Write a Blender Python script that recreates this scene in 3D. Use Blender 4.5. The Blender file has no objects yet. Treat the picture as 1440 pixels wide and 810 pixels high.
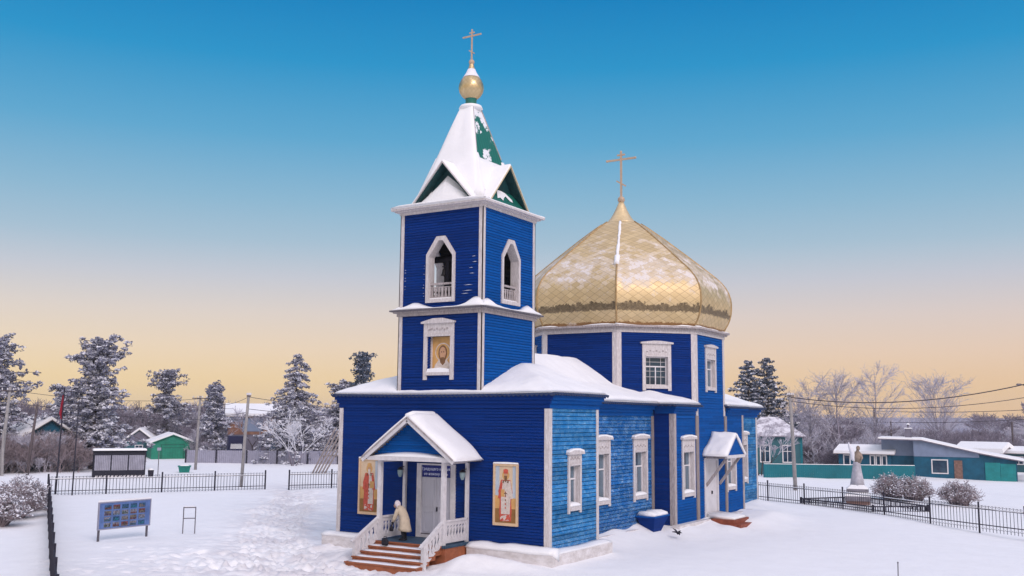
import bpy, math, random
import numpy as np
from mathutils import Vector, Matrix
R = math.radians
scene = bpy.context.scene
COL = scene.collection
random.seed(7); rng = np.random.default_rng(7)

# ------------------------------------------------------------------ noise
def _hash(ix, iy, s):
    h = (ix.astype(np.int64) * 374761393 + iy.astype(np.int64) * 668265263 + s * 974711) & 0xFFFFFFFF
    h = ((h ^ (h >> 13)) * 1274126177) & 0xFFFFFFFF
    return ((h ^ (h >> 16)) & 0xFFFF) / 65535.0
def vnoise(x, y, s=0):
    x = np.asarray(x, float); y = np.asarray(y, float)
    ix = np.floor(x); iy = np.floor(y); fx = x - ix; fy = y - iy
    fx = fx * fx * (3 - 2 * fx); fy = fy * fy * (3 - 2 * fy)
    a = _hash(ix, iy, s); b = _hash(ix + 1, iy, s); c = _hash(ix, iy + 1, s); d = _hash(ix + 1, iy + 1, s)
    return (a * (1 - fx) + b * fx) * (1 - fy) + (c * (1 - fx) + d * fx) * fy - 0.5
def sstep(a, b, x):
    t = np.clip((x - a) / (b - a), 0, 1); return t * t * (3 - 2 * t)

# ------------------------------------------------------------------ materials
def srgb(r, g, b):
    f = lambda c: (c / 255 / 12.92) if c / 255 <= 0.04045 else ((c / 255 + 0.055) / 1.055) ** 2.4
    return (f(r), f(g), f(b))
class NT:
    def __init__(s, name):
        s.m = bpy.data.materials.new(name); s.m.use_nodes = True
        s.n = s.m.node_tree.nodes; s.l = s.m.node_tree.links; s.b = s.n['Principled BSDF']
        s.tc = s.n.new('ShaderNodeTexCoord')
    def link(s, a, b): s.l.new(a, b)
    def mapping(s, scale, src=None):
        mp = s.n.new('ShaderNodeMapping'); mp.inputs['Scale'].default_value = scale
        s.link(src or s.tc.outputs['Object'], mp.inputs['Vector']); return mp.outputs[0]
    def noise(s, scale, detail=4, rough=0.6, vec=None):
        t = s.n.new('ShaderNodeTexNoise'); t.inputs['Scale'].default_value = scale
        t.inputs['Detail'].default_value = detail; t.inputs['Roughness'].default_value = rough
        s.link(vec or s.tc.outputs['Object'], t.inputs['Vector']); return t.outputs['Fac']
    def ramp(s, fac, stops):
        r = s.n.new('ShaderNodeValToRGB'); e = r.color_ramp.elements
        while len(e) < len(stops): e.new(0.5)
        for el, (p, c) in zip(e, stops):
            el.position = p; el.color = (*(c if isinstance(c, tuple) else (c, c, c)), 1)
        s.link(fac, r.inputs[0]); return r.outputs[0]
    def mix(s, fac, a, b, mode='MIX'):
        x = s.n.new('ShaderNodeMix'); x.data_type = 'RGBA'; x.blend_type = mode
        for sock, v in ((x.inputs[0], fac), (x.inputs[6], a), (x.inputs[7], b)):
            if hasattr(v, 'is_linked'): s.link(v, sock)
            elif isinstance(v, tuple): sock.default_value = (*v, 1)
            else: sock.default_value = v
        return x.outputs[2]
    def math(s, op, a, b=0.0, c=0.0):
        x = s.n.new('ShaderNodeMath'); x.operation = op
        for i, v in enumerate((a, b, c)):
            if hasattr(v, 'is_linked'): s.link(v, x.inputs[i])
            else: x.inputs[i].default_value = v
        return x.outputs[0]
    def bump(s, h, strength=0.3, dist=0.02):
        b = s.n.new('ShaderNodeBump'); b.inputs['Strength'].default_value = strength; b.inputs['Distance'].default_value = dist
        s.link(h, b.inputs['Height']); s.link(b.outputs[0], s.b.inputs['Normal'])
    def xyz(s, src=None):
        x = s.n.new('ShaderNodeSeparateXYZ'); s.link(src or s.tc.outputs['Object'], x.inputs[0]); return x.outputs
    def col(s, c):
        if hasattr(c, 'is_linked'): s.link(c, s.b.inputs['Base Color'])
        else: s.b.inputs['Base Color'].default_value = (*c, 1)
    def set(s, **k):
        for a, v in k.items(): s.b.inputs[a.replace('_', ' ')].default_value = v
        return s.m
def plain(name, c, rough=0.6, metal=0.0, var=0.25, scale=6.0, bump=0.0, spec=0.3, stretch=(1, 1, 1)):
    t = NT(name); v = t.mapping(stretch); f = t.noise(scale, 5, 0.65, v)
    lo = tuple(x * (1 - var) for x in c); hi = tuple(min(1, x * (1 + var)) for x in c)
    t.col(t.ramp(f, [(0.3, lo), (0.7, hi)]))
    if bump: t.bump(f, bump, 0.02)
    return t.set(Roughness=rough, Metallic=metal, Specular_IOR_Level=spec)

M = {}
def snow_mat(name, c=(0.86, 0.86, 0.88), b1=0.35, tracks=False):
    t = NT(name)
    f1 = t.noise(1.1, 5, 0.6); f2 = t.noise(9.0, 4, 0.7)
    t.col(t.ramp(f1, [(0.3, tuple(x * 0.95 for x in c)), (0.7, c)]))
    if tracks:
        at = t.n.new('ShaderNodeAttribute'); at.attribute_name = 'trodden'
        t.col(t.mix(t.math('MULTIPLY', at.outputs['Fac'], 0.8), t.ramp(f1, [(0.3, tuple(x * 0.95 for x in c)), (0.7, c)]), (0.62, 0.60, 0.63)))
    h = t.math('ADD', t.math('MULTIPLY', f1, 1.6), t.math('MULTIPLY', f2, 0.35))
    t.bump(h, b1, 0.10)
    M[name] = t.set(Roughness=0.75, Specular_IOR_Level=0.25)
snow_mat('snow'); snow_mat('ground_snow', tracks=True); snow_mat('roof_snow', b1=0.25)
snow_mat('frost', (0.78, 0.78, 0.84), 0.1)
t = NT('dirty_snow'); f = t.noise(2.5, 6, 0.7, t.mapping((1, 1, 2.0)))
t.col(t.ramp(f, [(0.3, (0.50, 0.46, 0.45)), (0.65, (0.74, 0.71, 0.72))])); t.bump(f, 0.5, 0.06); M['dirty_snow'] = t.set(Roughness=0.8)

t = NT('thin_snow'); f = t.noise(1.6, 6, 0.7)
t.col(t.ramp(f, [(0.40, (0.28, 0.26, 0.31)), (0.56, (0.70, 0.69, 0.75))])); M['thin_snow'] = t.set(Roughness=0.85)
def painted_boards(name, base, worn, flake, wear, flakes=0.0, snowy=0.0):
    t = NT(name)
    f1 = t.noise(2.2, 6, 0.7, t.mapping((1, 1, 1.6)))
    f2 = t.noise(5.0, 5, 0.7, t.mapping((0.7, 0.7, 6)))
    f3 = t.noise(26.0, 3, 0.7, t.mapping((0.8, 0.8, 2.2)))
    c = t.mix(t.ramp(f2, [(0.35, 0.0), (0.75, 1.0)]), base, tuple(x * 0.72 for x in base))
    w = t.ramp(t.math('ADD', t.math('MULTIPLY', f1, 0.6), t.math('MULTIPLY', f2, 0.4)), [(0.62 - wear * 0.3, 0.0), (0.78 - wear * 0.25, 1.0)])
    c = t.mix(w, c, worn)
    if flakes:
        g = t.ramp(t.math('ADD', t.math('MULTIPLY', f3, 0.7), t.math('MULTIPLY', f1, 0.3)), [(0.64 - 0.1 * flakes, 0.0), (0.70 - 0.08 * flakes, 1.0)])
        c = t.mix(t.math('MULTIPLY', g, 0.85), c, flake)
    if snowy:
        x = t.xyz(); z = x[2]
        low = t.ramp(t.math('MULTIPLY', t.math('ADD', z, 0.6), 0.4), [(0.0, 0.55), (0.9, 0.0)])
        g2 = t.ramp(t.math('ADD', f3, t.math('MULTIPLY', low, 0.28)), [(0.62, 0.0), (0.74, 1.0)])
        c = t.mix(t.math('MULTIPLY', g2, snowy), c, (0.55, 0.6, 0.7))
    x = t.xyz(); row = t.math('FLOOR', t.math('DIVIDE', t.math('ADD', x[2], 3.0), 0.2 if wear > 0.3 else 0.112))
    off = t.math('MULTIPLY', t.math('FRACT', t.math('MULTIPLY', row, 0.618)), 3.7)
    ci = t.n.new('ShaderNodeCombineXYZ'); t.link(row, ci.inputs[0]); t.link(t.math('FLOOR', t.math('DIVIDE', t.math('ADD', t.math('ADD', x[0], x[1]), off), 3.7)), ci.inputs[1])
    wn = t.n.new('ShaderNodeTexWhiteNoise'); wn.noise_dimensions = '2D'; t.link(ci.outputs[0], wn.inputs['Vector'])
    k = 0.26 if wear > 0.3 else 0.14
    c = t.mix(1.0, c, t.ramp(wn.outputs['Value'], [(0.0, 1 - k), (1.0, 1 + k)]), 'MULTIPLY')
    t.col(c); t.bump(f2, 0.15, 0.01)
    M[name] = t.set(Roughness=0.75, Specular_IOR_Level=0.08)
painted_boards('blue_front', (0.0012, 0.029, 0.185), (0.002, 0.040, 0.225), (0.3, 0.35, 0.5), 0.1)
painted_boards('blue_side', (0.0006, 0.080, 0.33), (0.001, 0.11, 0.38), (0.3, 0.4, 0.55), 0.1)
painted_boards('blue_worn', (0.008, 0.14, 0.38), (0.06, 0.24, 0.46), (0.36, 0.47, 0.60), 0.62, 0.7, 0.65)
painted_boards('blue_flaky', (0.004, 0.105, 0.35), (0.035, 0.19, 0.42), (0.42, 0.50, 0.63), 0.55, 0.95, 0.75)
def weathered(name, base, dark, amount=0.5):
    t = NT(name)
    f = t.noise(3.0, 6, 0.75, t.mapping((6, 6, 0.7))); g = t.noise(14.0, 4, 0.7, t.mapping((3, 3, 0.4)))
    h = t.math('ADD', t.math('MULTIPLY', f, 0.5), t.math('MULTIPLY', g, 0.5))
    t.col(t.ramp(h, [(0.62 - amount * 0.45, dark), (0.68 - amount * 0.2, tuple(0.75 * b + 0.25 * d for b, d in zip(base, dark))), (0.78, base)])); t.bump(h, 0.3, 0.01)
    M[name] = t.set(Roughness=0.7, Specular_IOR_Level=0.2)
weathered('white_trim', (0.78, 0.75, 0.76), (0.50, 0.46, 0.46), 0.33)
weathered('grey_trim', (0.54, 0.49, 0.49), (0.20, 0.17, 0.17), 0.55)
weathered('grey_post', (0.34, 0.29, 0.28), (0.13, 0.105, 0.10), 0.7)
M['white_paint'] = plain('white_paint', (0.68, 0.66, 0.68), 0.5, var=0.08, scale=3)
M['porch_white'] = plain('porch_white', (0.60, 0.58, 0.60), 0.55, var=0.12, scale=5)
M['door_grey'] = plain('door_grey', (0.50, 0.50, 0.57), 0.5, var=0.08, scale=2, stretch=(4, 4, 0.4))
M['door_white'] = plain('door_white', (0.62, 0.60, 0.63), 0.5, var=0.1, scale=2)
M['sign_blue'] = plain('sign_blue', (0.003, 0.012, 0.16), 0.4, var=0.1)
M['letter'] = plain('letter', (0.62, 0.66, 0.85), 0.5, var=0.05)
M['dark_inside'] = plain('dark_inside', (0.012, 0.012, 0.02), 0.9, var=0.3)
t = NT('glass'); f = t.noise(1.5, 3)
t.col(t.ramp(f, [(0.3, (0.006, 0.02, 0.05)), (0.7, (0.02, 0.06, 0.10))])); M['glass'] = t.set(Roughness=0.08, Specular_IOR_Level=0.6)
M['curtain'] = plain('curtain', (0.16, 0.21, 0.26), 0.85, var=0.35, scale=3, stretch=(8, 8, 0.3))
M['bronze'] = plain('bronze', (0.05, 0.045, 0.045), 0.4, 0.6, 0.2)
M['terracotta'] = plain('terracotta', (0.31, 0.10, 0.045), 0.55, var=0.22, scale=5)
M['terracotta_dark'] = plain('terracotta_dark', (0.24, 0.06, 0.03), 0.6, var=0.25, scale=4)
M['deck_blue'] = plain('deck_blue', (0.03, 0.07, 0.12), 0.6, var=0.3, scale=3)
M['green_metal'] = plain('green_metal', (0.006, 0.13, 0.10), 0.4, 0.0, 0.25, 4, spec=0.5)
M['green_dark'] = plain('green_dark', (0.004, 0.04, 0.045), 0.5, 0.0, 0.3, 4)
t = NT('green_patchy')   # metal roof with snow still clinging in patches
x = t.xyz(); f = t.noise(1.3, 5, 0.65); g = t.noise(6.0, 4, 0.7)
k = t.math('ADD', t.math('MULTIPLY', f, 0.75), t.math('MULTIPLY', g, 0.3))
u = t.math('ADD', k, t.math('MULTIPLY', t.math('ABSOLUTE', t.math('SUBTRACT', x[2], 16.5)), 0.16))
m_ = t.ramp(u, [(0.655, 0.0), (0.675, 1.0)])
st = t.n.new('ShaderNodeTexWave'); st.bands_direction = 'Y'; st.inputs['Scale'].default_value = 1.6; t.link(t.tc.outputs['Object'], st.inputs['Vector'])
gm = t.mix(t.ramp(st.outputs['Fac'], [(0.85, 0.0), (0.97, 1.0)]), (0.003, 0.15, 0.105), (0.002, 0.07, 0.05))
t.col(t.mix(m_, gm, (0.82, 0.82, 0.85))); M['green_patchy'] = t.set(Roughness=0.5)

def gold_mat(name, tile, snow=True, grey=0.0):
    t = NT(name); uv = t.tc.outputs['UV']; s = t.xyz(uv)
    s0 = t.math('MULTIPLY', s[0], 0.66 if snow else 1.0); a = t.math('DIVIDE', t.math('ADD', s0, s[1]), tile); b = t.math('DIVIDE', t.math('SUBTRACT', s0, s[1]), tile)
    fa = t.math('FRACT', t.math('ADD', a, 100.0)); fb = t.math('FRACT', t.math('ADD', b, 100.0))
    da = t.math('MINIMUM', fa, t.math('SUBTRACT', 1.0, fa)); db = t.math('MINIMUM', fb, t.math('SUBTRACT', 1.0, fb))
    seam = t.ramp(t.math('MINIMUM', da, db), [(0.012, 1.0), (0.045, 0.0)])
    ci = t.n.new('ShaderNodeCombineXYZ'); t.link(t.math('FLOOR', t.math('ADD', a, 100.0)), ci.inputs[0]); t.link(t.math('FLOOR', t.math('ADD', b, 100.0)), ci.inputs[1])
    wn = t.n.new('ShaderNodeTexWhiteNoise'); wn.noise_dimensions = '2D'; t.link(ci.outputs[0], wn.inputs['Vector'])
    obj = t.tc.outputs['Object']; f = t.noise(1.2, 5, 0.65, obj); g = t.noise(7.0, 5, 0.7, obj)
    c = t.mix(wn.outputs['Value'], (0.60, 0.44, 0.21), (0.74, 0.56, 0.29))
    c = t.mix(t.math('MULTIPLY', f, 0.5), c, (0.52, 0.43, 0.32))
    c = t.mix(t.math('MULTIPLY', seam, 0.55), c, (0.15, 0.085, 0.045))
    z = t.xyz(obj)[2]
    metal = 0.9; 
    if snow:
        # belt round the bulge and lower lip: reflected treeline and surroundings painted in
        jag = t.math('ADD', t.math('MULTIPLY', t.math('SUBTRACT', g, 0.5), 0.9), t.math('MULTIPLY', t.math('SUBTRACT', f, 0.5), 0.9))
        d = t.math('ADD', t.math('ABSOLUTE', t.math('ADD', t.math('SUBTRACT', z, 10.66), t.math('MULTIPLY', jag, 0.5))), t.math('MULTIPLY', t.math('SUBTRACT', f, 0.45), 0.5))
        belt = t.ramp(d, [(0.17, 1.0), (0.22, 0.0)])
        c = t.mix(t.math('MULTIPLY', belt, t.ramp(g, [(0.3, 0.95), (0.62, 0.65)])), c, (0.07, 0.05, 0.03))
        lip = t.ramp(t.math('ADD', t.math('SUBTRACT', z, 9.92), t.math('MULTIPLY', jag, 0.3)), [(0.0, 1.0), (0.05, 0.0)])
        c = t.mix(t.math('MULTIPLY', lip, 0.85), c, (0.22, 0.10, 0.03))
        hgt = t.ramp(t.math('MULTIPLY', t.math('SUBTRACT', z, 11.2), 0.25), [(0.05, 0.0), (0.25, 0.22), (0.5, 0.18), (0.95, 0.02)])
        tn = t.math('MULTIPLY', t.math('SUBTRACT', wn.outputs['Value'], 0.5), 0.13)
        sm = t.ramp(t.math('ADD', t.math('ADD', t.math('MULTIPLY', f, 0.7), t.math('MULTIPLY', g, 0.35)), t.math('ADD', hgt, tn)), [(0.645, 0.0), (0.66, 0.26), (0.775, 0.42), (0.80, 0.9)])
        c = t.mix(t.math('MULTIPLY', sm, 0.85), c, (0.74, 0.71, 0.73))
        t.link(t.math('MULTIPLY', t.math('SUBTRACT', 1.0, sm), 0.55), t.b.inputs['Metallic'])
        t.link(t.math('ADD', 0.50, t.math('MULTIPLY', sm, 0.4)), t.b.inputs['Roughness'])
    else: t.set(Metallic=0.9, Roughness=0.36)
    t.col(c)
    t.bump(t.math('ADD', t.math('SUBTRACT', 1.0, seam), t.math('MULTIPLY', g, 1.2)), 0.35, 0.012)
    M[name] = t.m
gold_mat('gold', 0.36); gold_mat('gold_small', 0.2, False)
M['gold_trim'] = plain('gold_trim', (0.40, 0.27, 0.13), 0.5, 0.5, 0.3, 5)
M['cream_edge'] = plain('cream_edge', (0.60, 0.50, 0.34), 0.6, 0, 0.15, 5)
M['roof_edge'] = plain('roof_edge', (0.02, 0.035, 0.09), 0.6, 0, 0.3, 5)
M['gold_pale'] = plain('gold_pale', (0.72, 0.56, 0.33), 0.45, 0.5, 0.12, 3)
M['gold_cross'] = plain('gold_cross', (0.50, 0.37, 0.27), 0.6, 0.2, 0.12, 5)
M['iron'] = plain('iron', (0.03, 0.028, 0.045), 0.6, 0.3, 0.25)
M['iron_grey'] = plain('iron_grey', (0.13, 0.12, 0.14), 0.6, 0.3, 0.3)
M['concrete'] = plain('concrete', (0.29, 0.275, 0.275), 0.85, 0, 0.2, 3, 0.3)
M['pole_wood'] = plain('pole_wood', (0.10, 0.08, 0.085), 0.85, 0, 0.3, 3, 0.3)
M['wire'] = plain('wire', (0.05, 0.045, 0.06), 0.7)
M['shelter_navy'] = plain('shelter_navy', (0.011, 0.011, 0.024), 0.5, 0, 0.2)
M['shelter_pane'] = plain('shelter_pane', (0.30, 0.30, 0.37), 0.5, 0, 0.2, 2)
M['garage_green'] = plain('garage_green', (0.012, 0.21, 0.135), 0.6, 0, 0.2, 2)
M['garage_green_dark'] = plain('garage_green_dark', (0.008, 0.13, 0.085), 0.6, 0, 0.2, 2)
M['teal'] = plain('teal', (0.03, 0.115, 0.14), 0.6, 0, 0.18, 1.5)
M['teal_fence'] = plain('teal_fence', (0.002, 0.135, 0.17), 0.55, 0, 0.15, 0.8)
M['teal_dark'] = plain('teal_dark', (0.005, 0.085, 0.15), 0.6, 0, 0.25, 1.5)
M['teal_gate'] = plain('teal_gate', (0.012, 0.22, 0.23), 0.6, 0, 0.2, 1.5)
M['tub_green'] = plain('tub_green', (0.006, 0.17, 0.14), 0.5)
M['grey_cladding'] = plain('grey_cladding', (0.20, 0.25, 0.36), 0.6, 0, 0.1, 2)
M['grey_sheet'] = plain('grey_sheet', (0.30, 0.30, 0.38), 0.5, 0.1, 0.1, 2)
M['brick'] = plain('brick', (0.24, 0.125, 0.085), 0.85, 0, 0.4, 2.2)
M['grey_wall'] = plain('grey_wall', (0.15, 0.14, 0.18), 0.8, 0, 0.3, 1.5)
M['truck_navy'] = plain('truck_navy', (0.01, 0.012, 0.06), 0.5)
M['tyre'] = plain('tyre', (0.012, 0.012, 0.014), 0.9)
M['red'] = plain('red', (0.28, 0.01, 0.03), 0.7, 0, 0.2)
M['bark'] = plain('bark', (0.075, 0.055, 0.055), 0.9, 0, 0.35, 5)
M['twig'] = plain('twig', (0.24, 0.21, 0.26), 0.9, 0, 0.3, 2)
M['twig_brown'] = plain('twig_brown', (0.32, 0.26, 0.28), 0.9, 0, 0.35, 3)
M['birch_twig'] = plain('birch_twig', (0.36, 0.33, 0.41), 0.9, 0, 0.3, 1.5)
M['frosted_twig'] = plain('frosted_twig', (0.54, 0.52, 0.60), 0.9, 0, 0.3, 1.5)
M['needles'] = plain('needles', (0.19, 0.195, 0.27), 0.85, 0, 0.4, 2)  # pale and bluish: haze over the trees mixed into the needle colour
M['needles_green'] = plain('needles_green', (0.075, 0.10, 0.15), 0.85, 0, 0.4, 2)
M['plank'] = plain('plank', (0.25, 0.215, 0.21), 0.85, 0, 0.3, 4)
M['board_blue'] = plain('board_blue', (0.10, 0.17, 0.38), 0.4, 0, 0.3, 2.5)
M['stone_white'] = plain('stone_white', (0.42, 0.41, 0.46), 0.8, 0, 0.25, 3)
M['stone_grey'] = plain('stone_grey', (0.20, 0.19, 0.22), 0.85, 0, 0.3, 4)
M['stone_red'] = plain('stone_red', (0.20, 0.12, 0.10), 0.85, 0, 0.35, 6)
M['statue_brown'] = plain('statue_brown', (0.28, 0.215, 0.17), 0.6, 0, 0.35, 4)
M['coat'] = plain('coat', (0.50, 0.42, 0.32), 0.85, 0, 0.15, 9, 0.3)
M['scarf'] = plain('scarf', (0.62, 0.56, 0.60), 0.9, 0, 0.12, 14, 0.3)
M['skin'] = plain('skin', (0.48, 0.27, 0.20), 0.6, 0, 0.1)
M['black_cloth'] = plain('black_cloth', (0.012, 0.012, 0.02), 0.8)
M['icon_cream'] = plain('icon_cream', (0.62, 0.47, 0.32), 0.5, 0, 0.12, 2)
M['icon_gold'] = plain('icon_gold', (0.55, 0.31, 0.11), 0.5, 0, 0.2, 2)
M['icon_frame'] = plain('icon_frame', (0.62, 0.44, 0.28), 0.6, 0, 0.1)
M['icon_red'] = plain('icon_red', (0.50, 0.085, 0.055), 0.5, 0, 0.3, 9)
M['icon_pale'] = plain('icon_pale', (0.58, 0.50, 0.45), 0.5, 0, 0.2, 9)
M['icon_skin'] = plain('icon_skin', (0.48, 0.27, 0.16), 0.5, 0, 0.15, 9)
M['icon_brown'] = plain('icon_brown', (0.17, 0.085, 0.04), 0.5, 0, 0.3, 9)
M['icon_floor'] = plain('icon_floor', (0.26, 0.13, 0.04), 0.5, 0, 0.25, 4)
M['icon_sky'] = plain('icon_sky', (0.42, 0.48, 0.55), 0.5, 0, 0.1, 2)
M['lamp_glass'] = plain('lamp_glass', (0.25, 0.34, 0.36), 0.25, 0, 0.2)

# ------------------------------------------------------------------ mesh builder
class Fr:
    """wall frame: a along the wall, b outward, c up"""
    def __init__(s, o, a, b, c=(0, 0, 1)):
        s.o = Vector(o); s.a = Vector(a).normalized(); s.b = Vector(b).normalized(); s.c = Vector(c)
    def __call__(s, a, b, c): return s.o + s.a * a + s.b * b + s.c * c
W0 = Fr((0, 0, 0), (1, 0, 0), (0, 1, 0))
class MB:
    def __init__(s): s.v = []; s.f = []; s.m = []
    def add(s, vs, fs, m=0):
        k = len(s.v); s.v.extend([tuple(x) for x in vs]); s.f.extend([tuple(i + k for i in f) for f in fs]); s.m.extend([m] * len(fs)); return s
    def box(s, fr, a0, a1, b0, b1, c0, c1, m=0, taper=None):
        P = [fr(a, b, c) for c in (c0, c1) for a, b in ((a0, b0), (a1, b0), (a1, b1), (a0, b1))]
        return s.add(P, [(0, 3, 2, 1), (4, 5, 6, 7), (0, 1, 5, 4), (1, 2, 6, 5), (2, 3, 7, 6), (3, 0, 4, 7)], m)
    def frustum(s, fr, lo, hi, c0, c1, m=0):
        P = [fr(a, b, c0) for a, b in ((lo[0], lo[2]), (lo[1], lo[2]), (lo[1], lo[3]), (lo[0], lo[3]))] + [fr(a, b, c1) for a, b in ((hi[0], hi[2]), (hi[1], hi[2]), (hi[1], hi[3]), (hi[0], hi[3]))]
        return s.add(P, [(0, 3, 2, 1), (4, 5, 6, 7), (0, 1, 5, 4), (1, 2, 6, 5), (2, 3, 7, 6), (3, 0, 4, 7)], m)
    def prism(s, fr, poly, b0, b1, m=0):
        n = len(poly); P = [fr(a, b0, c) for a, c in poly] + [fr(a, b1, c) for a, c in poly]
        return s.add(P, [tuple(range(n)), tuple(range(2 * n - 1, n - 1, -1))] + [(i, i + n, (i + 1) % n + n, (i + 1) % n) for i in range(n)], m)
    def ring(s, fr, outer, inner, b0, b1, m=0):
        n = len(outer); P = []
        for b in (b0, b1):
            P += [fr(a, b, c) for a, c in outer]; P += [fr(a, b, c) for a, c in inner]
        F = []
        for i in range(n):
            j = (i + 1) % n
            F += [(i, j, n + j, n + i), (2 * n + j, 2 * n + i, 3 * n + i, 3 * n + j), (j, i, 2 * n + i, 2 * n + j), (n + i, n + j, 3 * n + j, 3 * n + i)]
        return s.add(P, F, m)
    def beam(s, p, q, w, h, m=0, up=(0, 0, 1)):
        p = Vector(p); q = Vector(q); d = (q - p).normalized(); u = Vector(up)
        if abs(d.dot(u)) > 0.98: u = Vector((0, 1, 0))
        x = d.cross(u).normalized(); y = x.cross(d)
        P = [e + x * i * w / 2 + y * j * h / 2 for e in (p, q) for i, j in ((-1, -1), (1, -1), (1, 1), (-1, 1))]
        return s.add(P, [(0, 3, 2, 1), (4, 5, 6, 7), (0, 1, 5, 4), (1, 2, 6, 5), (2, 3, 7, 6), (3, 0, 4, 7)], m)
    def tube(s, pts, rad, n=8, m=0, cap=True):
        pts = [Vector(p) for p in pts]; rad = rad if hasattr(rad, '__len__') else [rad] * len(pts)
        P = []; u = None
        for i, p in enumerate(pts):
            d = (pts[min(i + 1, len(pts) - 1)] - pts[max(i - 1, 0)]).normalized()
            if u is None: u = d.cross(Vector((0.31, 0.17, 0.93)) if abs(d.z) < 0.9 else Vector((1, 0, 0))).normalized()
            else: u = (u - d * u.dot(d)).normalized()
            w = d.cross(u)
            P += [p + (u * math.cos(2 * math.pi * k / n) + w * math.sin(2 * math.pi * k / n)) * rad[i] for k in range(n)]
        F = [(i * n + k, i * n + (k + 1) % n, (i + 1) * n + (k + 1) % n, (i + 1) * n + k) for i in range(len(pts) - 1) for k in range(n)]
        if cap: F += [tuple(range(n - 1, -1, -1)), tuple((len(pts) - 1) * n + k for k in range(n))]
        return s.add(P, F, m)
    def lathe(s, c, prof, n=20, m=0):
        c = Vector(c); return s.tube([c + Vector((0, 0, z)) for r, z in prof], [max(r, 1e-3) for r, z in prof], n, m)
    def loft(s, rings, m=0, cap=True):
        n = len(rings[0]); P = [p for r in rings for p in r]
        F = [(i * n + k, i * n + (k + 1) % n, (i + 1) * n + (k + 1) % n, (i + 1) * n + k) for i in range(len(rings) - 1) for k in range(n)]
        if cap: F += [tuple(range(n - 1, -1, -1)), tuple((len(rings) - 1) * n + k for k in range(n))]
        return s.add(P, F, m)
    def blob(s, c, r, m=0, n=10, k=6, jit=0.0):
        c = Vector(c); rx, ry, rz = r if hasattr(r, '__len__') else (r, r, r)
        rings = []
        for i in range(k + 1):
            th = math.pi * (i + 0.02) / (k + 0.04)
            rings.append([c + Vector((rx * math.sin(th) * math.cos(2 * math.pi * j / n), ry * math.sin(th) * math.sin(2 * math.pi * j / n), -rz * math.cos(th))) * (1 + random.uniform(-jit, jit)) for j in range(n)])
        return s.loft(rings, m)
    def build(s, name, mats, parent=None, origin=(0, 0, 0), smooth=False, uv=None):
        me = bpy.data.meshes.new(name); o = Vector(origin)
        me.from_pydata([(x[0] - o[0], x[1] - o[1], x[2] - o[2]) for x in s.v], [], s.f)
        mats = mats if isinstance(mats, (list, tuple)) else [mats]
        for m in mats: me.materials.append(M[m])
        me.polygons.foreach_set('material_index', s.m)
        if smooth: me.polygons.foreach_set('use_smooth', [True] * len(s.f))
        if uv is not None:
            l = me.uv_layers.new(name='UVMap'); idx = np.empty(len(me.loops), np.int32); me.loops.foreach_get('vertex_index', idx)
            l.data.foreach_set('uv', np.asarray(uv, np.float32)[idx].ravel())
        me.update()
        return link(name, me, parent, origin)
def link(name, me, parent=None, origin=(0, 0, 0)):
    ob = bpy.data.objects.new(name, me); COL.objects.link(ob)
    if parent is not None: ob.parent = parent
    else: ob.location = origin
    return ob
def np_mesh(name, V, F, MI, mats, parent=None, origin=(0, 0, 0), smooth=False):
    """V (n,3), F (k,3|4) numpy, fast"""
    V = np.asarray(V, np.float32) - np.asarray(origin, np.float32); F = np.asarray(F, np.int32); k = F.shape[1]
    me = bpy.data.meshes.new(name); me.vertices.add(len(V)); me.vertices.foreach_set('co', V.ravel())
    me.loops.add(F.size); me.loops.foreach_set('vertex_index', F.ravel())
    me.polygons.add(len(F)); me.polygons.foreach_set('loop_start', np.arange(0, F.size, k, dtype=np.int32))
    for m in mats: me.materials.append(M[m])
    me.polygons.foreach_set('material_index', np.asarray(MI, np.int32) if hasattr(MI, '__len__') else np.full(len(F), MI, np.int32))
    if smooth: me.polygons.foreach_set('use_smooth', np.ones(len(F), bool))
    me.update(calc_edges=True); me.validate()
    return link(name, me, parent, origin)
def tag(o, label, cat, group=None):
    o['label'] = label; o['category'] = cat
    if group: o['group'] = group
    return o
def thing(name, loc, label, cat, group=None):
    o = bpy.data.objects.new(name, None); COL.objects.link(o); o.location = loc; o.empty_display_size = 0.3
    return tag(o, label, cat, group)
def copy_tree(o, parent=None):
    c = o.copy(); COL.objects.link(c)
    if parent is not None: c.parent = parent
    for ch in [x for x in bpy.data.objects if x.parent == o]: copy_tree(ch, c)
    return c
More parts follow.
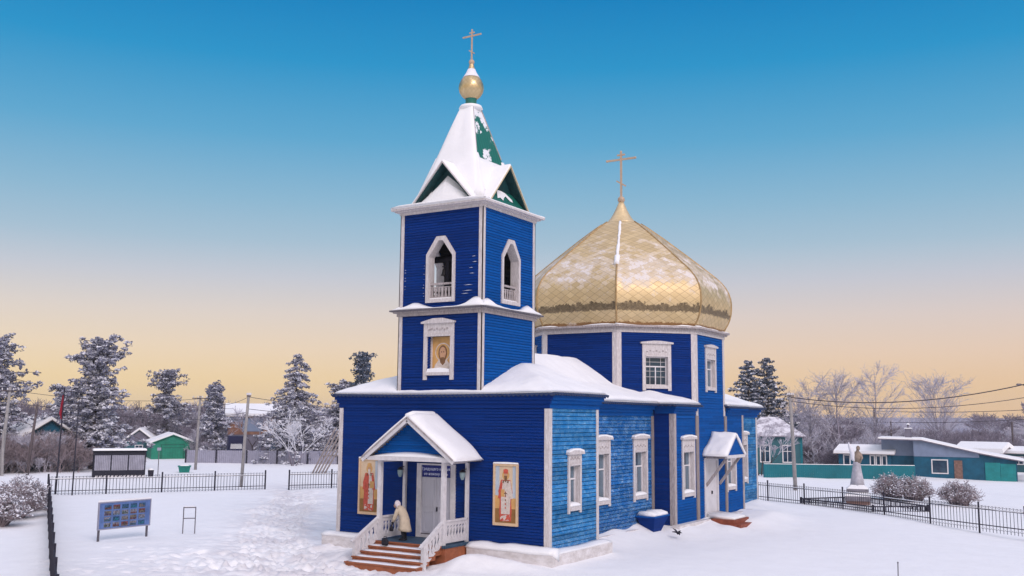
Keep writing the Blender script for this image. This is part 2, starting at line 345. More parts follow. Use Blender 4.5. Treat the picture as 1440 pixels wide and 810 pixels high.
# ================================================================== CHURCH
CH = Vector((-5, 10, -0.5))
church = thing('church', CH, 'blue wooden church with bell tower, golden faceted dome and snow on its roofs', 'church')
def part(mb, name, mats, parent=None, smooth=False, uv=None): return mb.build(name, mats, parent or church, CH, smooth, uv)
FRONT = Fr((0, 0, 0), (1, 0, 0), (0, -1, 0))            # a = x
def side(x, out=1): return Fr((x, 0, 0), (0, 1, 0), (out, 0, 0))   # a = y
def siding(mb, fr, A0, A1, z0, z1, row, m=0, holes=(), bounds=None, step=0.02):
    n = max(1, round((z1 - z0) / row)); h = (z1 - z0) / n
    for i in range(n):
        c0 = z0 + i * h; c1 = c0 + h; zc = (c0 + c1) / 2; gp = 0.032 if h > 0.145 else 0.016
        lo, hi = bounds(zc) if bounds else (A0, A1)
        spans = [(lo, hi)]
        for hfun in holes:
            g = hfun(zc)
            if not g: continue
            out = []
            for s0, s1 in spans:
                if g[1] <= s0 or g[0] >= s1: out.append((s0, s1)); continue
                if g[0] > s0: out.append((s0, g[0]))
                if g[1] < s1: out.append((g[1], s1))
            spans = out
        for s0, s1 in spans:
            if s1 - s0 < 0.01: continue
            mb.add([fr(s0, step, c0 + gp), fr(s1, step, c0 + gp), fr(s1, 0.006, c1), fr(s0, 0.006, c1), fr(s0, -0.035, c0 + gp), fr(s1, -0.035, c0 + gp), fr(s0, -0.035, c0 - 0.002), fr(s1, -0.035, c0 - 0.002), fr(s0, -0.035, c1), fr(s1, -0.035, c1)],
                   [(0, 1, 2, 3), (4, 5, 1, 0), (6, 7, 5, 4), (3, 2, 9, 8)], m)
def rect_hole(a0, a1, c0, c1): return lambda z: (a0, a1) if c0 < z < c1 else None
def corner_boards(wall, mat, fr, a, side_, w, c0, c1, d=0.035):
    mb = MB(); mb.box(fr, min(a, a + side_ * w), max(a, a + side_ * w), 0.0, d, c0, c1); part(mb, 'corner_board', [mat], wall)

# ---- windows ------------------------------------------------------
def window(fr, ac, w, c0, c1, parent, head=0.62, cap=True, trim='white_trim', curtain=True, grid=False, snow=True):
    """carved casing with tall header board, sash set back in the reveal, snow on the sill"""
    a0, a1 = ac - w / 2, ac + w / 2; bw = 0.17 if w > 1.2 else 0.13
    zi0, zi1 = c0 + 0.16, c1 - head
    mb = MB()
    mb.box(fr, a0, a0 + bw, 0, 0.07, c0 - 0.1, c1 - 0.02); mb.box(fr, a1 - bw, a1, 0, 0.07, c0 - 0.1, c1 - 0.02)
    mb.box(fr, a0 + bw, a1 - bw, 0, 0.055, zi1, c1 - 0.03)                       # header board
    mb.box(fr, a0 + bw, a1 - bw, 0, 0.11, zi1 + 0.0, zi1 + 0.07)
    mb.box(fr, a0 + bw, a1 - bw, 0, 0.10, c0, zi0)
    for k in range(7):                                                            # carved scroll work
        aa = a0 + bw + (a1 - a0 - 2 * bw) * (k + 0.5) / 7
        mb.box(fr, aa - 0.05, aa + 0.035, 0.055, 0.075, zi1 + 0.22 + 0.04 * (k % 2), zi1 + 0.26 + 0.06 * (k % 2), 1)
    for s, e in ((a0 + bw, a0 + bw + 0.012), (a1 - bw - 0.012, a1 - bw)): mb.box(fr, s, e, -0.2, 0.0, zi0, zi1)   # reveals
    mb.box(fr, a0 + bw, a1 - bw, -0.2, 0.0, zi1 - 0.012, zi1); mb.box(fr, a0 + bw, a1 - bw, -0.2, 0.0, zi0, zi0 + 0.012)
    if cap:
        mb.prism(fr, [(a0 - 0.1, c1 - 0.03), (a1 + 0.1, c1 - 0.03), (a1 + 0.1, c1 + 0.05), (ac + 0.2, c1 + 0.12), (ac - 0.2, c1 + 0.12), (a0 - 0.1, c1 + 0.05)], 0, 0.16)
    win = part(mb, 'window', [trim, 'grey_trim'], church)
    i0, i1 = a0 + bw + 0.012, a1 - bw - 0.012
    sb = MB(); f = 0.05; b0, b1 = -0.19, -0.14
    sb.ring(fr, [(i0, zi0), (i1, zi0), (i1, zi1), (i0, zi1)], [(i0 + f, zi0 + f), (i1 - f, zi0 + f), (i1 - f, zi1 - f), (i0 + f, zi1 - f)], b0, b1)
    zt = zi0 + (zi1 - zi0) * 0.66
    sb.box(fr, i0 + f, i1 - f, b0, b1 - 0.004, zt - 0.03, zt + 0.03)
    sb.box(fr, ac - 0.025, ac + 0.025, b0, b1 - 0.006, zi0 + f, zt - 0.03)
    if grid:
        for q in (0.25, 0.75): sb.box(fr, i0 + (i1 - i0) * q - 0.008, i0 + (i1 - i0) * q + 0.008, b0, b1 - 0.02, zi0 + f, zi1 - f)
        for q in (0.3, 0.5, 0.82): sb.box(fr, i0 + f, i1 - f, b0, b1 - 0.022, zi0 + (zi1 - zi0) * q - 0.008, zi0 + (zi1 - zi0) * q + 0.008)
    part(sb, 'sash', ['white_paint'], win)
    g = MB(); g.box(fr, i0, i1, -0.215, -0.19, zi0, zi1); part(g, 'pane', ['glass'], win)
    if curtain:
        cb = MB(); N = 14; pts = []
        lo, hi = (i0 + f, i0 + (i1 - i0) * 0.36); 
        for lo, hi in ((i0 + f, i0 + (i1 - i0) * 0.3), (i1 - (i1 - i0) * 0.34, i1 - f)):
            P = []
            for k in range(N):
                aa = lo + (hi - lo) * k / (N - 1); bb = -0.187 + 0.006 * math.sin(k * 1.9)
                P += [fr(aa, bb, zi0 + 0.06), fr(aa, bb, zi1 - 0.06)]
            cb.add(P, [(2 * k, 2 * k + 2, 2 * k + 3, 2 * k + 1) for k in range(N - 1)])
        part(cb, 'curtain', ['curtain'], win)
    if snow:
        s = MB(); n = 9; rings = []
        for k in range(n):
            t = k / (n - 1); aa = i0 + (i1 - i0) * t; hh = 0.17 * (0.55 + 0.45 * math.sin(math.pi * (0.12 + 0.76 * t))) * (1 + random.uniform(-0.12, 0.12))
            rings.append([fr(aa, -0.135, zi0 - 0.005), fr(aa, 0.10, zi0 - 0.005), fr(aa, 0.10, zi0 + hh * 0.45), fr(aa, 0.02, zi0 + hh * 0.85), fr(aa, -0.135, zi0 + hh)])
        s.loft(rings); part(s, 'sill_snow', ['roof_snow'], win, True)
        if cap:
            s = MB(); s.prism(fr, [(a0 - 0.09, c1 + 0.052), (a1 + 0.09, c1 + 0.052), (a1 + 0.06, c1 + 0.12), (ac + 0.25, c1 + 0.19), (ac - 0.25, c1 + 0.19), (a0 - 0.06, c1 + 0.12)], 0.005, 0.15)
            part(s, 'cap_snow', ['roof_snow'], win)
    return win
def win_hole(ac, w, c0, c1, head=0.62):
    bw = 0.20 if w > 1.2 else 0.15
    return rect_hole(ac - w / 2 + bw * 0.6, ac + w / 2 - bw * 0.6, c0 + 0.08, c1 - head + 0.05)

# ---- snow blanket over a height function ---------------------------
def snow_sheet(name, xs, ys, base, thick, inside, parent, lift=0.02, edge=0.35, amp=0.05, seed=1, mat='roof_snow', deck=None):
    X, Y = np.meshgrid(xs, ys, indexing='ij'); ins = inside(X, Y)
    # distance to the edge of the footprint, in cells, by erosion
    d = np.zeros(X.shape); cur = ins.copy(); step = abs(xs[1] - xs[0])
    for k in range(8):
        er = cur.copy(); er[1:] &= cur[:-1]; er[:-1] &= cur[1:]; er[:, 1:] &= cur[:, :-1]; er[:, :-1] &= cur[:, 1:]
        er[0] = er[-1] = False; er[:, 0] = er[:, -1] = False
        d += er; cur = er
    fall = np.sqrt(np.clip(d * step / edge, 0, 1)) * 0.72 + 0.28
    T = thick(X, Y) if callable(thick) else thick
    nz = vnoise(X * 0.9, Y * 0.9, seed) * amp * 2 + vnoise(X * 2.7, Y * 2.7, seed + 1) * amp * 0.8
    B = base(X, Y) + lift; Z = B + np.maximum(T * fall + nz * fall, 0.03)
    ni, nj = X.shape; idx = np.arange(ni * nj).reshape(ni, nj)
    cell = ins[:-1, :-1] & ins[1:, :-1] & ins[1:, 1:] & ins[:-1, 1:]
    ci, cj = np.nonzero(cell)
    F = np.stack([idx[ci, cj], idx[ci + 1, cj], idx[ci + 1, cj + 1], idx[ci, cj + 1]], 1)
    V = np.concatenate([np.stack([X.ravel(), Y.ravel(), Z.ravel()], 1), np.stack([X.ravel(), Y.ravel(), B.ravel()], 1)])
    off = ni * nj; E = []
    pad = np.pad(cell, 1)
    for ii, jj in zip(ci, cj):
        if not pad[ii + 1, jj]: E.append((idx[ii, jj], idx[ii + 1, jj], idx[ii + 1, jj] + off, idx[ii, jj] + off))
        if not pad[ii + 1, jj + 2]: E.append((idx[ii + 1, jj + 1], idx[ii, jj + 1], idx[ii, jj + 1] + off, idx[ii + 1, jj + 1] + off))
        if not pad[ii, jj + 1]: E.append((idx[ii, jj + 1], idx[ii, jj], idx[ii, jj] + off, idx[ii, jj + 1] + off))
        if not pad[ii + 2, jj + 1]: E.append((idx[ii + 1, jj], idx[ii + 1, jj + 1], idx[ii + 1, jj + 1] + off, idx[ii + 1, jj] + off))
    F = np.concatenate([F, np.array(E, int).reshape(-1, 4)])
    used = np.unique(F); re = np.full(len(V), -1); re[used] = np.arange(len(used))
    return np_mesh(name, V[used], re[F], 0, [mat], parent, CH, True)
def deck_sheet(name, xs, ys, base, inside, parent, mat, th=0.05):
    """thin corrugated metal roof deck"""
    X, Y = np.meshgrid(xs, ys, indexing='ij'); ins = inside(X, Y); Z = base(X, Y)
    Z = Z + 0.034 * np.where((np.round(X / 0.1) + np.round(Y / 0.1)) % 2 == 0, 1, -1)
    ni, nj = X.shape; idx = np.arange(ni * nj).reshape(ni, nj)
    cell = ins[:-1, :-1] & ins[1:, :-1] & ins[1:, 1:] & ins[:-1, 1:]; ci, cj = np.nonzero(cell)
    F = np.stack([idx[ci, cj], idx[ci + 1, cj], idx[ci + 1, cj + 1], idx[ci, cj + 1]], 1)
    V = np.stack([X.ravel(), Y.ravel(), Z.ravel()], 1); off = len(V)
    V = np.concatenate([V, V - np.array([0, 0, th])]); F = np.concatenate([F, F[:, ::-1] + off])
    pad = np.pad(cell, 1); E = []
    for ii, jj in zip(ci, cj):
        a, b, c, d = idx[ii, jj], idx[ii + 1, jj], idx[ii + 1, jj + 1], idx[ii, jj + 1]
        if not pad[ii + 1, jj]: E.append((a, a + off, b + off, b))
        if not pad[ii + 1, jj + 2]: E.append((c, c + off, d + off, d))
        if not pad[ii, jj + 1]: E.append((d, d + off, a + off, a))
        if not pad[ii + 2, jj + 1]: E.append((b, b + off, c + off, c))
    F = np.concatenate([F, np.array(E, int)])
    used = np.unique(F); re = np.full(len(V), -1); re[used] = np.arange(len(used))
    return np_mesh(name, V[used], re[F], 0, [mat], parent, CH, False)

XC = -5.0; RI = 4.96; YC = 16.89; T8 = math.tan(math.pi / 8)
XR = -1.05; XL = -8.95            # refectory and altar walls
YF, YB = YC - RI, YC + RI         # nave square front and back planes 11.93, 21.85

# ---- foundation ---------------------------------------------------
mb = MB()
for x0, x1, y0, y1, zt in [(-10.42, -6.75, -0.45, 0.0, -0.06), (-3.25, 0.42, -0.45, 0.0, -0.06), (0.0, 0.42, 0.0, 4.42, -0.10), (-10.42, -10.0, 0, 4.42, -0.1),
                           (XR - 0.02, XR + 0.35, 4.42, YF - 0.02, -0.12), (XL - 0.35, XL, 4.42, YF - 0.02, -0.12), (-0.04, 0.32, YF - 0.3, YB + 0.3, -0.12), (-10.3, -9.96, YF - 0.3, YB + 0.3, -0.12),
                           (XR, XR + 0.32, YB + 0.3, 27.4, -0.12), (-6.75, -3.25, -0.3, 0, -0.1)]:
    mb.box(W0, x0, x1, y0, y1, -1.2, zt)
foundation = part(mb, 'foundation', ['dirty_snow'])
mb = MB()
def ledge_snow(p, q, inward, w, z, h):
    p = Vector(p); q = Vector(q); n = max(3, int((q - p).length / 0.25)); inn = Vector(inward); rings = []
    for k in range(n + 1):
        c = p.lerp(q, k / n); hh = h * (1 + 0.8 * float(vnoise(k * 0.4, p.x, 3))); ww = w * (1 + 0.2 * float(vnoise(k * 0.5, p.y, 5))); ov = 0.10 * max(0, float(vnoise(k * 0.35, p.x + 4, 6)) + 0.2) * (h > 0.09)
        rings.append([c + Vector((0, 0, z - 0.02 - ov)) - inn * 0.01, c + inn * -0.04 + Vector((0, 0, z + 0.01 - ov * 0.7)), c + inn * ww * 0.10 + Vector((0, 0, z + hh * 0.5)), c + inn * ww * 0.5 + Vector((0, 0, z + hh)), c + inn * (ww + 0.02) + Vector((0, 0, z + hh * 1.15)), c + inn * (ww + 0.02) + Vector((0, 0, z - 0.30))])
    mb = MB(); mb.loft(rings); part(mb, 'ledge_snow', ['roof_snow'], foundation, True)
ledge_snow((-3.3, -0.45, 0), (0.45, -0.45, 0), (0, 1, 0), 0.45, -0.06, 0.16)
ledge_snow((-10.45, -0.45, 0), (-6.6, -0.45, 0), (0, 1, 0), 0.45, -0.06, 0.10)
ledge_snow((0.42, -0.4, 0), (0.42, 4.35, 0), (-1, 0, 0), 0.42, -0.10, 0.08)
ledge_snow((-10.42, -0.4, 0), (-10.42, 4.3, 0), (1, 0, 0), 0.42, -0.10, 0.08)

# ---- narthex -------------------------------------------------------
mb = MB()
door_hole = rect_hole(-5.75, -4.25, 0.0, 2.8)
siding(mb, FRONT, -10, 0, -0.2, 5.4, 0.112, 0, [door_hole])
siding(mb, side(0), 0, 4, -0.2, 5.4, 0.155, 1, [win_hole(1.95, 1.06, 1.27, 3.4, 0.45)])
siding(mb, side(-10, -1), 0, 4, -0.2, 5.4, 0.155, 1, [win_hole(1.95, 1.06, 1.27, 3.4, 0.45)])
siding(mb, Fr((0, 4, 0), (1, 0, 0), (0, 1, 0)), -10, 0, -0.2, 5.4, 0.3, 2)
# inner lining so no light passes through
mb.box(W0, -9.75, -0.25, 0.3, 3.95, -0.2, 5.5, 3)
narthex = part(mb, 'narthex', ['blue_front', 'blue_worn', 'blue_side', 'dark_inside'])
mb = MB()
for fr, a, s in ((FRONT, 0.035, -1), (FRONT, -10.035, 1), (side(0), 0, 1), (side(0), 4.0, -1), (side(-10, -1), 0, 1), (side(-10, -1), 4.0, -1)):
    corner_boards(narthex, 'white_trim', fr, a, s, 0.2, -0.12, 5.07)
def cornice(mb, fr, a0, a1, levels, m=0, ext=True):
    for c0, c1, d in levels: mb.box(fr, a0 - (d if ext else 0), a1 + (d if ext else 0), 0.0, d, c0, c1, m)
mb = MB(); lev = [(5.08, 5.26, 0.05), (5.26, 5.40, 0.12), (5.40, 5.52, 0.19), (5.52, 5.585, 0.24)]
cornice(mb, FRONT, -10, 0, lev, 0)
for f_ in (side(0), side(-10, -1)): 
    for c0, c1, d in lev: mb.box(f_, 0.002, 4.0 + d, 0.0, d, c0, c1, 1)
part(mb, 'cornice', ['blue_front', 'blue_side'], narthex)
window(side(0), 1.95, 1.06, 1.27, 3.4, narthex, 0.45)
window(side(-10, -1), 1.95, 1.06, 1.27, 3.4, narthex, 0.45)

def nar_h(x, y):
    r = np.minimum(5.62 + 0.345 * (0.34 - x), 5.62 + 0.345 * (x + 10.34)); f = 5.60 + 0.36 * (y + 0.26)
    sag = 0.05 * np.sin((x + 10.3) / 10.6 * np.pi) * sstep(1.0, -0.26, y)
    return np.minimum(np.minimum(r, f), 5.62 + 1.2 * np.maximum(4.4 - y, 0) + 1.5 * (np.abs(x + 5) < 4.2)) - sag
xs = np.arange(-10.34, 0.3401, 0.0998); ys = np.arange(-0.26, 4.40, 0.0998)
full = lambda X, Y: np.ones(X.shape, bool)
deck = deck_sheet('narthex_roof', xs, ys, nar_h, full, church, 'roof_edge')
snow_sheet('roof_snow', xs[1:-1], ys[1:-1], nar_h, lambda x, y: 0.16 + 0.12 * np.exp(-((x + 2.4) / 0.7) ** 2) * sstep(1.5, 4, y), full, deck, 0.025, 0.4, 0.05, 11)

# ---- refectory, nave corner blocks, altar ---------------------------
mb = MB()
wr = [win_hole(6.40, 1.55, 1.12, 3.86), win_hole(10.33, 1.55, 1.12, 3.86)]
siding(mb, side(XR), 4, YF, -0.3, 5.1, 0.155, 0, wr); siding(mb, side(XL, -1), 4, YF, -0.3, 5.1, 0.155, 0, wr)
mb.box(W0, XL + 0.25, XR - 0.25, 3.97, YF - 0.3, -0.3, 5.2, 2)
refectory = part(mb, 'refectory', ['blue_flaky', 'blue_side', 'dark_inside'])
for ac in (6.40, 10.33):
    window(side(XR), ac, 1.55, 1.12, 3.86, refectory); window(side(XL, -1), ac, 1.55, 1.12, 3.86, refectory)
mb = MB(); lev2 = [(4.86, 5.02, 0.06), (5.02, 5.16, 0.14), (5.16, 5.30, 0.24), (5.30, 5.37, 0.34)]
for f_ in (side(XR), side(XL, -1)): mb = MB(); cornice(mb, f_, 4.25, YF - 0.36, lev2, 0, False); part(mb, 'cornice', ['blue_side'], refectory)
mb = MB()
for f_ in (side(XR), side(XL, -1)): corner_boards(refectory, 'grey_post', f_, YF - 0.03, -1, 0.28, -0.3, 4.86, 0.04)

mb = MB(); xa, xb = -9.96, -0.04
w4 = (13.66, 1.62, 1.08, 3.80)
hs = [win_hole(*w4), rect_hole(15.9, 17.65, -0.3, 2.7), win_hole(19.75, 1.5, 1.06, 3.8)]
for x_, o_ in ((xb, 1), (xa, -1)):
    siding(mb, side(x_, o_), YF, YB, -0.3, 5.15, 0.13, 0, hs if o_ == 1 else hs[::2])
for f_, a0, a1 in ((Fr((0, YF, 0), (1, 0, 0), (0, -1, 0)), XR, xb), (Fr((0, YF, 0), (1, 0, 0), (0, -1, 0)), xa, XL)):
    siding(mb, f_, a0, a1, -0.3, 5.15, 0.13, 1)
for a0, a1 in ((XR, xb), (xa, XL)): siding(mb, Fr((0, YB, 0), (1, 0, 0), (0, 1, 0)), a0, a1, -0.3, 5.15, 0.13, 0)
mb.box(W0, xa + 0.25, xb - 0.25, YF + 0.1, YB - 0.1, -0.3, 5.2, 2)
nave = part(mb, 'nave', ['blue_side', 'blue_front', 'dark_inside'])
mb = MB()
for x_, o_ in ((xb, 1), (xa, -1)):
    f_ = side(x_, o_)
    for a, s in ((YF, 1), (YB, -1)): corner_boards(nave, 'grey_trim', f_, a, s, 0.24, -0.3, 4.98, 0.04)
    corner_boards(nave, 'grey_post', f_, YC - RI * T8 - 0.15, 1, 0.36, -0.3, 4.9, 0.06); corner_boards(nave, 'grey_post', f_, YC + RI * T8 - 0.15, 1, 0.32, -0.3, 4.9, 0.06)
ff = Fr((0, YF, 0), (1, 0, 0), (0, -1, 0))
corner_boards(nave, 'grey_trim', ff, xb + 0.04, -1, 0.24, -0.3, 4.98, 0.04); corner_boards(nave, 'grey_trim', ff, xa - 0.04, 1, 0.24, -0.3, 4.98, 0.04)
mb = MB(); lev3 = [(4.98, 5.12, 0.06), (5.12, 5.24, 0.14), (5.24, 5.33, 0.26)]
for x_, o_ in ((xb, 1), (xa, -1)):
    for a0, a1 in ((YF, YC - RI * T8 - 0.17), (YC + RI * T8 + 0.19, YB)):
        mb = MB()
        for c0, c1, d in lev3:
            mb.box(side(x_, o_), a0 - (d if a0 == YF else 0), a1 + (d if a1 == YB else 0), 0, d, c0, c1)
            if a0 == YF: e0, e1 = (XR + 0.1, xb) if o_ == 1 else (xa, XL - 0.1); mb.box(ff, e0, e1, 0, d - 0.003, c0 + 0.002, c1 - 0.002)
        part(mb, 'cornice', ['blue_side'], nave)
window(side(xb), *w4, nave); window(side(xa, -1), *w4, nave); window(side(xb), 19.75, 1.5, 1.06, 3.8, nave); window(side(xa, -1), 19.75, 1.5, 1.06, 3.8, nave)
# side door
sd = side(xb)
mb = MB(); mb.ring(sd, [(15.78, -0.1), (17.76, -0.1), (17.76, 2.82), (15.78, 2.82)], [(15.93, -0.1), (17.61, -0.1), (17.61, 2.66), (15.93, 2.66)], -0.1, 0.05)
mb.box(sd, 15.93, 16.765, -0.08, -0.02, -0.1, 2.66, 1); mb.box(sd, 16.775, 17.61, -0.08, -0.024, -0.1, 2.66, 1)
sdoor = part(mb, 'side_door', ['porch_white', 'door_white'], church)
mb = MB(); mb.box(sd, 16.84, 16.88, -0.02, 0.05, 1.0, 1.16); part(mb, 'handle', ['iron'], sdoor)

# altar block behind
mb = MB(); YA = 27.35
siding(mb, side(XR), YB, YA, -0.3, 5.1, 0.155, 0, [win_hole(24.72, 1.55, 1.16, 3.9)]); siding(mb, side(XL, -1), YB, YA, -0.3, 5.1, 0.155, 0)
siding(mb, Fr((0, YA, 0), (1, 0, 0), (0, 1, 0)), XL, XR, -0.3, 5.1, 0.155, 0)
mb.box(W0, XL + 0.25, XR - 0.25, YB, YA - 0.25, -0.3, 5.2, 1)
altar = part(mb, 'altar_block', ['blue_worn', 'dark_inside'])
window(side(XR), 24.72, 1.55, 1.16, 3.9, altar)
mb = MB(); cornice(mb, side(XR), YB, YA, lev2, 0, False); cornice(mb, side(XL, -1), YB, YA, lev2, 0, False); cornice(mb, Fr((0, YA, 0), (1, 0, 0), (0, 1, 0)), XL, XR, lev2, 0)
part(mb, 'cornice', ['blue_side'], altar)
corner_boards(altar, 'white_trim', side(XR), YA, -1, 0.2, -0.3, 4.86)

def refp(x):
    d = np.abs(x + 5); return np.interp(d, [0, 0.6, 2.06, 3.2, 4.4, 6], [7.42, 7.12, 6.12, 5.70, 5.42, 5.0])
def ref_h(x, y): return refp(x)
xs = np.arange(-9.44, -0.55, 0.0998); ys = np.arange(4.2, YF - 0.02, 0.0998)
deck = deck_sheet('refectory_roof', xs, ys, ref_h, full, church, 'roof_edge')
snow_sheet('roof_snow', xs[1:-1], ys, ref_h, lambda x, y: 0.20 + 0.10 * np.exp(-((x + 5.9) / 1.2) ** 2), full, deck, 0.025, 0.35, 0.05, 21)
def cor_h(x, y):
    q = np.minimum(5.38 + 0.36 * (y - 11.5), 5.38 + 0.26 * (0.34 - x)); return np.where(x < -0.7, np.maximum(refp(x), q), q)
kB = XC + YC   # front right facet of the octagon:  (x - XC) - (y - YC) = RI*sqrt2
def cor_in(X, Y): return ((X - XC) - (Y - YC) > RI * math.sqrt(2) - 0.25)
for mx in (1, -1):
    for my in (1, -1):
        fx = (lambda x: x) if mx == 1 else (lambda x: -10 - x); fy = (lambda y: y) if my == 1 else (lambda y: 2 * YC - y)
        xs = np.arange(-3.3, 0.345, 0.0998); ys = np.arange(11.5, 15.0, 0.0998); xs_, ys_ = fx(xs), fy(ys)
        xs_.sort(); ys_.sort()
        hh = lambda x, y: cor_h(fx(x), fy(y)); ii = lambda x, y: cor_in(fx(x), fy(y))
        deck = deck_sheet('corner_roof', xs_, ys_, hh, ii, church, 'roof_edge')
        snow_sheet('roof_snow', xs_[1:-1], ys_[1:-1], hh, 0.16, ii, deck, 0.025, 0.35, 0.04, 31)
def alt_h(x, y): return np.minimum(refp(x), 5.38 + 0.6 * (YA + 0.45 - y))
xs = np.arange(-9.44, -0.55, 0.0998); ys = np.arange(YB, YA + 0.42, 0.0998)
deck = deck_sheet('altar_roof', xs, ys, alt_h, full, church, 'roof_edge')
snow_sheet('roof_snow', xs[1:-1], ys[:-1], alt_h, 0.2, full, deck, 0.025, 0.35, 0.05, 41)

# ---- octagonal drum -----------------------------------------------
mb = MB(); ZO = 8.94; L8 = 2 * RI * T8; cb = MB(); co = MB()
facets = []
for k in range(8):
    th = -math.pi / 2 + k * math.pi / 4            # outward direction; k=0 faces the front
    n = (math.cos(th), math.sin(th), 0); a = (-math.sin(th), math.cos(th), 0)
    facets.append(Fr((XC + n[0] * RI, YC + n[1] * RI, 0), a, n))
for k, f_ in enumerate(facets):
    holes = [win_hole(0.0, 1.5, 6.2, 8.42)] if k in (1, 2, 6, 7) else []
    siding(mb, f_, -L8 / 2, L8 / 2, 5.0, ZO + 0.1, 0.112 if k in (0, 1, 7) else 0.13, 0 if k in (0, 1) else 1, holes)
    for c0, c1, d in ((ZO, ZO + 0.16, 0.07), (ZO + 0.16, ZO + 0.25, 0.20), (ZO + 0.25, ZO + 0.34, 0.32)):
        e = d * T8; co.add([f_(-L8 / 2 - (d) * T8, d, c0), f_(L8 / 2 + d * T8, d, c0), f_(L8 / 2 + d * T8, d, c1), f_(-L8 / 2 - d * T8, d, c1), f_(-L8 / 2 + 0.2, -0.3, c1), f_(L8 / 2 - 0.2, -0.3, c1), f_(-L8 / 2 + 0.1, -0.1, c0), f_(L8 / 2 - 0.1, -0.1, c0)], [(0, 1, 2, 3), (3, 2, 5, 4), (1, 0, 6, 7)], 0 if c0 > ZO else 1)
mb.tube([(XC, YC, 5.0), (XC, YC, 9.1)], 4.7, 8, 2)
drum = part(mb, 'octagon_drum', ['blue_front', 'blue_side', 'dark_inside'])
for f_ in facets:
    for s in (-1, 1): corner_boards(drum, 'white_trim', f_, s * (L8 / 2 + 0.012), -s, 0.24, 4.9, ZO, 0.035)
part(co, 'cornice', ['grey_trim', 'white_trim'], drum)
for k in (1, 2, 6, 7): window(facets[k], 0.0, 1.5, 6.2, 8.42, drum, 0.66, grid=(k == 1), curtain=(k == 2), snow=False)

# ---- dome ----------------------------------------------------------
prof = [(4.98, 9.275), (5.0, 9.36), (5.06, 9.5), (5.18, 9.72), (5.28, 9.97), (5.35, 10.25), (5.38, 10.55), (5.38, 10.85), (5.34, 11.15), (5.26, 11.42), (5.12, 11.7), (4.92, 11.98), (4.66, 12.25), (4.36, 12.52), (3.79, 13.02), (3.2, 13.53), (2.61, 14.03), (2.1, 14.46), (1.62, 14.84), (1.25, 15.13), (0.98, 15.32)]
mb = MB(); uv = []
for k in range(8):
    th = -math.pi / 2 + k * math.pi / 4; base = len(mb.v); arc = 0; P = []; NW = 6
    for i, (r, z) in enumerate(prof):
        if i: arc += math.hypot(r - prof[i - 1][0], z - prof[i - 1][1])
        half = r * T8; bul = 0.05 * min(1, r / 5)
        for j in range(NW + 1):
            s = -1 + 2 * j / NW; rr = r + bul * (1 - s * s); t = s * half
            P.append((XC + rr * math.cos(th) - t * math.sin(th), YC + rr * math.sin(th) + t * math.cos(th), z)); uv.append((t + 3, arc))
    n1 = NW + 1
    mb.add(P, [(i * n1 + j, i * n1 + j + 1, (i + 1) * n1 + j + 1, (i + 1) * n1 + j) for i in range(len(prof) - 1) for j in range(NW)])
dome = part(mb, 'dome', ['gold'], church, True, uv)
for k in range(8):
    th = -math.pi / 2 + (k + 0.5) * math.pi / 4; q = 1 / math.cos(math.pi / 8)
    rb = MB(); rb.tube([(XC + r * q * math.cos(th), YC + r * q * math.sin(th), z) for r, z in prof], 0.045, 6); part(rb, 'ridge', ['gold_trim'], dome, True)
mb = MB()   # snow lying along the front ridge and a lip of snow on the cornice
th = -math.pi / 2 + math.pi / 8; q = 1 / math.cos(math.pi / 8)
pts = []; rad = []
for i in range(26):
    z = 12.35 + (15.25 - 12.35) * i / 25; r = np.interp(z, [p[1] for p in prof], [p[0] for p in prof])
    pts.append((XC + (r * q + 0.02) * math.cos(th) + random.uniform(-.02, .02), YC + (r * q + 0.02) * math.sin(th), z)); rad.append(0.06 + 0.07 * abs(float(vnoise(i * 0.5, 3, 9))) + (0.07 if i < 5 else 0) )
mb.tube(pts, rad, 8); part(mb, 'ridge_snow', ['roof_snow'], dome, True)
for k in range(8):
    f_ = facets[k]; n = 16; rings = []; mb = MB()
    for i in range(n + 1):
        a = -L8 / 2 - 0.08 + (L8 + 0.16) * i / n; hh = max(0.015, 0.05 + 0.12 * float(vnoise(i * 0.45, k * 3.1, 17)))
        rings.append([f_(a, 0.02, ZO + 0.335), f_(a, 0.29, ZO + 0.335), f_(a, 0.27, ZO + 0.335 + hh * 0.7), f_(a, 0.05, ZO + 0.335 + hh)])
    mb.loft(rings); part(mb, 'cornice_snow', ['roof_snow'], drum, True)
def ortho_cross(c, z0, ztop, zbar, bar, zsmall, small, zlow, low, w, fin_z):
    x, y = c; w *= 0.78; b = MB()
    b.box(W0, x - w / 2, x + w / 2, y - w / 2, y + w / 2, z0, ztop)
    b.box(W0, x - bar, x + bar, y - w * 0.42, y + w * 0.42, zbar - w * 0.55, zbar + w * 0.55)
    b.box(W0, x - small, x + small, y - w * 0.4, y + w * 0.4, zsmall - w * 0.45, zsmall + w * 0.45)
    b.beam((x - low, y, zlow + low * 0.62), (x + low, y, zlow - low * 0.62), w * 0.8, w * 0.9, 0, (0, 1, 0))
    for sx in (-bar, bar): b.blob((x + sx, y, zbar), w * 0.75, 0, 8, 5)
    b.blob((x, y, ztop), w * 0.75, 0, 8, 5)
    return b
mb = MB(); mb.lathe((XC, YC, 0), [(0.98, 15.30), (0.80, 15.42), (0.62, 15.62), (0.48, 15.85), (0.34, 16.12), (0.22, 16.38), (0.15, 16.55)], 8)
fin = part(mb, 'dome_finial', ['gold_pale'], church, True)
mb = MB(); mb.blob((XC, YC, 16.70), 0.20, 0, 14, 9); part(mb, 'ball', ['gold_cross'], fin, True)
part(ortho_cross((XC, YC), 16.82, 19.42, 18.98, 0.86, 19.24, 0.24, 17.62, 0.27, 0.12, 0), 'cross', ['gold_cross'], fin)

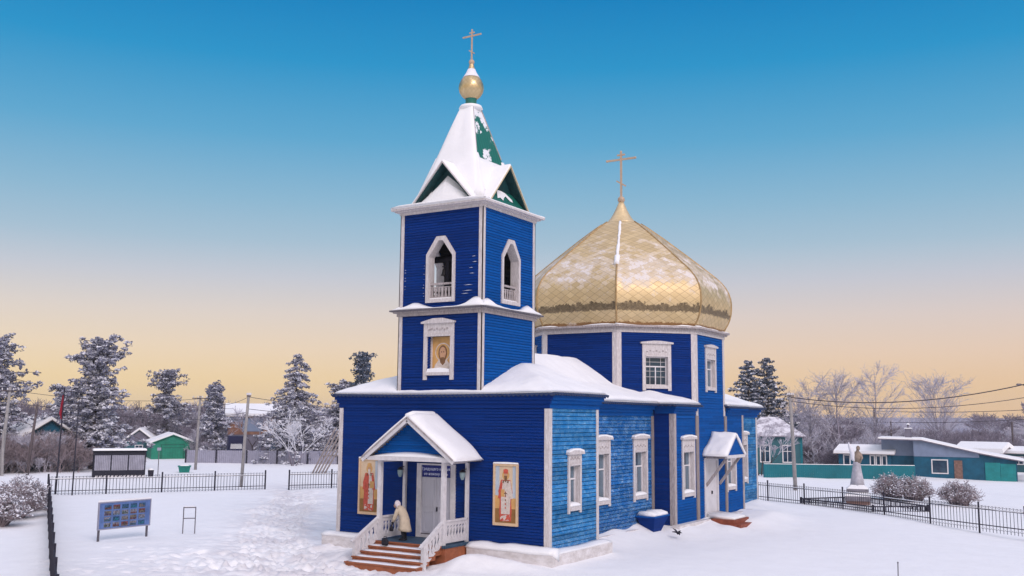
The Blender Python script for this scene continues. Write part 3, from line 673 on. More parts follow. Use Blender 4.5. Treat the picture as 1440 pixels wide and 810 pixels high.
# ---- bell tower ----------------------------------------------------
TX0, TX1, TY0, TY1 = -7.0, -3.0, 0.0, 4.0; ZM, ZT = 8.76, 12.95
tf = [Fr((-5.0, 0, 0), (1, 0, 0), (0, -1, 0)), Fr((-3, 2, 0), (0, 1, 0), (1, 0, 0)), Fr((-5, 4, 0), (-1, 0, 0), (0, 1, 0)), Fr((-7, 2, 0), (0, -1, 0), (-1, 0, 0))]
offs = [0.03, 0.07, 0.0, 0.0]
def arch(w, c0, cs, ct, tw): return [(-w, c0), (w, c0), (w, cs), (tw, ct), (-tw, ct), (-w, cs)]
def arch_hole(o):
    def h(z):
        if z < 9.34 or z > 11.86: return None
        w = 0.66 if z < 11.18 else 0.66 - (z - 11.18) / 0.70 * 0.50
        return (o - w, o + w)
    return h
mb = MB()
for k, f_ in enumerate(tf):
    m = 0 if k == 0 else 1
    holes = [arch_hole(offs[k])]
    if k == 0: holes.append(rect_hole(-5.37 + 5 - 0.05, -4.38 + 5 + 0.05, 6.5, 7.9))
    siding(mb, f_, -2, 2, 5.5, ZT, 0.112, m, holes)
    # inner lining of the belfry with the same openings
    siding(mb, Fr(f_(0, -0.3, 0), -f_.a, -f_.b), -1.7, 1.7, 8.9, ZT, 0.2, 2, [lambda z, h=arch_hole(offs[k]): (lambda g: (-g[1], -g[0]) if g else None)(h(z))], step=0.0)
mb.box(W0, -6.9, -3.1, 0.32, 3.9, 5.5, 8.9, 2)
mb.box(W0, -6.7, -3.3, 0.3, 3.7, 12.9, 13.0, 2)
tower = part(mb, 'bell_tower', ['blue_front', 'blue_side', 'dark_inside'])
mb = MB()
for f_ in tf:
    for s in (-1, 1):
        corner_boards(tower, 'white_trim', f_, s * 2.035, -s, 0.19, 5.5, ZM); corner_boards(tower, 'white_trim', f_, s * 2.035, -s, 0.19, ZM + 0.3, ZT)
def band(z0, levels, mats, name):
    b = MB()
    for c0, c1, d, m in levels:
        for f_ in tf: b.add([f_(-2 - d, d, c0), f_(2 + d, d, c0), f_(2 + d, d, c1), f_(-2 - d, d, c1), f_(-1.9, -0.1, c1), f_(1.9, -0.1, c1), f_(-1.9, -0.1, c0), f_(1.9, -0.1, c0)], [(0, 1, 2, 3), (3, 2, 5, 4), (1, 0, 6, 7)], m)
    return part(b, name, mats, tower)
band(ZM, [(ZM, ZM + 0.13, 0.09, 0), (ZM + 0.13, ZM + 0.19, 0.2, 0), (ZM + 0.19, ZM + 0.25, 0.31, 1)], ['grey_trim', 'iron_grey'], 'string_course')
band(ZT, [(ZT, ZT + 0.11, 0.07, 0), (ZT + 0.11, ZT + 0.17, 0.2, 0), (ZT + 0.17, ZT + 0.25, 0.33, 1)], ['white_trim', 'white_trim'], 'eaves')
# snow on the string course, in humps
mb = MB()
for k, f_ in enumerate(tf):
    n = 44; rings = []
    for i in range(n + 1):
        a = -2.26 + 4.52 * i / n; u = a / 2.0
        hump = 0.28 * math.exp(-((u + 0.62) / 0.30) ** 2) + 0.42 * math.exp(-((u - 0.88) / 0.24) ** 2) if k == 0 else 0.36 * math.exp(-((u + 0.80) / 0.26) ** 2) + 0.34 * math.exp(-((u - 0.72) / 0.3) ** 2)
        hh = 0.07 + hump * 0.85 + 0.05 * float(vnoise(i * 0.3, k, 23))
        if abs(a) > 2.0: hh *= max(0.25, 1 - (abs(a) - 2.0) / 0.3)
        z = ZM + 0.252
        rings.append([f_(a, -0.02 if abs(a) < 2 else 0.0, z), f_(a, 0.29, z), f_(a, 0.27, z + min(hh * 0.5, 0.09)), f_(a, 0.15, z + hh * 0.66), f_(a, -0.02 if abs(a) < 2 else 0.0, z + hh)])
    mb.loft(rings)
part(mb, 'course_snow', ['roof_snow'], tower, True)
# snow streaks caught on the boards
mb = MB()
for k in range(34):
    if k < 12: a, c, l = -0.78 - random.random() * 0.04, 9.5 + k * 0.125, random.uniform(0.04, 0.16)
    elif k < 20: a, c, l = -1.75, 9.9 + (k - 12) * 0.112, random.uniform(0.05, 0.16)
    elif k < 27: a, c, l = 1.5 + random.uniform(-.05, .2), 10.2 + (k - 20) * 0.15, random.uniform(0.08, 0.4)
    else: a, c, l = 1.2 + random.uniform(-.2, .2), 9.55 + (k - 27) * 0.11, random.uniform(0.3, 0.9)
    c = 5.5 + round((c - 5.5) / 0.1119) * 0.1119
    if k % 3 == 2 or k >= 31: continue
    l *= 0.6; l0, l1 = a - l / 2, min(a + l / 2, 1.80)
    mb.prism(tf[0], [(l0, c + 0.016), (l0 + 0.5 * (l1 - l0), c + 0.014), (l1, c + 0.016), (l0 + 0.6 * (l1 - l0), c + 0.028)], 0.0, 0.024)
part(mb, 'board_snow', ['roof_snow'], tower)
# belfry openings: casing, railing
for k, f_ in enumerate(tf):
    o = offs[k]; mb = MB(); sh = lambda pts: [(a + o, c) for a, c in pts]
    mb.ring(f_, sh(arch(0.71, 9.26, 11.21, 11.93, 0.21)), sh(arch(0.575, 9.40, 11.12, 11.76, 0.10)), -0.02, 0.07)
    mb.ring(f_, sh(arch(0.60, 9.37, 11.14, 11.79, 0.12)), sh(arch(0.575, 9.40, 11.12, 11.76, 0.10)), -0.34, -0.02)
    op = part(mb, 'belfry_opening', ['white_trim'], church)
    mb = MB(); mb.box(f_, o - 0.57, o + 0.57, -0.16, -0.08, 9.98, 10.06); mb.box(f_, o - 0.57, o + 0.57, -0.15, -0.09, 9.44, 9.50); mb.box(f_, o - 0.57, o + 0.57, -0.14, -0.10, 9.86, 9.90)
    for i in range(7):
        a = o - 0.50 + i * 1.0 / 6; 
        for c0, c1, w0, w1 in ((9.50, 9.66, 0.062, 0.035), (9.66, 9.80, 0.035, 0.062), (9.80, 9.87, 0.062, 0.03)):
            mb.prism(f_, [(a - w0, c0), (a + w0, c0), (a + w1, c1), (a - w1, c1)], -0.13, -0.105)
    part(mb, 'railing', ['grey_trim'], op)
    mb = MB(); mb.box(f_, o - 0.56, o + 0.56, -0.3, -0.01, 9.402, 9.45); part(mb, 'sill_snow', ['roof_snow'], op)
# framed icon in the blind window
f_ = tf[0]; mb = MB(); a0, a1, ac = -0.72, 0.74, 0.01
mb.box(f_, a0, a0 + 0.17, 0, 0.07, 6.18, 8.46); mb.box(f_, a1 - 0.17, a1, 0, 0.07, 6.18, 8.46)
mb.box(f_, a0 + 0.17, a1 - 0.17, 0, 0.055, 7.93, 8.42); mb.box(f_, a0 + 0.17, a1 - 0.17, 0, 0.11, 7.90, 7.98); mb.box(f_, a0 + 0.17, a1 - 0.17, 0, 0.10, 6.36, 6.48)
mb.prism(f_, [(a0 - 0.1, 8.42), (a1 + 0.06, 8.42), (a1 + 0.06, 8.49), (0.25, 8.62), (-0.25, 8.62), (a0 - 0.1, 8.49)], 0, 0.14)
for s0, s1 in ((a0 + 0.17, a0 + 0.19), (a1 - 0.19, a1 - 0.17)): mb.box(f_, s0, s1, -0.2, 0, 6.48, 7.90)
mb.box(f_, a0 + 0.17, a0 + 0.30, -0.2, -0.06, 6.48, 7.90)
for k in range(8): mb.box(f_, -0.48 + k * 0.125, -0.40 + k * 0.125, 0.055, 0.08, 8.14 + 0.04 * (k % 2), 8.2 + 0.04 * (k % 2), 1)
case = part(mb, 'icon_case', ['white_trim', 'grey_trim'], church)
mb = MB(); mb.box(f_, -0.42, 0.55, -0.2, -0.15, 6.48, 7.90)
disc = lambda cx, cz, r, n=26, rz=None: [(cx + r * math.cos(2 * math.pi * i / n), cz + (rz or r) * math.sin(2 * math.pi * i / n)) for i in range(n)]
mb.prism(f_, disc(0.09, 7.28, 0.37), -0.15, -0.143, 1); mb.prism(f_, disc(0.09, 7.28, 0.33), -0.143, -0.139, 2)
mb.prism(f_, [(-0.36, 6.5), (0.5, 6.5), (0.44, 6.78), (0.26, 7.0), (-0.08, 7.0), (-0.28, 6.78)], -0.15, -0.137, 1)
mb.prism(f_, disc(0.09, 7.24, 0.21, 22, 0.32), -0.143, -0.134, 3); mb.prism(f_, [(-0.09, 7.12), (0.27, 7.12), (0.20, 6.86), (0.09, 6.76), (-0.02, 6.86)], -0.137, -0.131, 3)
mb.prism(f_, disc(0.09, 7.25, 0.155, 20, 0.24), -0.134, -0.127, 4); mb.prism(f_, [(0.02, 7.08), (0.16, 7.08), (0.15, 6.95), (0.09, 6.88), (0.03, 6.95)], -0.131, -0.125, 3)
for s in (-0.055, 0.055): mb.prism(f_, disc(0.09 + s, 7.29, 0.022, 8), -0.127, -0.122, 5)
part(mb, 'painted_panel', ['icon_gold', 'icon_pale', 'icon_gold', 'icon_brown', 'icon_skin', 'dark_inside'], case)
mb = MB(); mb.prism(f_, [(-0.55, 6.48), (0.55, 6.48), (0.52, 6.60), (0.1, 6.66), (-0.5, 6.62)], -0.14, 0.08); part(mb, 'sill_snow', ['roof_snow'], case)

# ---- tented tower roof ---------------------------------------------
cx, cy = -5.0, 2.0
def ring4(h, z): return [Vector((cx - h, cy - h, z)), Vector((cx + h, cy - h, z)), Vector((cx + h, cy + h, z)), Vector((cx - h, cy + h, z))]
mb = MB(); mb.loft([ring4(2.33, 13.2), ring4(2.33, 13.235), ring4(1.6, 13.46), ring4(0.30, 17.78)], 0); 
mb.m[-4:] = [0] * 4
for i, fc in enumerate(mb.f):
    pass
tent = part(mb, 'tower_roof', ['green_patchy'], church)
mb = MB()   # snow blanket on the front and left slopes and on the skirt
def slope_snow(f_, half0, z0, half1, z1, th, n=14, mseed=0, lo=0.0, hi=1.0):
    rings = []
    for i in range(n + 1):
        t = lo + (hi - lo) * i / n; h = half0 + (half1 - half0) * t; z = z0 + (z1 - z0) * t; row = []
        N = 14
        tt = th * (0.5 + 0.5 * min(1, 5 * (t - lo + 0.04))) * (0.6 + 0.4 * min(1, 6 * (hi - t + 0.03)))
        for j in range(N + 1):
            s = -1 + 2 * j / N; e = tt * (0.35 + 0.65 * math.sqrt(max(0, 1 - abs(s) ** 6))) * (1 + 0.35 * float(vnoise(s * 2, t * 4, 40 + mseed)))
            row.append(f_(s * (h + 0.02), h - 2 + e, z + e * 0.25))
        for j in range(N, -1, -1):
            s = -1 + 2 * j / N; row.append(f_(s * (h - 0.0), h - 2.03, z))
        rings.append(row)
    mb.loft(rings)
slope_snow(tf[0], 1.6, 13.46, 0.30, 17.78, 0.12, 26, 1); slope_snow(tf[3], 1.6, 13.46, 0.30, 17.78, 0.12, 20, 2)
for k in (0, 3, 2): slope_snow(tf[k], 2.33, 13.24, 1.58, 13.47, 0.17, 6, 3 + k)
slope_snow(tf[1], 1.6, 13.46, 1.05, 15.29, 0.07, 8, 9)
for s in ((1, -1), (-1, -1), (1, 1)):      # snow filling the valleys at the corners between the gables
    mb.loft([[Vector((cx + s[0] * (r * 1.0 + dx), cy + s[1] * (r * 1.0 + dy), z)) for dx, dy in ((-w, 0.03), (-w * 0.3, 0.05), (0.05, 0.05), (0.05, -w * 0.3), (0.03, -w), (-0.25, -0.25))] for z, r, w in ((13.42, 1.66, 0.75), (13.9, 1.50, 0.55), (14.5, 1.31, 0.4), (15.1, 1.12, 0.25), (15.5, 0.99, 0.08))])
mb.lathe((cx, cy, 0), [(0.40, 17.70), (0.52, 17.76), (0.46, 17.88), (0.26, 17.95)], 14)
part(mb, 'roof_snow', ['roof_snow'], tent, True)
mb = MB()
for s in ((1, -1), (-1, -1), (1, 1), (-1, 1)):
    mb.tube([(cx + s[0] * 0.95, cy + s[1] * 0.95, 15.62), (cx + s[0] * 0.3, cy + s[1] * 0.3, 17.8)], 0.028, 6)
part(mb, 'hip_cap', ['grey_trim'], tent)
for k, f_ in enumerate(tf):
    gb = MB(); hw, zb, za = 1.45, 13.36, 15.02; b0 = -0.02; bb = -0.95
    # triangular dormer: recessed dark face, two snowy roof slabs, edge boards
    gb.add([f_(-hw + 0.1, -0.42, zb - 0.05), f_(hw - 0.1, -0.42, zb - 0.05), f_(0, -0.42, za - 0.12)], [(0, 1, 2)], 0)
    for s in (-1, 1):
        gb.add([f_(s * hw, b0, zb), f_(0, b0, za), f_(0, bb - 0.05, za), f_(s * hw, -0.45, zb), f_(s * (hw - 0.1), b0, zb - 0.02), f_(0, b0, za - 0.12), f_(0, bb - 0.05, za - 0.12), f_(s * (hw - 0.1), -0.45, zb - 0.02)],
               [(0, 1, 2, 3), (4, 7, 6, 5), (0, 4, 5, 1), (3, 2, 6, 7)], 0)
    g_ = part(gb, 'dormer', ['green_dark'], church)
    eb = MB()
    for s in (-1, 1): eb.beam(f_(s * (hw + 0.02), 0.0, zb - 0.01), f_(0, 0.0, za + 0.0), 0.05, 0.09, 0, tuple(f_.b))
    part(eb, 'edge_board', ['cream_edge' if k == 1 else 'white_trim'], g_)
    sb = MB()
    if True:
        for s in ((-1, 1) if k != 1 else (-1,)):
            sb.add([f_(s * (hw + 0.05), 0.03, zb), f_(0, 0.03, za + 0.03), f_(0, -1.0, za + 0.03), f_(s * (hw + 0.05), -0.5, zb), f_(s * (hw + 0.08), 0.0, zb + 0.06), f_(0, 0.0, za + 0.09), f_(0, -1.0, za + 0.08), f_(s * (hw + 0.05), -0.5, zb + 0.1)], [(0, 1, 5, 4), (4, 5, 6, 7), (0, 4, 7, 3)], 0)
    # snow heaped inside
    rings = []; N = 16; pk = 1.12 if k != 1 else 0.62
    for i in range(N + 1):
        s = -1 + 2 * i / N; a = s * (hw - 0.16) ; top = (1 - abs(s)) ** 0.9 * pk + 0.03
        if k == 1: a = s * (hw - 0.16) * 0.8 - 0.2; top *= 0.75 + 0.9 * float(vnoise(i * 0.9, 2, 5))
        top = max(0.02, min(top, (1 - abs(a) / hw) * (za - zb) * 0.86))
        rings.append([f_(a, -0.02 if k != 1 else -0.22, zb - 0.05), f_(a, -0.06 if k != 1 else -0.25, zb + top * 0.25), f_(a, -0.2 if k != 1 else -0.34, zb + top * 0.75), f_(a, -0.40, zb + top), f_(a, -0.41, zb - 0.05)])
    sb.loft(rings)
    part(sb, 'dormer_snow', ['roof_snow'], g_, False)
    if k == 1:
        sp_ = MB(); PL = lambda s, t, o=0.02: f_(s * (hw - 0.1) * (1 - 0.35 * t), -0.03 - 0.37 * t + o, zb - 0.04 + 0.66 * t + o)
        pg = [(-.62, .30), (-.42, .42), (-.28, .26), (-.12, .52), (.06, .66), (.22, .40), (.40, .36), (.46, .55), (.20, .9), (-.1, .98), (-.5, .95)]
        sp_.add([PL(s, t) for s, t in pg], [tuple(range(len(pg)))]); part(sp_, 'apron_snow', ['roof_snow'], g_)
        q = MB(); q.add([f_(-hw + 0.1, -0.03, zb - 0.04), f_(hw - 0.1, -0.03, zb - 0.04), f_(hw * 0.6, -0.40, zb + 0.62), f_(-hw * 0.6, -0.40, zb + 0.62)], [(0, 1, 2, 3)], 0); part(q, 'apron', ['green_metal'], g_)
mb = MB(); mb.lathe((cx, cy, 0), [(0.27, 17.7), (0.24, 17.75), (0.24, 18.2), (0.28, 18.24)], 16); neck = part(mb, 'cupola_neck', ['green_metal'], church, True)
mb = MB(); pr = [(0.26, 18.2), (0.40, 18.32), (0.50, 18.48), (0.54, 18.66), (0.52, 18.84), (0.44, 19.02), (0.31, 19.18), (0.21, 19.34), (0.14, 19.55), (0.09, 19.75)]
N = 20; P = []; uv = []; arc = 0
for i, (r, z) in enumerate(pr):
    if i: arc += math.hypot(r - pr[i - 1][0], z - pr[i - 1][1])
    for j in range(N + 1): P.append((cx + r * math.cos(2 * math.pi * j / N), cy + r * math.sin(2 * math.pi * j / N), z)); uv.append((j / N * 3.4, arc))
mb.add(P, [(i * (N + 1) + j, i * (N + 1) + j + 1, (i + 1) * (N + 1) + j + 1, (i + 1) * (N + 1) + j) for i in range(len(pr) - 1) for j in range(N)])
cup = part(mb, 'cupola', ['gold_small'], church, True, uv)
mb = MB(); mb.lathe((cx, cy, 0), [(0.37, 19.14), (0.35, 19.16), (0.335, 19.19), (0.23, 19.35), (0.16, 19.52)], 16); part(mb, 'cupola_snow', ['frost'], cup, True)
mb = MB(); mb.blob((cx, cy, 19.84), 0.125, 0, 12, 8); part(mb, 'ball', ['gold_cross'], cup, True)
part(ortho_cross((cx, cy), 19.9, 21.28, 21.02, 0.45, 21.16, 0.13, 20.3, 0.14, 0.07, 0), 'cross', ['gold_cross'], cup)

# ---- porch ----------------------------------------------------------
mb = MB(); DX0, DX1, DYF = -6.72, -3.28, -1.78; ZD = 0.08
mb.box(W0, DX0, DX1, DYF, -0.02, ZD - 0.09, ZD, 0); mb.box(W0, DX0 + 0.04, DX1 - 0.04, DYF + 0.05, -0.02, -1.0, ZD - 0.09, 1)
porch = part(mb, 'porch', ['deck_blue', 'terracotta'])
for k in range(5):
    y = DYF - 0.37 * k; z = ZD - 0.155 * k
    mb = MB(); mb.box(W0, DX0 + 0.1, DX1 - 0.2, y - 0.37 if k else y - 0.02, y + 0.03, z - 0.155 if k else z - 0.155, z - (0.155 if k else 0.0) + 0.0, 0)
    mb = MB(); z1 = z; zb_ = z - 0.16
    # riser with its tread (nosing) in front of the one above
    mb.box(W0, DX0 + 0.1 - 0.02 * k, DX1 - 0.18, y - 0.005, y + 0.40 if k else y + 0.02, zb_ - (0.5 if k == 4 else 0.0), z1 - 0.05, 0)
    mb.box(W0, DX0 + 0.06 - 0.02 * k, DX1 - 0.16, y - 0.035, y + 0.38 if k else y + 0.02, z1 - 0.05, z1 - 0.004, 0)
    st_ = part(mb, 'step', ['terracotta'], porch)
for k in range(5):
    if k == 0: continue
    y = DYF - 0.37 * k; z = ZD - 0.155 * k; mb = MB(); rings = []
    for i in range(13):
        x = DX0 + 0.12 + (DX1 - DX0 - 0.36) * i / 12; h = 0.035 + 0.03 * float(vnoise(i * 0.7, k * 2.3, 4)); yy = y + 0.03 + 0.05 * float(vnoise(i * 0.6, k * 1.3, 6))
        rings.append([Vector((x, yy, z - 0.003)), Vector((x, y + 0.36, z - 0.003)), Vector((x, y + 0.36, z + h)), Vector((x, yy + 0.08, z + h * 0.9)), Vector((x, yy + 0.015, z + h * 0.5))])
    mb.loft(rings); part(mb, 'step_snow', ['frost'], porch, True)
for x, y, z0, w in ((-6.48, -1.62, ZD, 0.15), (-3.50, -1.62, ZD, 0.15), (-6.48, -0.09, ZD, 0.12), (-3.50, -0.09, ZD, 0.12)):
    mb = MB(); mb.box(W0, x - w / 2, x + w / 2, y - w / 2, y + w / 2, z0, 3.10); part(mb, 'post', ['porch_white'], porch)
for x, y in ((-6.66, -2.78), (-3.46, -2.84)):
    mb = MB(); mb.box(W0, x - 0.07, x + 0.07, y - 0.07, y + 0.07, -0.95, 0.22); mb.box(W0, x - 0.09, x + 0.09, y - 0.09, y + 0.09, 0.22, 0.26); part(mb, 'newel', ['porch_white'], porch)
def balusters(mb, p, q, h, n, w=0.085):
    p = Vector(p); q = Vector(q); d = (q - p); L = Vector((d.x, d.y, 0)).normalized()
    nrm = Vector((-L.y, L.x, 0))
    for i in range(n):
        c = p + d * ((i + 0.5) / n); f = Fr(c, L, nrm)
        outl = [(-w, 0.0), (w, 0.0), (w, 0.14 * h), (w * 0.35, 0.36 * h), (w * 0.8, 0.62 * h), (w * 0.95, 0.72 * h), (w * 0.5, 0.84 * h), (w, 0.94 * h), (w, h), (-w, h), (-w, 0.94 * h), (-w * 0.5, 0.84 * h), (-w * 0.95, 0.72 * h), (-w * 0.8, 0.62 * h), (-w * 0.35, 0.36 * h), (-w, 0.14 * h)]
        mb.prism(f, outl, -0.018, 0.018)
for x in (-6.48, -3.50):
    mb = MB(); mb.beam((x, -1.55, 0.93), (x, -0.12, 0.93), 0.12, 0.07); mb.beam((x, -1.55, 0.83), (x, -0.12, 0.83), 0.05, 0.12); mb.beam((x, -1.55, 0.22), (x, -0.12, 0.22), 0.05, 0.16)
    balusters(mb, (x, -1.52, 0.30), (x, -0.14, 0.30), 0.50, 7, 0.075); part(mb, 'railing', ['porch_white'], porch)
for x, xn, yn in ((-6.5, -6.66, -2.78), (-3.5, -3.46, -2.84)):
    mb = MB(); mb.beam((xn, yn - 0.22, 0.13), (x, -1.60, 0.96), 0.12, 0.065)
    mb.beam((xn, yn + 0.02, -0.50), (x, -1.70, 0.16), 0.05, 0.12); mb.beam((xn, yn + 0.02, 0.14), (x, -1.70, 0.78), 0.05, 0.10)
    balusters(mb, (xn, yn + 0.1, -0.40), (x, -1.72, 0.18), 0.62, 5, 0.085); part(mb, 'stair_railing', ['porch_white'], porch)
# porch roof
RX0, RX1, RYF, RYB, ZE, ZA = -7.12, -2.88, -1.93, 0.0, 3.16, 4.70; xm = (RX0 + RX1) / 2
FP = Fr((0, 0, 0), (1, 0, 0), (0, -1, 0))
mb = MB()
for s in (-1, 1):
    xe = xm + s * (RX1 - xm)
    mb.add([Vector((xe, RYF, ZE)), Vector((xm, RYF, ZA)), Vector((xm, RYB, ZA)), Vector((xe, RYB, ZE)), Vector((xe, RYF, ZE - 0.07)), Vector((xm, RYF, ZA - 0.07)), Vector((xm, RYB, ZA - 0.07)), Vector((xe, RYB, ZE - 0.07))], [(0, 1, 2, 3), (4, 7, 6, 5), (0, 4, 5, 1), (0, 3, 7, 4)], 0)
proof = part(mb, 'porch_roof', ['grey_trim'], porch)
mb = MB()
for s in (-1, 1):
    p = Vector((xm + s * (RX1 - xm + 0.02), RYF - 0.025, ZE - 0.09)); q = Vector((xm, RYF - 0.025, ZA - 0.09)); mb.beam(p, q, 0.05, 0.15, 0, (0, 0, 1))
    p2 = p + Vector((0, -0.03, 0.10)); q2 = q + Vector((0, -0.03, 0.10)); mb.beam(p2, q2, 0.05, 0.05, 1)
part(mb, 'barge_board', ['porch_white', 'grey_trim'], porch)
mb = MB(); gx0, gx1 = RX0 + 0.42, RX1 - 0.42
siding(mb, Fr((0, -1.62, 0), (1, 0, 0), (0, -1, 0)), gx0, gx1, 3.24, 4.5, 0.1, 0, [], lambda z: (xm - (ZA - 0.12 - z) * (RX1 - xm) / (ZA - ZE), xm + (ZA - 0.12 - z) * (RX1 - xm) / (ZA - ZE)))
mb.box(W0, RX0 + 0.3, RX1 - 0.3, -1.55, -0.02, 3.10, 3.16, 1)
part(mb, 'gable', ['blue_side', 'porch_white'], porch)
mb = MB(); mb.box(W0, RX0 + 0.2, RX1 - 0.2, RYF + 0.02, -1.5, 3.08, 3.22)
for x in (-6.48, -3.50): mb.box(W0, x - 0.06, x + 0.06, -1.5, -0.02, 3.0, 3.1)
part(mb, 'beam', ['porch_white'], porch)
mb = MB(); rings = []   # snow on the gable's skirt board
for i in range(21):
    x = RX0 + 0.35 + (RX1 - RX0 - 0.7) * i / 20; h = 0.03 + 0.17 * math.sin(math.pi * i / 20) ** 0.8
    rings.append([Vector((x, RYF + 0.03, 3.221)), Vector((x, -1.6, 3.221)), Vector((x, -1.6, 3.221 + h)), Vector((x, RYF + 0.06, 3.221 + h * 0.35))])
mb.loft(rings)
for s in (-1, 1):
    rings = []
    for i in range(15):
        t = -0.03 + 1.03 * i / 14; x = xm + s * (RX1 - xm) * (1 - t); z = ZE + (ZA - ZE) * t; row = []
        for j in range(11):
            u = j / 10; y = RYF - 0.05 + (RYB - RYF + 0.04) * u
            th = (0.19 + 0.06 * float(vnoise(t * 3, u * 3, 51 + s))) * (0.45 + 0.55 * min(1, 5 * u + 0.1)) * (0.5 + 0.5 * min(1, 5 * (t + 0.05))) * (0.25 if u > 0.93 else 1)
            row.append(Vector((x + s * th * 0.55, y, z + th * 0.85)))
        row += [Vector((x, RYB - 0.01, z + 0.005)), Vector((x, RYF - 0.05, z + 0.005))]
        rings.append(row)
    mb.loft(rings)
mb.tube([(xm, RYF - 0.04, ZA + 0.06), (xm, RYF + 0.3, ZA + 0.10), (xm, -0.35, ZA + 0.10), (xm, -0.02, ZA)], [0.1, 0.15, 0.15, 0.05], 10)
part(mb, 'porch_snow', ['roof_snow'], porch, True)
# main door
mb = MB(); mb.ring(FRONT, [(-5.92, 0.09), (-4.08, 0.09), (-4.08, 2.92), (-5.92, 2.92)], [(-5.70, 0.20), (-4.30, 0.20), (-4.30, 2.86), (-5.70, 2.86)], -0.08, 0.06)
mb.box(FRONT, -5.70, -5.005, -0.06, 0.0, 0.2, 2.38, 1); mb.box(FRONT, -4.995, -4.30, -0.06, -0.004, 0.2, 2.38, 1); mb.box(FRONT, -5.70, -4.30, -0.07, -0.01, 2.38, 2.86, 1)
for a0, a1 in ((-5.60, -5.10), (-4.90, -4.40)):
    for c0, c1 in ((0.3, 1.1), (1.25, 2.28)): mb.ring(FRONT, [(a0, c0), (a1, c0), (a1, c1), (a0, c1)], [(a0 + 0.05, c0 + 0.05), (a1 - 0.05, c0 + 0.05), (a1 - 0.05, c1 - 0.05), (a0 + 0.05, c1 - 0.05)], 0.0, 0.018, 1)
mb.box(FRONT, -5.70, -4.30, -0.02, 0.02, 0.205, 0.25, 2)
door = part(mb, 'front_door', ['porch_white', 'door_grey', 'iron_grey'])
mb = MB(); mb.box(FRONT, -4.97, -4.93, 0.0, 0.05, 1.1, 1.26); part(mb, 'handle', ['iron'], door)
# side canopy
mb = MB(); cyc, chw, cze, cza, cxo = 17.0, 1.38, 2.95, 3.98, 1.22
for s in (-1, 1):
    mb.add([Vector((xb, cyc + s * chw, cze)), Vector((cxo, cyc + s * chw, cze)), Vector((cxo, cyc, cza)), Vector((xb, cyc, cza)), Vector((xb, cyc + s * chw, cze - 0.06)), Vector((cxo, cyc + s * chw, cze - 0.06)), Vector((cxo, cyc, cza - 0.06)), Vector((xb, cyc, cza - 0.06))], [(0, 1, 2, 3), (4, 7, 6, 5), (0, 4, 5, 1), (1, 5, 6, 2)], 0)
canopy = part(mb, 'canopy', ['grey_trim'], church)
fc = Fr((cxo - 0.06, cyc, 0), (0, 1, 0), (1, 0, 0)); mb = MB()
mb.prism(fc, [(-chw + 0.12, cze + 0.02), (chw - 0.12, cze + 0.02), (0, cza - 0.1)], 0, 0.03, 0); mb.box(fc, -chw + 0.02, chw - 0.02, -0.05, 0.07, cze - 0.12, cze + 0.03, 1)
for s in (-1, 1): mb.beam(fc(s * chw, 0.06, cze - 0.02), fc(0, 0.06, cza - 0.02), 0.04, 0.1, 1)
part(mb, 'canopy_gable', ['blue_side', 'porch_white'], canopy)
for s in (-0.95, 0.95):
    mb = MB(); mb.beam((xb + 0.02, cyc + s, 1.45), (cxo - 0.15, cyc + s, cze - 0.1), 0.09, 0.13); mb.beam((xb + 0.02, cyc + s, cze - 0.1), (cxo - 0.05, cyc + s, cze - 0.1), 0.09, 0.10); part(mb, 'brace', ['grey_trim'], canopy)
mb = MB()
for s in (-1, 1):
    rings = []
    for i in range(13):
        t = -0.03 + 1.03 * i / 12; y = cyc + s * chw * (1 - t); z = cze + (cza - cze) * t; row = []
        for j in range(9):
            u = j / 8; x = xb + 0.03 + (cxo + 0.02 - xb) * u; th = (0.13 + 0.12 * float(vnoise(t * 6, u * 6, 61 + s))) * (0.55 + 0.45 * min(1, 5 * (1 - u) + 0.1)) * (0.5 + 0.5 * min(1, 5 * (t + 0.05)))
            row.append(Vector((x, y + s * th * 0.6, z + th * 0.8)))
        row += [Vector((cxo + 0.02, y, z + 0.004)), Vector((xb + 0.03, y, z + 0.004))]; rings.append(row)
    mb.loft(rings)
part(mb, 'canopy_snow', ['roof_snow'], canopy, True)
mb = MB(); mb.box(W0, 0.0, 1.5, 15.7, 17.9, -0.8, -0.12); mb.box(W0, 1.0, 1.85, 15.6, 17.6, -0.8, -0.32); sstep_ = part(mb, 'side_step', ['terracotta_dark'], church)
mb = MB(); rings = []
for i in range(9):
    y = 16.0 + 1.95 * i / 8; rings.append([Vector((0.0, y, -0.125)), Vector((1.42, y, -0.125)), Vector((1.3, y, -0.03)), Vector((0.0, y, 0.1 + 0.05 * float(vnoise(i * .6, 1, 3))))])
mb.loft(rings); part(mb, 'step_snow', ['roof_snow'], sstep_, True)
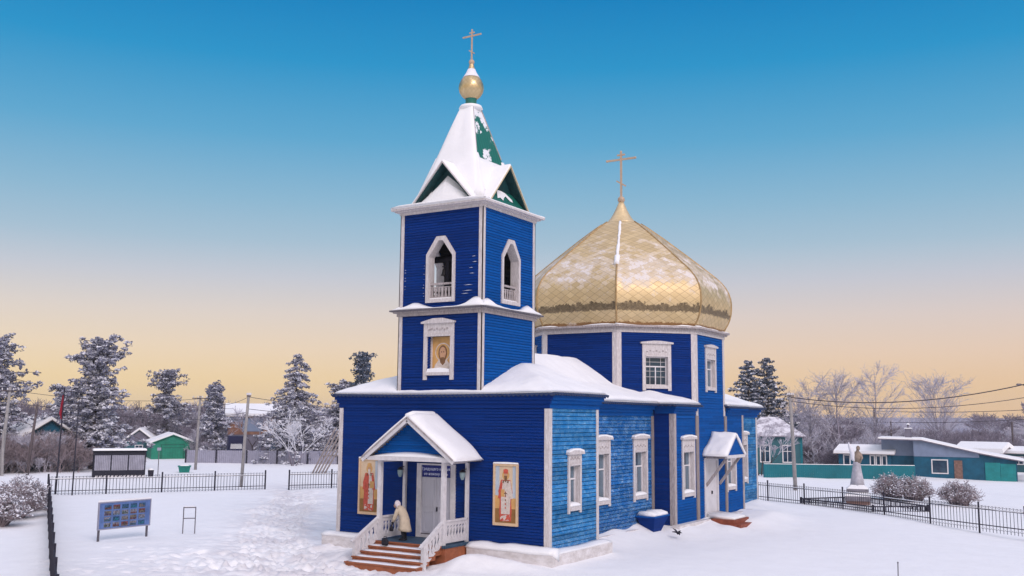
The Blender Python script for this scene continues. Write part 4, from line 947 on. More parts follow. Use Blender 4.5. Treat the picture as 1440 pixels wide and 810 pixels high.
# ================================================================== THINGS AT THE CHURCH
def saint_panel(x0, x1, z0, z1, robe, label):
    L = Vector(((x0 + x1) / 2, -0.06, z0)); root = thing('icon_panel', L, label, 'icon panel', 'painted saint panels on the front wall')
    f = Fr(((x0 + x1) / 2, 0, z0), (1, 0, 0), (0, -1, 0)); w = (x1 - x0) / 2; h = z1 - z0
    B = lambda mb, n, m, p=root, sm=False: mb.build(n, m, p, L, sm)
    mb = MB(); mb.ring(f, [(-w, 0), (w, 0), (w, h), (-w, h)], [(-w + 0.08, 0.1), (w - 0.08, 0.1), (w - 0.08, h - 0.08), (-w + 0.08, h - 0.08)], 0.025, 0.10); B(mb, 'frame', ['icon_frame'])
    mb = MB(); mb.box(f, -w + 0.05, w - 0.05, 0.03, 0.06, 0.06, h - 0.05, 0)
    iw = w - 0.085
    mb.box(f, -iw, iw, 0.06, 0.063, 0.105, 0.62, 1); mb.prism(f, [(-iw, 0.625), (iw, 0.625), (iw, 1.0), (-iw, 1.1)], 0.06, 0.0625, 2)
    mb.prism(f, [(-iw, 1.1), (-0.28, 1.06), (-0.28, h - 0.085), (-iw, h - 0.085)], 0.06, 0.0622, 0 if robe else 3); mb.prism(f, [(0.30, 1.02), (iw, 1.0), (iw, h - 0.085), (0.30, h - 0.085)], 0.06, 0.0622, 3)
    B(mb, 'painted_ground', ['icon_cream', 'icon_floor', 'icon_gold', 'icon_sky'])
    mb = MB(); hz = h - 0.42
    P = lambda pts, b, m: mb.prism(f, pts, 0.064, 0.064 + b, m)
    P(disc(0.0, hz, 0.155, 20, 0.17), 0.003, 3)
    outer, inner = (4, 5) if robe else (5, 4)
    P([(-0.24, 0.16), (0.24, 0.16), (0.27, 0.55), (0.24, 0.9), (0.3, 1.2), (0.2, hz - 0.17), (-0.2, hz - 0.17), (-0.32, 1.25), (-0.25, 0.9), (-0.27, 0.5)], 0.006, 4)
    P([(-0.04 if robe else -0.19, 0.42), (0.23 if robe else 0.19, 0.42), (0.22, 1.1), (0.17, hz - 0.2), (0.0 if robe else -0.15, hz - 0.2), (-0.02 if robe else -0.2, 1.0)], 0.009, 5)
    P([(-0.33, 1.0), (-0.2, 0.98), (-0.13, hz - 0.3), (-0.2, hz - 0.19)], 0.010, 4); P([(0.33, 1.0), (0.2, 0.98), (0.12, hz - 0.3), (0.2, hz - 0.19)], 0.010, 4 if robe else 5)
    for s in (-1, 1):
        for k in (0, 1): P([(s * 0.10 - 0.045, hz - 0.26 + 0.09 * k), (s * 0.10 + 0.0, hz - 0.29 + 0.09 * k), (s * 0.10 + 0.045, hz - 0.2 - 0.09 * k + 0.0), (s * 0.10 + 0.02, hz - 0.185 - 0.09 * k)], 0.012, 7)
    for k in range(5):
        P([(-0.022, 0.62 + k * 0.14), (0.022, 0.62 + k * 0.14), (0.022, 0.68 + k * 0.14), (-0.022, 0.68 + k * 0.14)], 0.0125, 7 if k == 2 else 4)
    P([(-0.07, 1.16), (0.07, 1.16), (0.07, 1.19), (-0.07, 1.19)], 0.014, 7); P([(-0.015, 1.06), (0.015, 1.06), (0.015, 1.24), (-0.015, 1.24)], 0.0145, 7)
    P([(0.05 if robe else -0.2, 1.05), (0.26 if robe else -0.04, 1.05), (0.26 if robe else -0.04, 1.32), (0.05 if robe else -0.2, 1.32)], 0.013, 3)
    P(disc(0, hz + 0.0, 0.075, 14, 0.10), 0.011, 6); P([(-0.065, hz - 0.02), (0.065, hz - 0.02), (0.045, hz - 0.2), (0, hz - 0.26), (-0.045, hz - 0.2)], 0.012, 8 if not robe else 5)
    P([(-0.085, hz + 0.06), (0.085, hz + 0.06), (0.1, hz + 0.2), (0.0, hz + 0.235), (-0.1, hz + 0.2)], 0.013, 4 if not robe else 3)
    for k in range(18): P([(random.uniform(-0.24, 0.2), 0.16 + k * 0.012), (random.uniform(-0.24, 0.2), 0.2), (random.uniform(-0.2, 0.22), 0.4)], 0.012 + k * 1e-4, 5 if k % 3 == 0 else 4)
    B(mb, 'robed_figure', ['icon_cream', 'icon_floor', 'icon_gold', 'icon_gold', 'icon_red', 'icon_pale', 'icon_skin', 'icon_brown', 'icon_brown'])
    mb = MB(); mb.prism(f, [(-w, h + 0.002), (w, h + 0.002), (w - 0.03, h + 0.05), (0, h + 0.065), (-w + 0.03, h + 0.05)], 0.03, 0.12); B(mb, 'snow', ['roof_snow'])
saint_panel(-8.86, -7.78, 0.80, 3.04, True, 'tall painted panel of a saint in orange robes, left of the porch posts')
saint_panel(-2.33, -1.25, 0.76, 3.02, False, 'tall painted panel of a saint in white and red robes, between porch and wall corner')

# sign over the door
L = Vector((-5, -0.05, 2.63)); root = thing('sign', L, 'dark blue sign with two lines of white lettering above the front door', 'sign')
mb = MB(); mb.box(FRONT, -5.67, -4.32, 0.005, 0.04, 2.40, 2.85); mb.build('board', ['sign_blue'], root, L)
def lettering(txt, x, z, size, parent, L, fr_rot=(math.pi / 2, 0, 0), mat='letter', y=-0.044, name='lettering'):
    cu = bpy.data.curves.new(name, 'FONT'); cu.body = txt; cu.size = size; cu.align_x = 'CENTER'; cu.align_y = 'CENTER'; cu.extrude = 0.002; cu.space_character = 1.05; cu.offset = 0.002
    o = bpy.data.objects.new(name, cu); COL.objects.link(o); cu.materials.append(M[mat]); o.parent = parent; o.location = Vector((x, y, z)) - L; o.rotation_euler = fr_rot; bpy.context.view_layer.update(); me = bpy.data.meshes.new_from_object(o.evaluated_get(bpy.context.evaluated_depsgraph_get())); me.name = name; n = bpy.data.objects.new(name, me); COL.objects.link(n); n.parent = parent; n.location = o.location; n.rotation_euler = fr_rot; bpy.data.objects.remove(o); return n
lettering('Грядущаго ко Мнѣ', -5.0, 2.71, 0.145, root, L); lettering('не изжену вонъ', -5.0, 2.52, 0.145, root, L)

# bells in the belfry
def bell(x, y, ztop, r, h, label):
    L = Vector((x, y, ztop - h)); root = thing('bell', L, label, 'bell', 'bells hanging in the belfry')
    mb = MB(); mb.lathe((x, y, ztop - h), [(r, 0.0), (r * 0.98, h * 0.05), (r * 0.80, h * 0.2), (r * 0.66, h * 0.45), (r * 0.58, h * 0.75), (r * 0.42, h * 0.93), (r * 0.1, h)], 18); mb.build('bell_body', ['bronze'], root, L, True)
    mb = MB(); mb.tube([(x, y, ztop - 0.02), (x, y, ztop + 0.12)], 0.04, 6); mb.box(W0, x - 0.1, x + 0.1, y - 0.03, y + 0.03, ztop + 0.05, ztop + 0.1); mb.build('yoke', ['iron'], root, L)
    mb = MB(); mb.tube([(x, y, ztop - h * 0.4), (x, y, ztop - h - 0.03)], 0.015, 5); mb.blob((x, y, ztop - h - 0.04), r * 0.16, 0, 8, 5); mb.build('clapper', ['iron'], root, L)
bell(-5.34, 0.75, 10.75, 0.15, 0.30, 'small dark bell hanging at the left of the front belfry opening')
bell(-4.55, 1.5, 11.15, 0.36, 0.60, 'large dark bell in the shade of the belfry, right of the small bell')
L = Vector((-5, 1.1, 11.2)); mb = MB(); mb.box(W0, -6.69, -3.31, 0.68, 0.82, 11.0, 11.14); mb.box(W0, -6.69, -3.31, 1.43, 1.57, 11.25, 11.4)
mb.box(W0, -5.18, -5.02, 0.6, 0.76, 9.0, 11.0); tag(mb.build('bell_beam', ['dark_inside'], None, L), 'dark timber frame inside the belfry that carries the bells', 'timber frame')

# lamps on the rear posts of the porch
for x, lab in ((-6.48, 'small glass lantern on the rear left post of the porch'), (-3.50, 'small glass lantern on the rear right post of the porch')):
    L = Vector((x - 0.08, -0.25, 2.55)); root = thing('wall_lamp', L, lab, 'lamp', 'porch lanterns')
    c = Vector((x - 0.1, -0.27, 2.5)); mb = MB(); mb.lathe(c, [(0.05, -0.13), (0.10, 0.0), (0.11, 0.14), (0.04, 0.18)], 8); mb.build('lamp_glass', ['lamp_glass'], root, L)
    mb = MB(); mb.lathe(c, [(0.14, 0.16), (0.08, 0.22), (0.01, 0.27)], 8); mb.beam(c + Vector((0, 0.0, 0.25)), Vector((x, -0.15, 2.78)), 0.03, 0.03); mb.build('bracket', ['iron'], root, L)

# planter
L = Vector((-0.55, 10.6, -0.3)); root = thing('planter', L, 'blue tapered planter box full of snow beside the wall', 'planter')
mb = MB(); mb.frustum(W0, (-0.78, -0.34, 10.2, 11.0), (-1.0, -0.10, 9.78, 11.42), -0.35, 0.36); mb.build('box', ['blue_front'], root, L)
mb = MB(); mb.ring(Fr((0, 0, 0.36), (1, 0, 0), (0, 0, 1), (0, 1, 0)), [(-1.03, 9.74), (-0.07, 9.74), (-0.07, 11.46), (-1.03, 11.46)], [(-0.95, 9.83), (-0.15, 9.83), (-0.15, 11.37), (-0.95, 11.37)], -0.01, 0.05); mb.build('rim', ['blue_side'], root, L)
xs = np.arange(-0.99, -0.10, 0.08); ys = np.arange(9.79, 11.43, 0.08)
mb = MB(); rings = []
for i in range(14):
    y = 9.8 + 1.6 * i / 13; h = 0.10 + 0.16 * float(vnoise(i * 0.7, 4, 8)) + 0.06
    rings.append([Vector((-0.98, y, 0.40)), Vector((-0.12, y, 0.40)), Vector((-0.16, y, 0.43 + h * 0.5)), Vector((-0.45, y, 0.43 + h)), Vector((-0.9, y, 0.43 + h * 0.9))])
mb.loft(rings); mb.build('snow', ['roof_snow'], root, L, True)

# twigs lying on the snow
mb = MB(); 
for k in range(9):
    a = random.uniform(0, 6.28); l = random.uniform(0.1, 0.3); c = Vector((0.75, 10.4, -0.3)); d = Vector((math.cos(a), math.sin(a), random.uniform(0.1, 0.8)))
    mb.tube([c - d * l * 0.3, c + d * l * 0.5 + Vector((0, 0, .03)), c + d * l], [0.03, 0.035, 0.01], 5)
tag(mb.build('twig_clump', ['iron'], None, (0.75, 10.4, -0.3)), 'small dark clump of twigs lying on the snow near the blue planter', 'twigs')

# bag on the top step
L = Vector((-5.78, -2.12, -0.02)); root = thing('bag', L, 'small black bag standing on the upper porch step', 'bag')
mb = MB(); mb.loft([[L + Vector((math.cos(t) * rx, math.sin(t) * ry, z)) for t in np.linspace(0, 2 * math.pi, 12, endpoint=False)] for z, rx, ry in ((0, .13, .08), (.06, .16, .1), (.16, .15, .09), (.23, .10, .05), (.26, .05, .03))]); mb.build('body', ['black_cloth'], root, L, True)
mb = MB(); mb.tube([L + Vector((-.07, 0, .23)), L + Vector((-.05, 0, .31)), L + Vector((.05, 0, .31)), L + Vector((.07, 0, .23))], 0.013, 5); mb.build('handle', ['black_cloth'], root, L, True)

# ---- the woman on the porch -----------------------------------------
PB = Vector((-5.60, -1.22, ZD)); root = thing('person', PB, 'person in a long cream coat, pale headscarf and black boots bending on the porch', 'person')
def PP(f, l, u): return PB + Vector((-f, -l, u))     # f = the way she faces (towards -x), l = her left (towards camera), u = up
J = {}; V = []; E = []; RAD = []
def jv(n, p, r, parent=None):
    J[n] = len(V); V.append(tuple(p - PB)); RAD.append(r)
    if parent: E.append((J[parent], J[n]))
jv('pelvis', PP(-0.02, 0, 0.76), (0.15, 0.12)); jv('spine', PP(0.04, 0, 0.95), (0.13, 0.10), 'pelvis'); jv('chest', PP(0.17, 0, 1.12), (0.15, 0.11), 'spine'); jv('neck', PP(0.27, 0, 1.22), 0.055, 'chest'); jv('skull', PP(0.33, 0, 1.29), 0.095, 'neck'); jv('crown', PP(0.36, 0, 1.35), 0.085, 'skull')
for s, n in ((1, 'l'), (-1, 'r')):
    jv('hip' + n, PP(-0.03, s * 0.09, 0.70), 0.09, 'pelvis'); jv('knee' + n, PP(0.03 - s * 0.02, s * 0.09, 0.42), 0.065, 'hip' + n); jv('ankle' + n, PP(-0.03 - s * 0.03, s * 0.09, 0.09), 0.045, 'knee' + n); jv('toe' + n, PP(0.12 - s * 0.03, s * 0.10, 0.035), 0.035, 'ankle' + n)
    jv('sh' + n, PP(0.19, s * 0.17, 1.13), 0.065, 'chest')
    if n == 'l': el, wr = PP(0.27, 0.21, 0.90), PP(0.37, 0.20, 0.69)
    else: el, wr = PP(0.30, -0.20, 0.98), PP(0.40, -0.12, 1.10)
    jv('el' + n, el, 0.05, 'sh' + n); jv('wr' + n, wr, 0.034, 'el' + n)
    d = (wr - el).normalized(); sd_ = Vector((0, -s, 0)); nr = d.cross(sd_)
    jv('palm' + n, wr + d * 0.05, (0.036, 0.022), 'wr' + n)
    for q, (off, ln) in enumerate(((-0.024, 0.068), (-0.008, 0.078), (0.008, 0.073), (0.024, 0.056))):
        b = wr + d * 0.075 + nr * off * 1.1
        jv(f'f{q}a' + n, b, 0.0095, 'palm' + n); jv(f'f{q}b' + n, b + d * ln * 0.5 - sd_ * 0.004, 0.009, f'f{q}a' + n); jv(f'f{q}c' + n, b + d * ln * 0.85 + sd_ * 0.022, 0.008, f'f{q}b' + n)
    t0 = wr + d * 0.03 + nr * 0.03; jv('ta' + n, t0, 0.011, 'palm' + n); jv('tb' + n, t0 + d * 0.03 + nr * 0.018 + sd_ * 0.01, 0.010, 'ta' + n); jv('tc' + n, t0 + d * 0.055 + nr * 0.016 + sd_ * 0.02, 0.008, 'tb' + n)
me = bpy.data.meshes.new('body'); me.from_pydata(V, E, []); body = bpy.data.objects.new('body', me); COL.objects.link(body); body.parent = root
md = body.modifiers.new('skin', 'SKIN'); sk = me.skin_vertices[0].data
for i, r in enumerate(RAD): sk[i].radius = r if hasattr(r, '__len__') else (r, r)
sk[0].use_root = True; md.use_smooth_shade = True; body.modifiers.new('sub', 'SUBSURF').levels = 1; body.modifiers['sub'].render_levels = 1; me.materials.append(M['skin'])
def pmesh(mb, n, m, sm=True): return mb.build(n, m, root, PB, sm)
def oval(c, rx, ry, tilt, n=16, pleat=0.0):
    """ring round the spine; tilt leans it forward"""
    out = []
    for k in range(n):
        t = 2 * math.pi * k / n; q = 1 + pleat * math.sin(5 * t); a = rx * math.cos(t) * q; b = ry * math.sin(t) * q
        out.append(c + Vector((-a * math.cos(tilt), -b, -a * math.sin(tilt))))
    return out
mb = MB(); mb.loft([oval(PP(-0.05, 0, 0.36), 0.27, 0.25, -0.12, 20, 0.05), oval(PP(-0.045, 0, 0.45), 0.245, 0.235, -0.08, 20, 0.04), oval(PP(-0.035, 0, 0.60), 0.205, 0.215, 0, 20, 0.03), oval(PP(-0.02, 0, 0.76), 0.185, 0.20, 0.1, 20, 0.015), oval(PP(0.02, 0, 0.90), 0.165, 0.185, 0.45, 20), oval(PP(0.09, 0, 1.02), 0.165, 0.195, 0.75, 20), oval(PP(0.165, 0, 1.12), 0.15, 0.205, 0.9, 20), oval(PP(0.22, 0, 1.19), 0.11, 0.15, 1.0, 20), oval(PP(0.262, 0, 1.225), 0.075, 0.085, 1.0, 20)])
P3 = lambda n: PB + Vector(V[J[n]])
for n in 'lr':
    a, b, c = P3('sh' + n), P3('el' + n), P3('wr' + n); mb.tube([a + (a - b).normalized() * 0.03, a * 0.6 + b * 0.4, b, b * 0.5 + c * 0.5, c], [0.085, 0.085, 0.073, 0.068, 0.058], 12)
mb.tube([PP(0.23, -0.1, 1.19), PP(0.285, -0.06, 1.225), PP(0.285, 0.06, 1.225), PP(0.23, 0.1, 1.19)], [0.03, 0.04, 0.04, 0.03], 8)
pmesh(mb, 'coat', ['coat'])
hd = P3('skull') + Vector((-0.01, 0, 0.035)); mb = MB()
rings = []
for i in range(9):
    th = math.pi * (0.02 + 0.80 * i / 8); row = []
    for k in range(14):
        ph = 2 * math.pi * k / 14; r = 0.125 + 0.012 * math.sin(3 * ph); x = math.sin(th) * math.cos(ph); y = math.sin(th) * math.sin(ph); z = math.cos(th)
        v = Vector((x * r * 1.02, y * r * 0.92, z * r * 1.12))
        if x < -0.55 and z < 0.45: v *= 0.80        # opens over the face
        row.append(hd + Vector((v.x * 0.92 + v.z * -0.28, v.y, v.z * 0.95 + v.x * 0.25)))
    rings.append(row)
mb.loft(rings); mb.tube([hd + Vector((0.02, 0, -0.10)), hd + Vector((0.07, 0, -0.13)), hd + Vector((0.16, 0, -0.17))], [0.08, 0.09, 0.03], 8); pmesh(mb, 'headscarf', ['scarf'])
fc_ = hd + Vector((-0.115, 0, -0.06)); mb = MB(); mb.blob(fc_ + Vector((0.025, 0, 0)), (0.06, 0.068, 0.085), 0, 12, 8); mb.tube([fc_ + Vector((-0.03, 0, 0.02)), fc_ + Vector((-0.058, 0, -0.012)), fc_ + Vector((-0.032, 0, -0.018))], [0.01, 0.016, 0.012], 6)
for s in (-1, 1): mb.blob(fc_ + Vector((-0.032, s * 0.025, 0.02)), (0.008, 0.011, 0.008), 1, 6, 4)
mb.box(W0, fc_.x - 0.036, fc_.x - 0.02, fc_.y - 0.02, fc_.y + 0.02, fc_.z - 0.045, fc_.z - 0.038, 2); pmesh(mb, 'face', ['skin', 'dark_inside', 'icon_red'])
for n in 'lr':
    an, to, kn = P3('ankle' + n), P3('toe' + n), P3('knee' + n); mb = MB(); mb.tube([kn, kn * 0.45 + an * 0.55, an], [0.08, 0.07, 0.06], 10); mb.tube([an + Vector((0.05, 0, -0.03)), an + Vector((0, 0, -0.03)), to + Vector((0, 0, 0.01)), to + Vector((-0.04, 0, 0.005))], [0.045, 0.058, 0.045, 0.025], 10)
    mb.box(W0, to.x - 0.05, an.x + 0.06, an.y - 0.045, an.y + 0.045, ZD + 0.002, ZD + 0.025); pmesh(mb, 'boot', ['black_cloth'])
for n in 'lr':
    d = (P3('wr' + n) - P3('el' + n)).normalized(); mb = MB(); w_ = P3('wr' + n)
    mb.tube([w_ - d * 0.02, w_ + d * 0.03, w_ + d * 0.075], [0.043, 0.043, 0.036], 8)
    for q in range(4):
        mb.tube([P3(f'f{q}a' + n) - d * 0.01, P3(f'f{q}b' + n), P3(f'f{q}c' + n)], [0.014, 0.013, 0.011], 6)
    mb.tube([P3('ta' + n), P3('tb' + n), P3('tc' + n)], [0.016, 0.014, 0.012], 6); pmesh(mb, 'glove', ['black_cloth'])
hp = P3('f1cl') + Vector((-0.01, 0.0, -0.09)); L = hp
HB = MB(); HB.loft([[hp + Vector((math.cos(t) * rx, math.sin(t) * ry, z)) for t in np.linspace(0, 2 * math.pi, 10, endpoint=False)] for z, rx, ry in ((-.14, .07, .05), (-.1, .1, .06), (0, .09, .05), (.05, .04, .03), (.1, .012, .012))])
tag(HB.build('carrier_bag', ['black_cloth'], None, L, True), 'dark carrier bag hanging from the hand of the person on the porch', 'bag')

# ================================================================== GROUND
def gz(x, y):
    x = np.asarray(x, float); y = np.asarray(y, float)
    z = -0.6 + 0.10 * vnoise(x * 0.07, y * 0.07, 1) + 0.045 * vnoise(x * 0.25, y * 0.25, 2) + 0.012 * vnoise(x * 1.1, y * 1.1, 3)
    z -= 0.12 * np.exp(-(((x + 5) / 5) ** 2 + ((y + 5) / 3) ** 2))
    # drift banked against the long side and the back
    def bank(x0, x1, y0, y1, top, w):
        d = np.hypot(np.maximum(np.maximum(x0 - x, x - x1), 0), np.maximum(np.maximum(y0 - y, y - y1), 0))
        return (top + 0.6) * np.exp(-(d / w) ** 1.6) * (1 + 0.35 * vnoise(x * 0.8, y * 0.8, 5))
    b = np.maximum(bank(-8.9, -1.1, 4.3, 11.9, 0.02, 1.1), bank(-9.9, -0.1, 11.9, 21.9, -0.13, 1.25)); b = np.maximum(b, bank(-8.9, -1.1, 21, 27.3, -0.02, 2.0))
    b = np.maximum(b, bank(-0.6, 1.2, 15.0, 16.0, -0.35, 1.0)); b = np.maximum(b, bank(-1, 1.6, 17.8, 22.5, -0.15, 1.2)); b = np.maximum(b, bank(-9.9, -0.1, 0.0, 4.2, -0.42, 0.7))
    z = z + b
    z += 0.46 * np.exp(-(((x + 2.35) / 0.85) ** 2 + ((y + 1.75) / 0.75) ** 2)) + 0.30 * np.exp(-(((x + 1.2) / 1.4) ** 2 + ((y + 1.1) / 0.45) ** 2)) + 0.32 * np.exp(-(((x + 7.7) / 0.8) ** 2 + ((y + 1.7) / 0.9) ** 2))
    # trodden path from the steps to the gap in the fence
    px = np.array([-5.0, -7.5, -12.0, -20.0, -27.0, -33.5, -38]); py = np.array([-3.6, -5.2, -1.5, 7.0, 15.5, 22.0, 27])
    d = np.full(x.shape, 1e9)
    for i in range(len(px) - 1):
        ax, ay, bx, by = px[i], py[i], px[i + 1], py[i + 1]; t = np.clip(((x - ax) * (bx - ax) + (y - ay) * (by - ay)) / ((bx - ax) ** 2 + (by - ay) ** 2), 0, 1)
        d = np.minimum(d, np.hypot(x - ax - t * (bx - ax), y - ay - t * (by - ay)))
    global TROD
    k = np.exp(-(d / 2.6) ** 2); near = np.exp(-(((x + 9) / 5.5) ** 2 + ((y + 6) / 5) ** 2)); k = np.clip(k + near * 0.8, 0, 1); TROD = k
    z += 0.4 * k * (0.8 * vnoise(x * 1.1, y * 1.1, 7) * np.abs(vnoise(x * 2.3, y * 2.3, 8)) * 2 + 0.50 * np.abs(vnoise(x * 1.9, y * 1.9, 9)) + 0.22 * vnoise(x * 3.1, y * 3.1, 10) - 0.12) - 0.10 * np.exp(-(d / 0.7) ** 2)
    for mx, my, h, w in ((-24, 9.5, 0.16, 1.5), (-21, 12, 0.14, 1.2), (-17, 3.0, 0.12, 1.3), (-13.5, -5.5, 0.1, 2)): z += h * np.exp(-(((x - mx) / w) ** 2 + ((y - my) / w) ** 2)) * (1 + vnoise(x * 2, y * 2, 12))
    # ploughed banks by the street and in front of the far fences
    fx = np.clip((x + 11.5) / 12.0, -0.3, 1.6); fy = 60.8 + 0.72 * (x + 11.35); z += (0.42 + 0.55 * vnoise(x * 0.35, y * 0.1, 13)) * np.exp(-((y - fy) / 2.2) ** 2) * sstep(-16, -11, x) * sstep(22, 14, x)
    z -= 0.35 * sstep(6, 14, x) * np.exp(-((y - 30 + 0.6 * (x - 6)) / 7) ** 2)
    fl = (x + 42.4) * -0.55 - (y - 8.5) * 0.83
    z += 0.10 * np.exp(-(fl / 0.6) ** 2) * (x < 0)
    z += 0.2 * sstep(38, 48, np.hypot(x + 60, y - 30)) * 0
    r = np.hypot(x, y - 10); z += 1.5 * sstep(180, 800, r)
    return z
def axis(c0, c1, step, far, grow):
    a = list(np.arange(c0, c1 + 1e-6, step)); s = step
    while a[-1] < far: s *= grow; a.append(a[-1] + s)
    s = step; lo = [c0]
    while lo[-1] > -far: s *= grow; lo.append(lo[-1] - s)
    return np.array(lo[:0:-1] + a)
gx = axis(-31, 3, 0.10, 850, 1.055); gy = axis(-10, 16, 0.10, 850, 1.055)
X, Y = np.meshgrid(gx, gy, indexing='ij'); Z = gz(X, Y); TRODG = TROD * np.clip(0.15 + 2.2 * np.abs(vnoise(X * 1.9, Y * 1.9, 9)) + 1.2 * vnoise(X * 0.7, Y * 0.7, 14), 0, 1); 
def dent(x, y, ang, depth, l=0.19, w=0.10):
    i0, i1 = np.searchsorted(gx, (x - 0.6, x + 0.6)); j0, j1 = np.searchsorted(gy, (y - 0.6, y + 0.6))
    dx = X[i0:i1, j0:j1] - x; dy = Y[i0:i1, j0:j1] - y; u = dx * math.cos(ang) + dy * math.sin(ang); v = -dx * math.sin(ang) + dy * math.cos(ang); q = np.sqrt((u / l) ** 2 + (v / w) ** 2)
    Z[i0:i1, j0:j1] += -depth * np.exp(-q ** 2.6) + depth * 0.35 * np.exp(-((q - 1.7) / 0.45) ** 2)
px = [-5.2, -7.8, -12.0, -20.0, -27.0, -33.5]; py = [-3.7, -5.0, -1.5, 7.0, 15.5, 22.0]
rp_ = random.Random(11)
for tr in range(7):
    s = 0.0; side_ = 1; wob = rp_.uniform(0, 9)
    for i in range(len(px) - 1):
        p = Vector((px[i], py[i])); q = Vector((px[i + 1], py[i + 1])); d_ = (q - p); ln = d_.length; d_.normalize(); n_ = Vector((-d_.y, d_.x)); t = 0
        while t < ln:
            c_ = p + d_ * t + n_ * ((tr - 3) * 0.42 + 0.5 * float(vnoise(s * 0.25, wob, 3)) + side_ * 0.13); dent(c_.x, c_.y, math.atan2(d_.y, d_.x) + rp_.uniform(-.3, .3), rp_.uniform(0.06, 0.14)); side_ = -side_; t += rp_.uniform(0.34, 0.52); s += 0.4
for k in range(300):
    r_ = abs(rp_.gauss(0, 2.6)); a_ = rp_.uniform(0, 6.283); dent(-9.5 + 1.3 * r_ * math.cos(a_), -6.0 + r_ * math.sin(a_), rp_.uniform(0, 3.14), rp_.uniform(0.03, 0.10), rp_.uniform(.14, .24), rp_.uniform(.1, .16))
ni, nj = X.shape; idx = np.arange(ni * nj).reshape(ni, nj)
F = np.stack([idx[:-1, :-1].ravel(), idx[1:, :-1].ravel(), idx[1:, 1:].ravel(), idx[:-1, 1:].ravel()], 1)
ground = np_mesh('ground', np.stack([X.ravel(), Y.ravel(), Z.ravel()], 1), F, 0, ['ground_snow'], None, (0, 0, 0), True); ground['kind'] = 'structure'
at = ground.data.attributes.new('trodden', 'FLOAT', 'POINT'); at.data.foreach_set('value', (np.clip(TRODG, 0, 1)).astype(np.float32).ravel())
def G(x, y): return float(gz(np.array([x]), np.array([y]))[0])

# ================================================================== FENCES
def fence(pts, label, top=0.62, post=0.85, pick=0.20, base=-0.6, snow=True, pw=0.024, name='metal_fence'):
    pts = [Vector((x, y, 0)) for x, y in pts]; L = Vector((pts[0].x, pts[0].y, base)); root = thing(name, L, label, 'fence')
    for p in pts:
        mb = MB(); z = G(p.x, p.y); mb.box(W0, p.x - 0.04, p.x + 0.04, p.y - 0.04, p.y + 0.04, min(z, base) - 0.3, base + post + 0.55); mb.build('post', ['iron'], root, L)
    for p, q in zip(pts[:-1], pts[1:]):
        d = q - p; n = max(2, int(d.length / pick)); u = d.normalized(); mb = MB()
        for zr in (base + 0.28, base + 1.05): mb.beam(p + Vector((0, 0, zr)), q + Vector((0, 0, zr)), 0.035, 0.045)
        for i in range(1, n):
            c = p + d * (i / n); mb.box(W0, c.x - pw / 2, c.x + pw / 2, c.y - pw / 2, c.y + pw / 2, base - 0.05, base + 1.22)
            w_ = d.length / n * 0.5       # scroll of the top and bottom bands
            for zc, sg in ((base + 1.16, 1), (base + 0.14, -1)):
                a = [c + u * (w_ * math.cos(t)) + Vector((0, 0, zc + sg * (0.08 * math.sin(t) - 0.02))) for t in np.linspace(0.25, math.pi - 0.25, 5)]
                mb.tube(a, 0.009, 3, 0, False)
        mb.build('panel', ['iron'], root, L)
        if snow:
            sb = MB(); m = max(4, int(d.length / 0.4)); P = [p + d * (i / m) + Vector((0, 0, base + 1.08 + 0.02 * float(vnoise(i * 0.5, p.x, 3)))) for i in range(m + 1)]
            sb.tube(P, [0.016 + 0.02 * (0.5 + float(vnoise(i * 0.9, p.y, 4))) for i in range(m + 1)], 6); sb.build('rail_snow', ['roof_snow'], root, L, True)
def seg(a, b, n): return [(a[0] + (b[0] - a[0]) * i / n, a[1] + (b[1] - a[1]) * i / n) for i in range(n + 1)]
fence(seg((-42.4, 8.5), (-35.3, 20.9), 4), 'long black metal fence behind the photo board, ending at the gap')
fence(seg((-34.4, 22.4), (-31.2, 28.0), 2), 'short black metal fence run between the gap and the church corner')
fence(seg((-42.4, 8.5), (-2.0, -18.1), 15), 'black metal fence clogged with snow along the lower left edge, seen end on', pick=0.09, pw=0.045)
fence([(-4.0, 35.2), (-2.64, 34.4), (0.27, 32.6), (3.06, 30.9), (5.95, 28.4), (8.8, 25.8), (11.4, 23.9), (13.6, 22.3), (16.0, 20.6)], 'black metal fence with scroll top across the snow to the right of the church', base=-0.66)

# low railing round the monument plot
L = Vector((3, 33, -0.6)); root = thing('low_railing', L, 'low dark railing round the monument plot, behind the right fence', 'railing')
q = [(-0.2, 33.6), (4.95, 30.25), (7.6, 32.6), (2.6, 37.8)]
for i in range(4):
    a, b = Vector((*q[i], 0)), Vector((*q[(i + 1) % 4], 0)); d = b - a; mb = MB()
    for z in (-0.30, -0.62): mb.beam(a + Vector((0, 0, z)), b + Vector((0, 0, z)), 0.06, 0.07)
    n = int(d.length / 0.16)
    for k in range(n): 
        c = a + d * k / n; mb.box(W0, c.x - 0.02, c.x + 0.02, c.y - 0.02, c.y + 0.02, -0.66, -0.31)
    mb.build('rail_side', ['iron'], root, L)
    mb = MB(); mb.box(W0, a.x - 0.06, a.x + 0.06, a.y - 0.06, a.y + 0.06, -0.95, -0.2); mb.build('post', ['iron'], root, L)
# ================================================================== YARD OBJECTS
CAM = Vector((18.03, -31.94, 4.73))
def facing(x, y, z=-0.6, turn=0.0):
    """frame at a place whose b axis looks roughly towards the viewpoint, turned by some degrees"""
    d = Vector((CAM.x - x, CAM.y - y, 0)).normalized(); d.rotate(Matrix.Rotation(R(turn), 3, 'Z')); a = Vector((-d.y, d.x, 0)); return Fr((x, y, z), a, d)
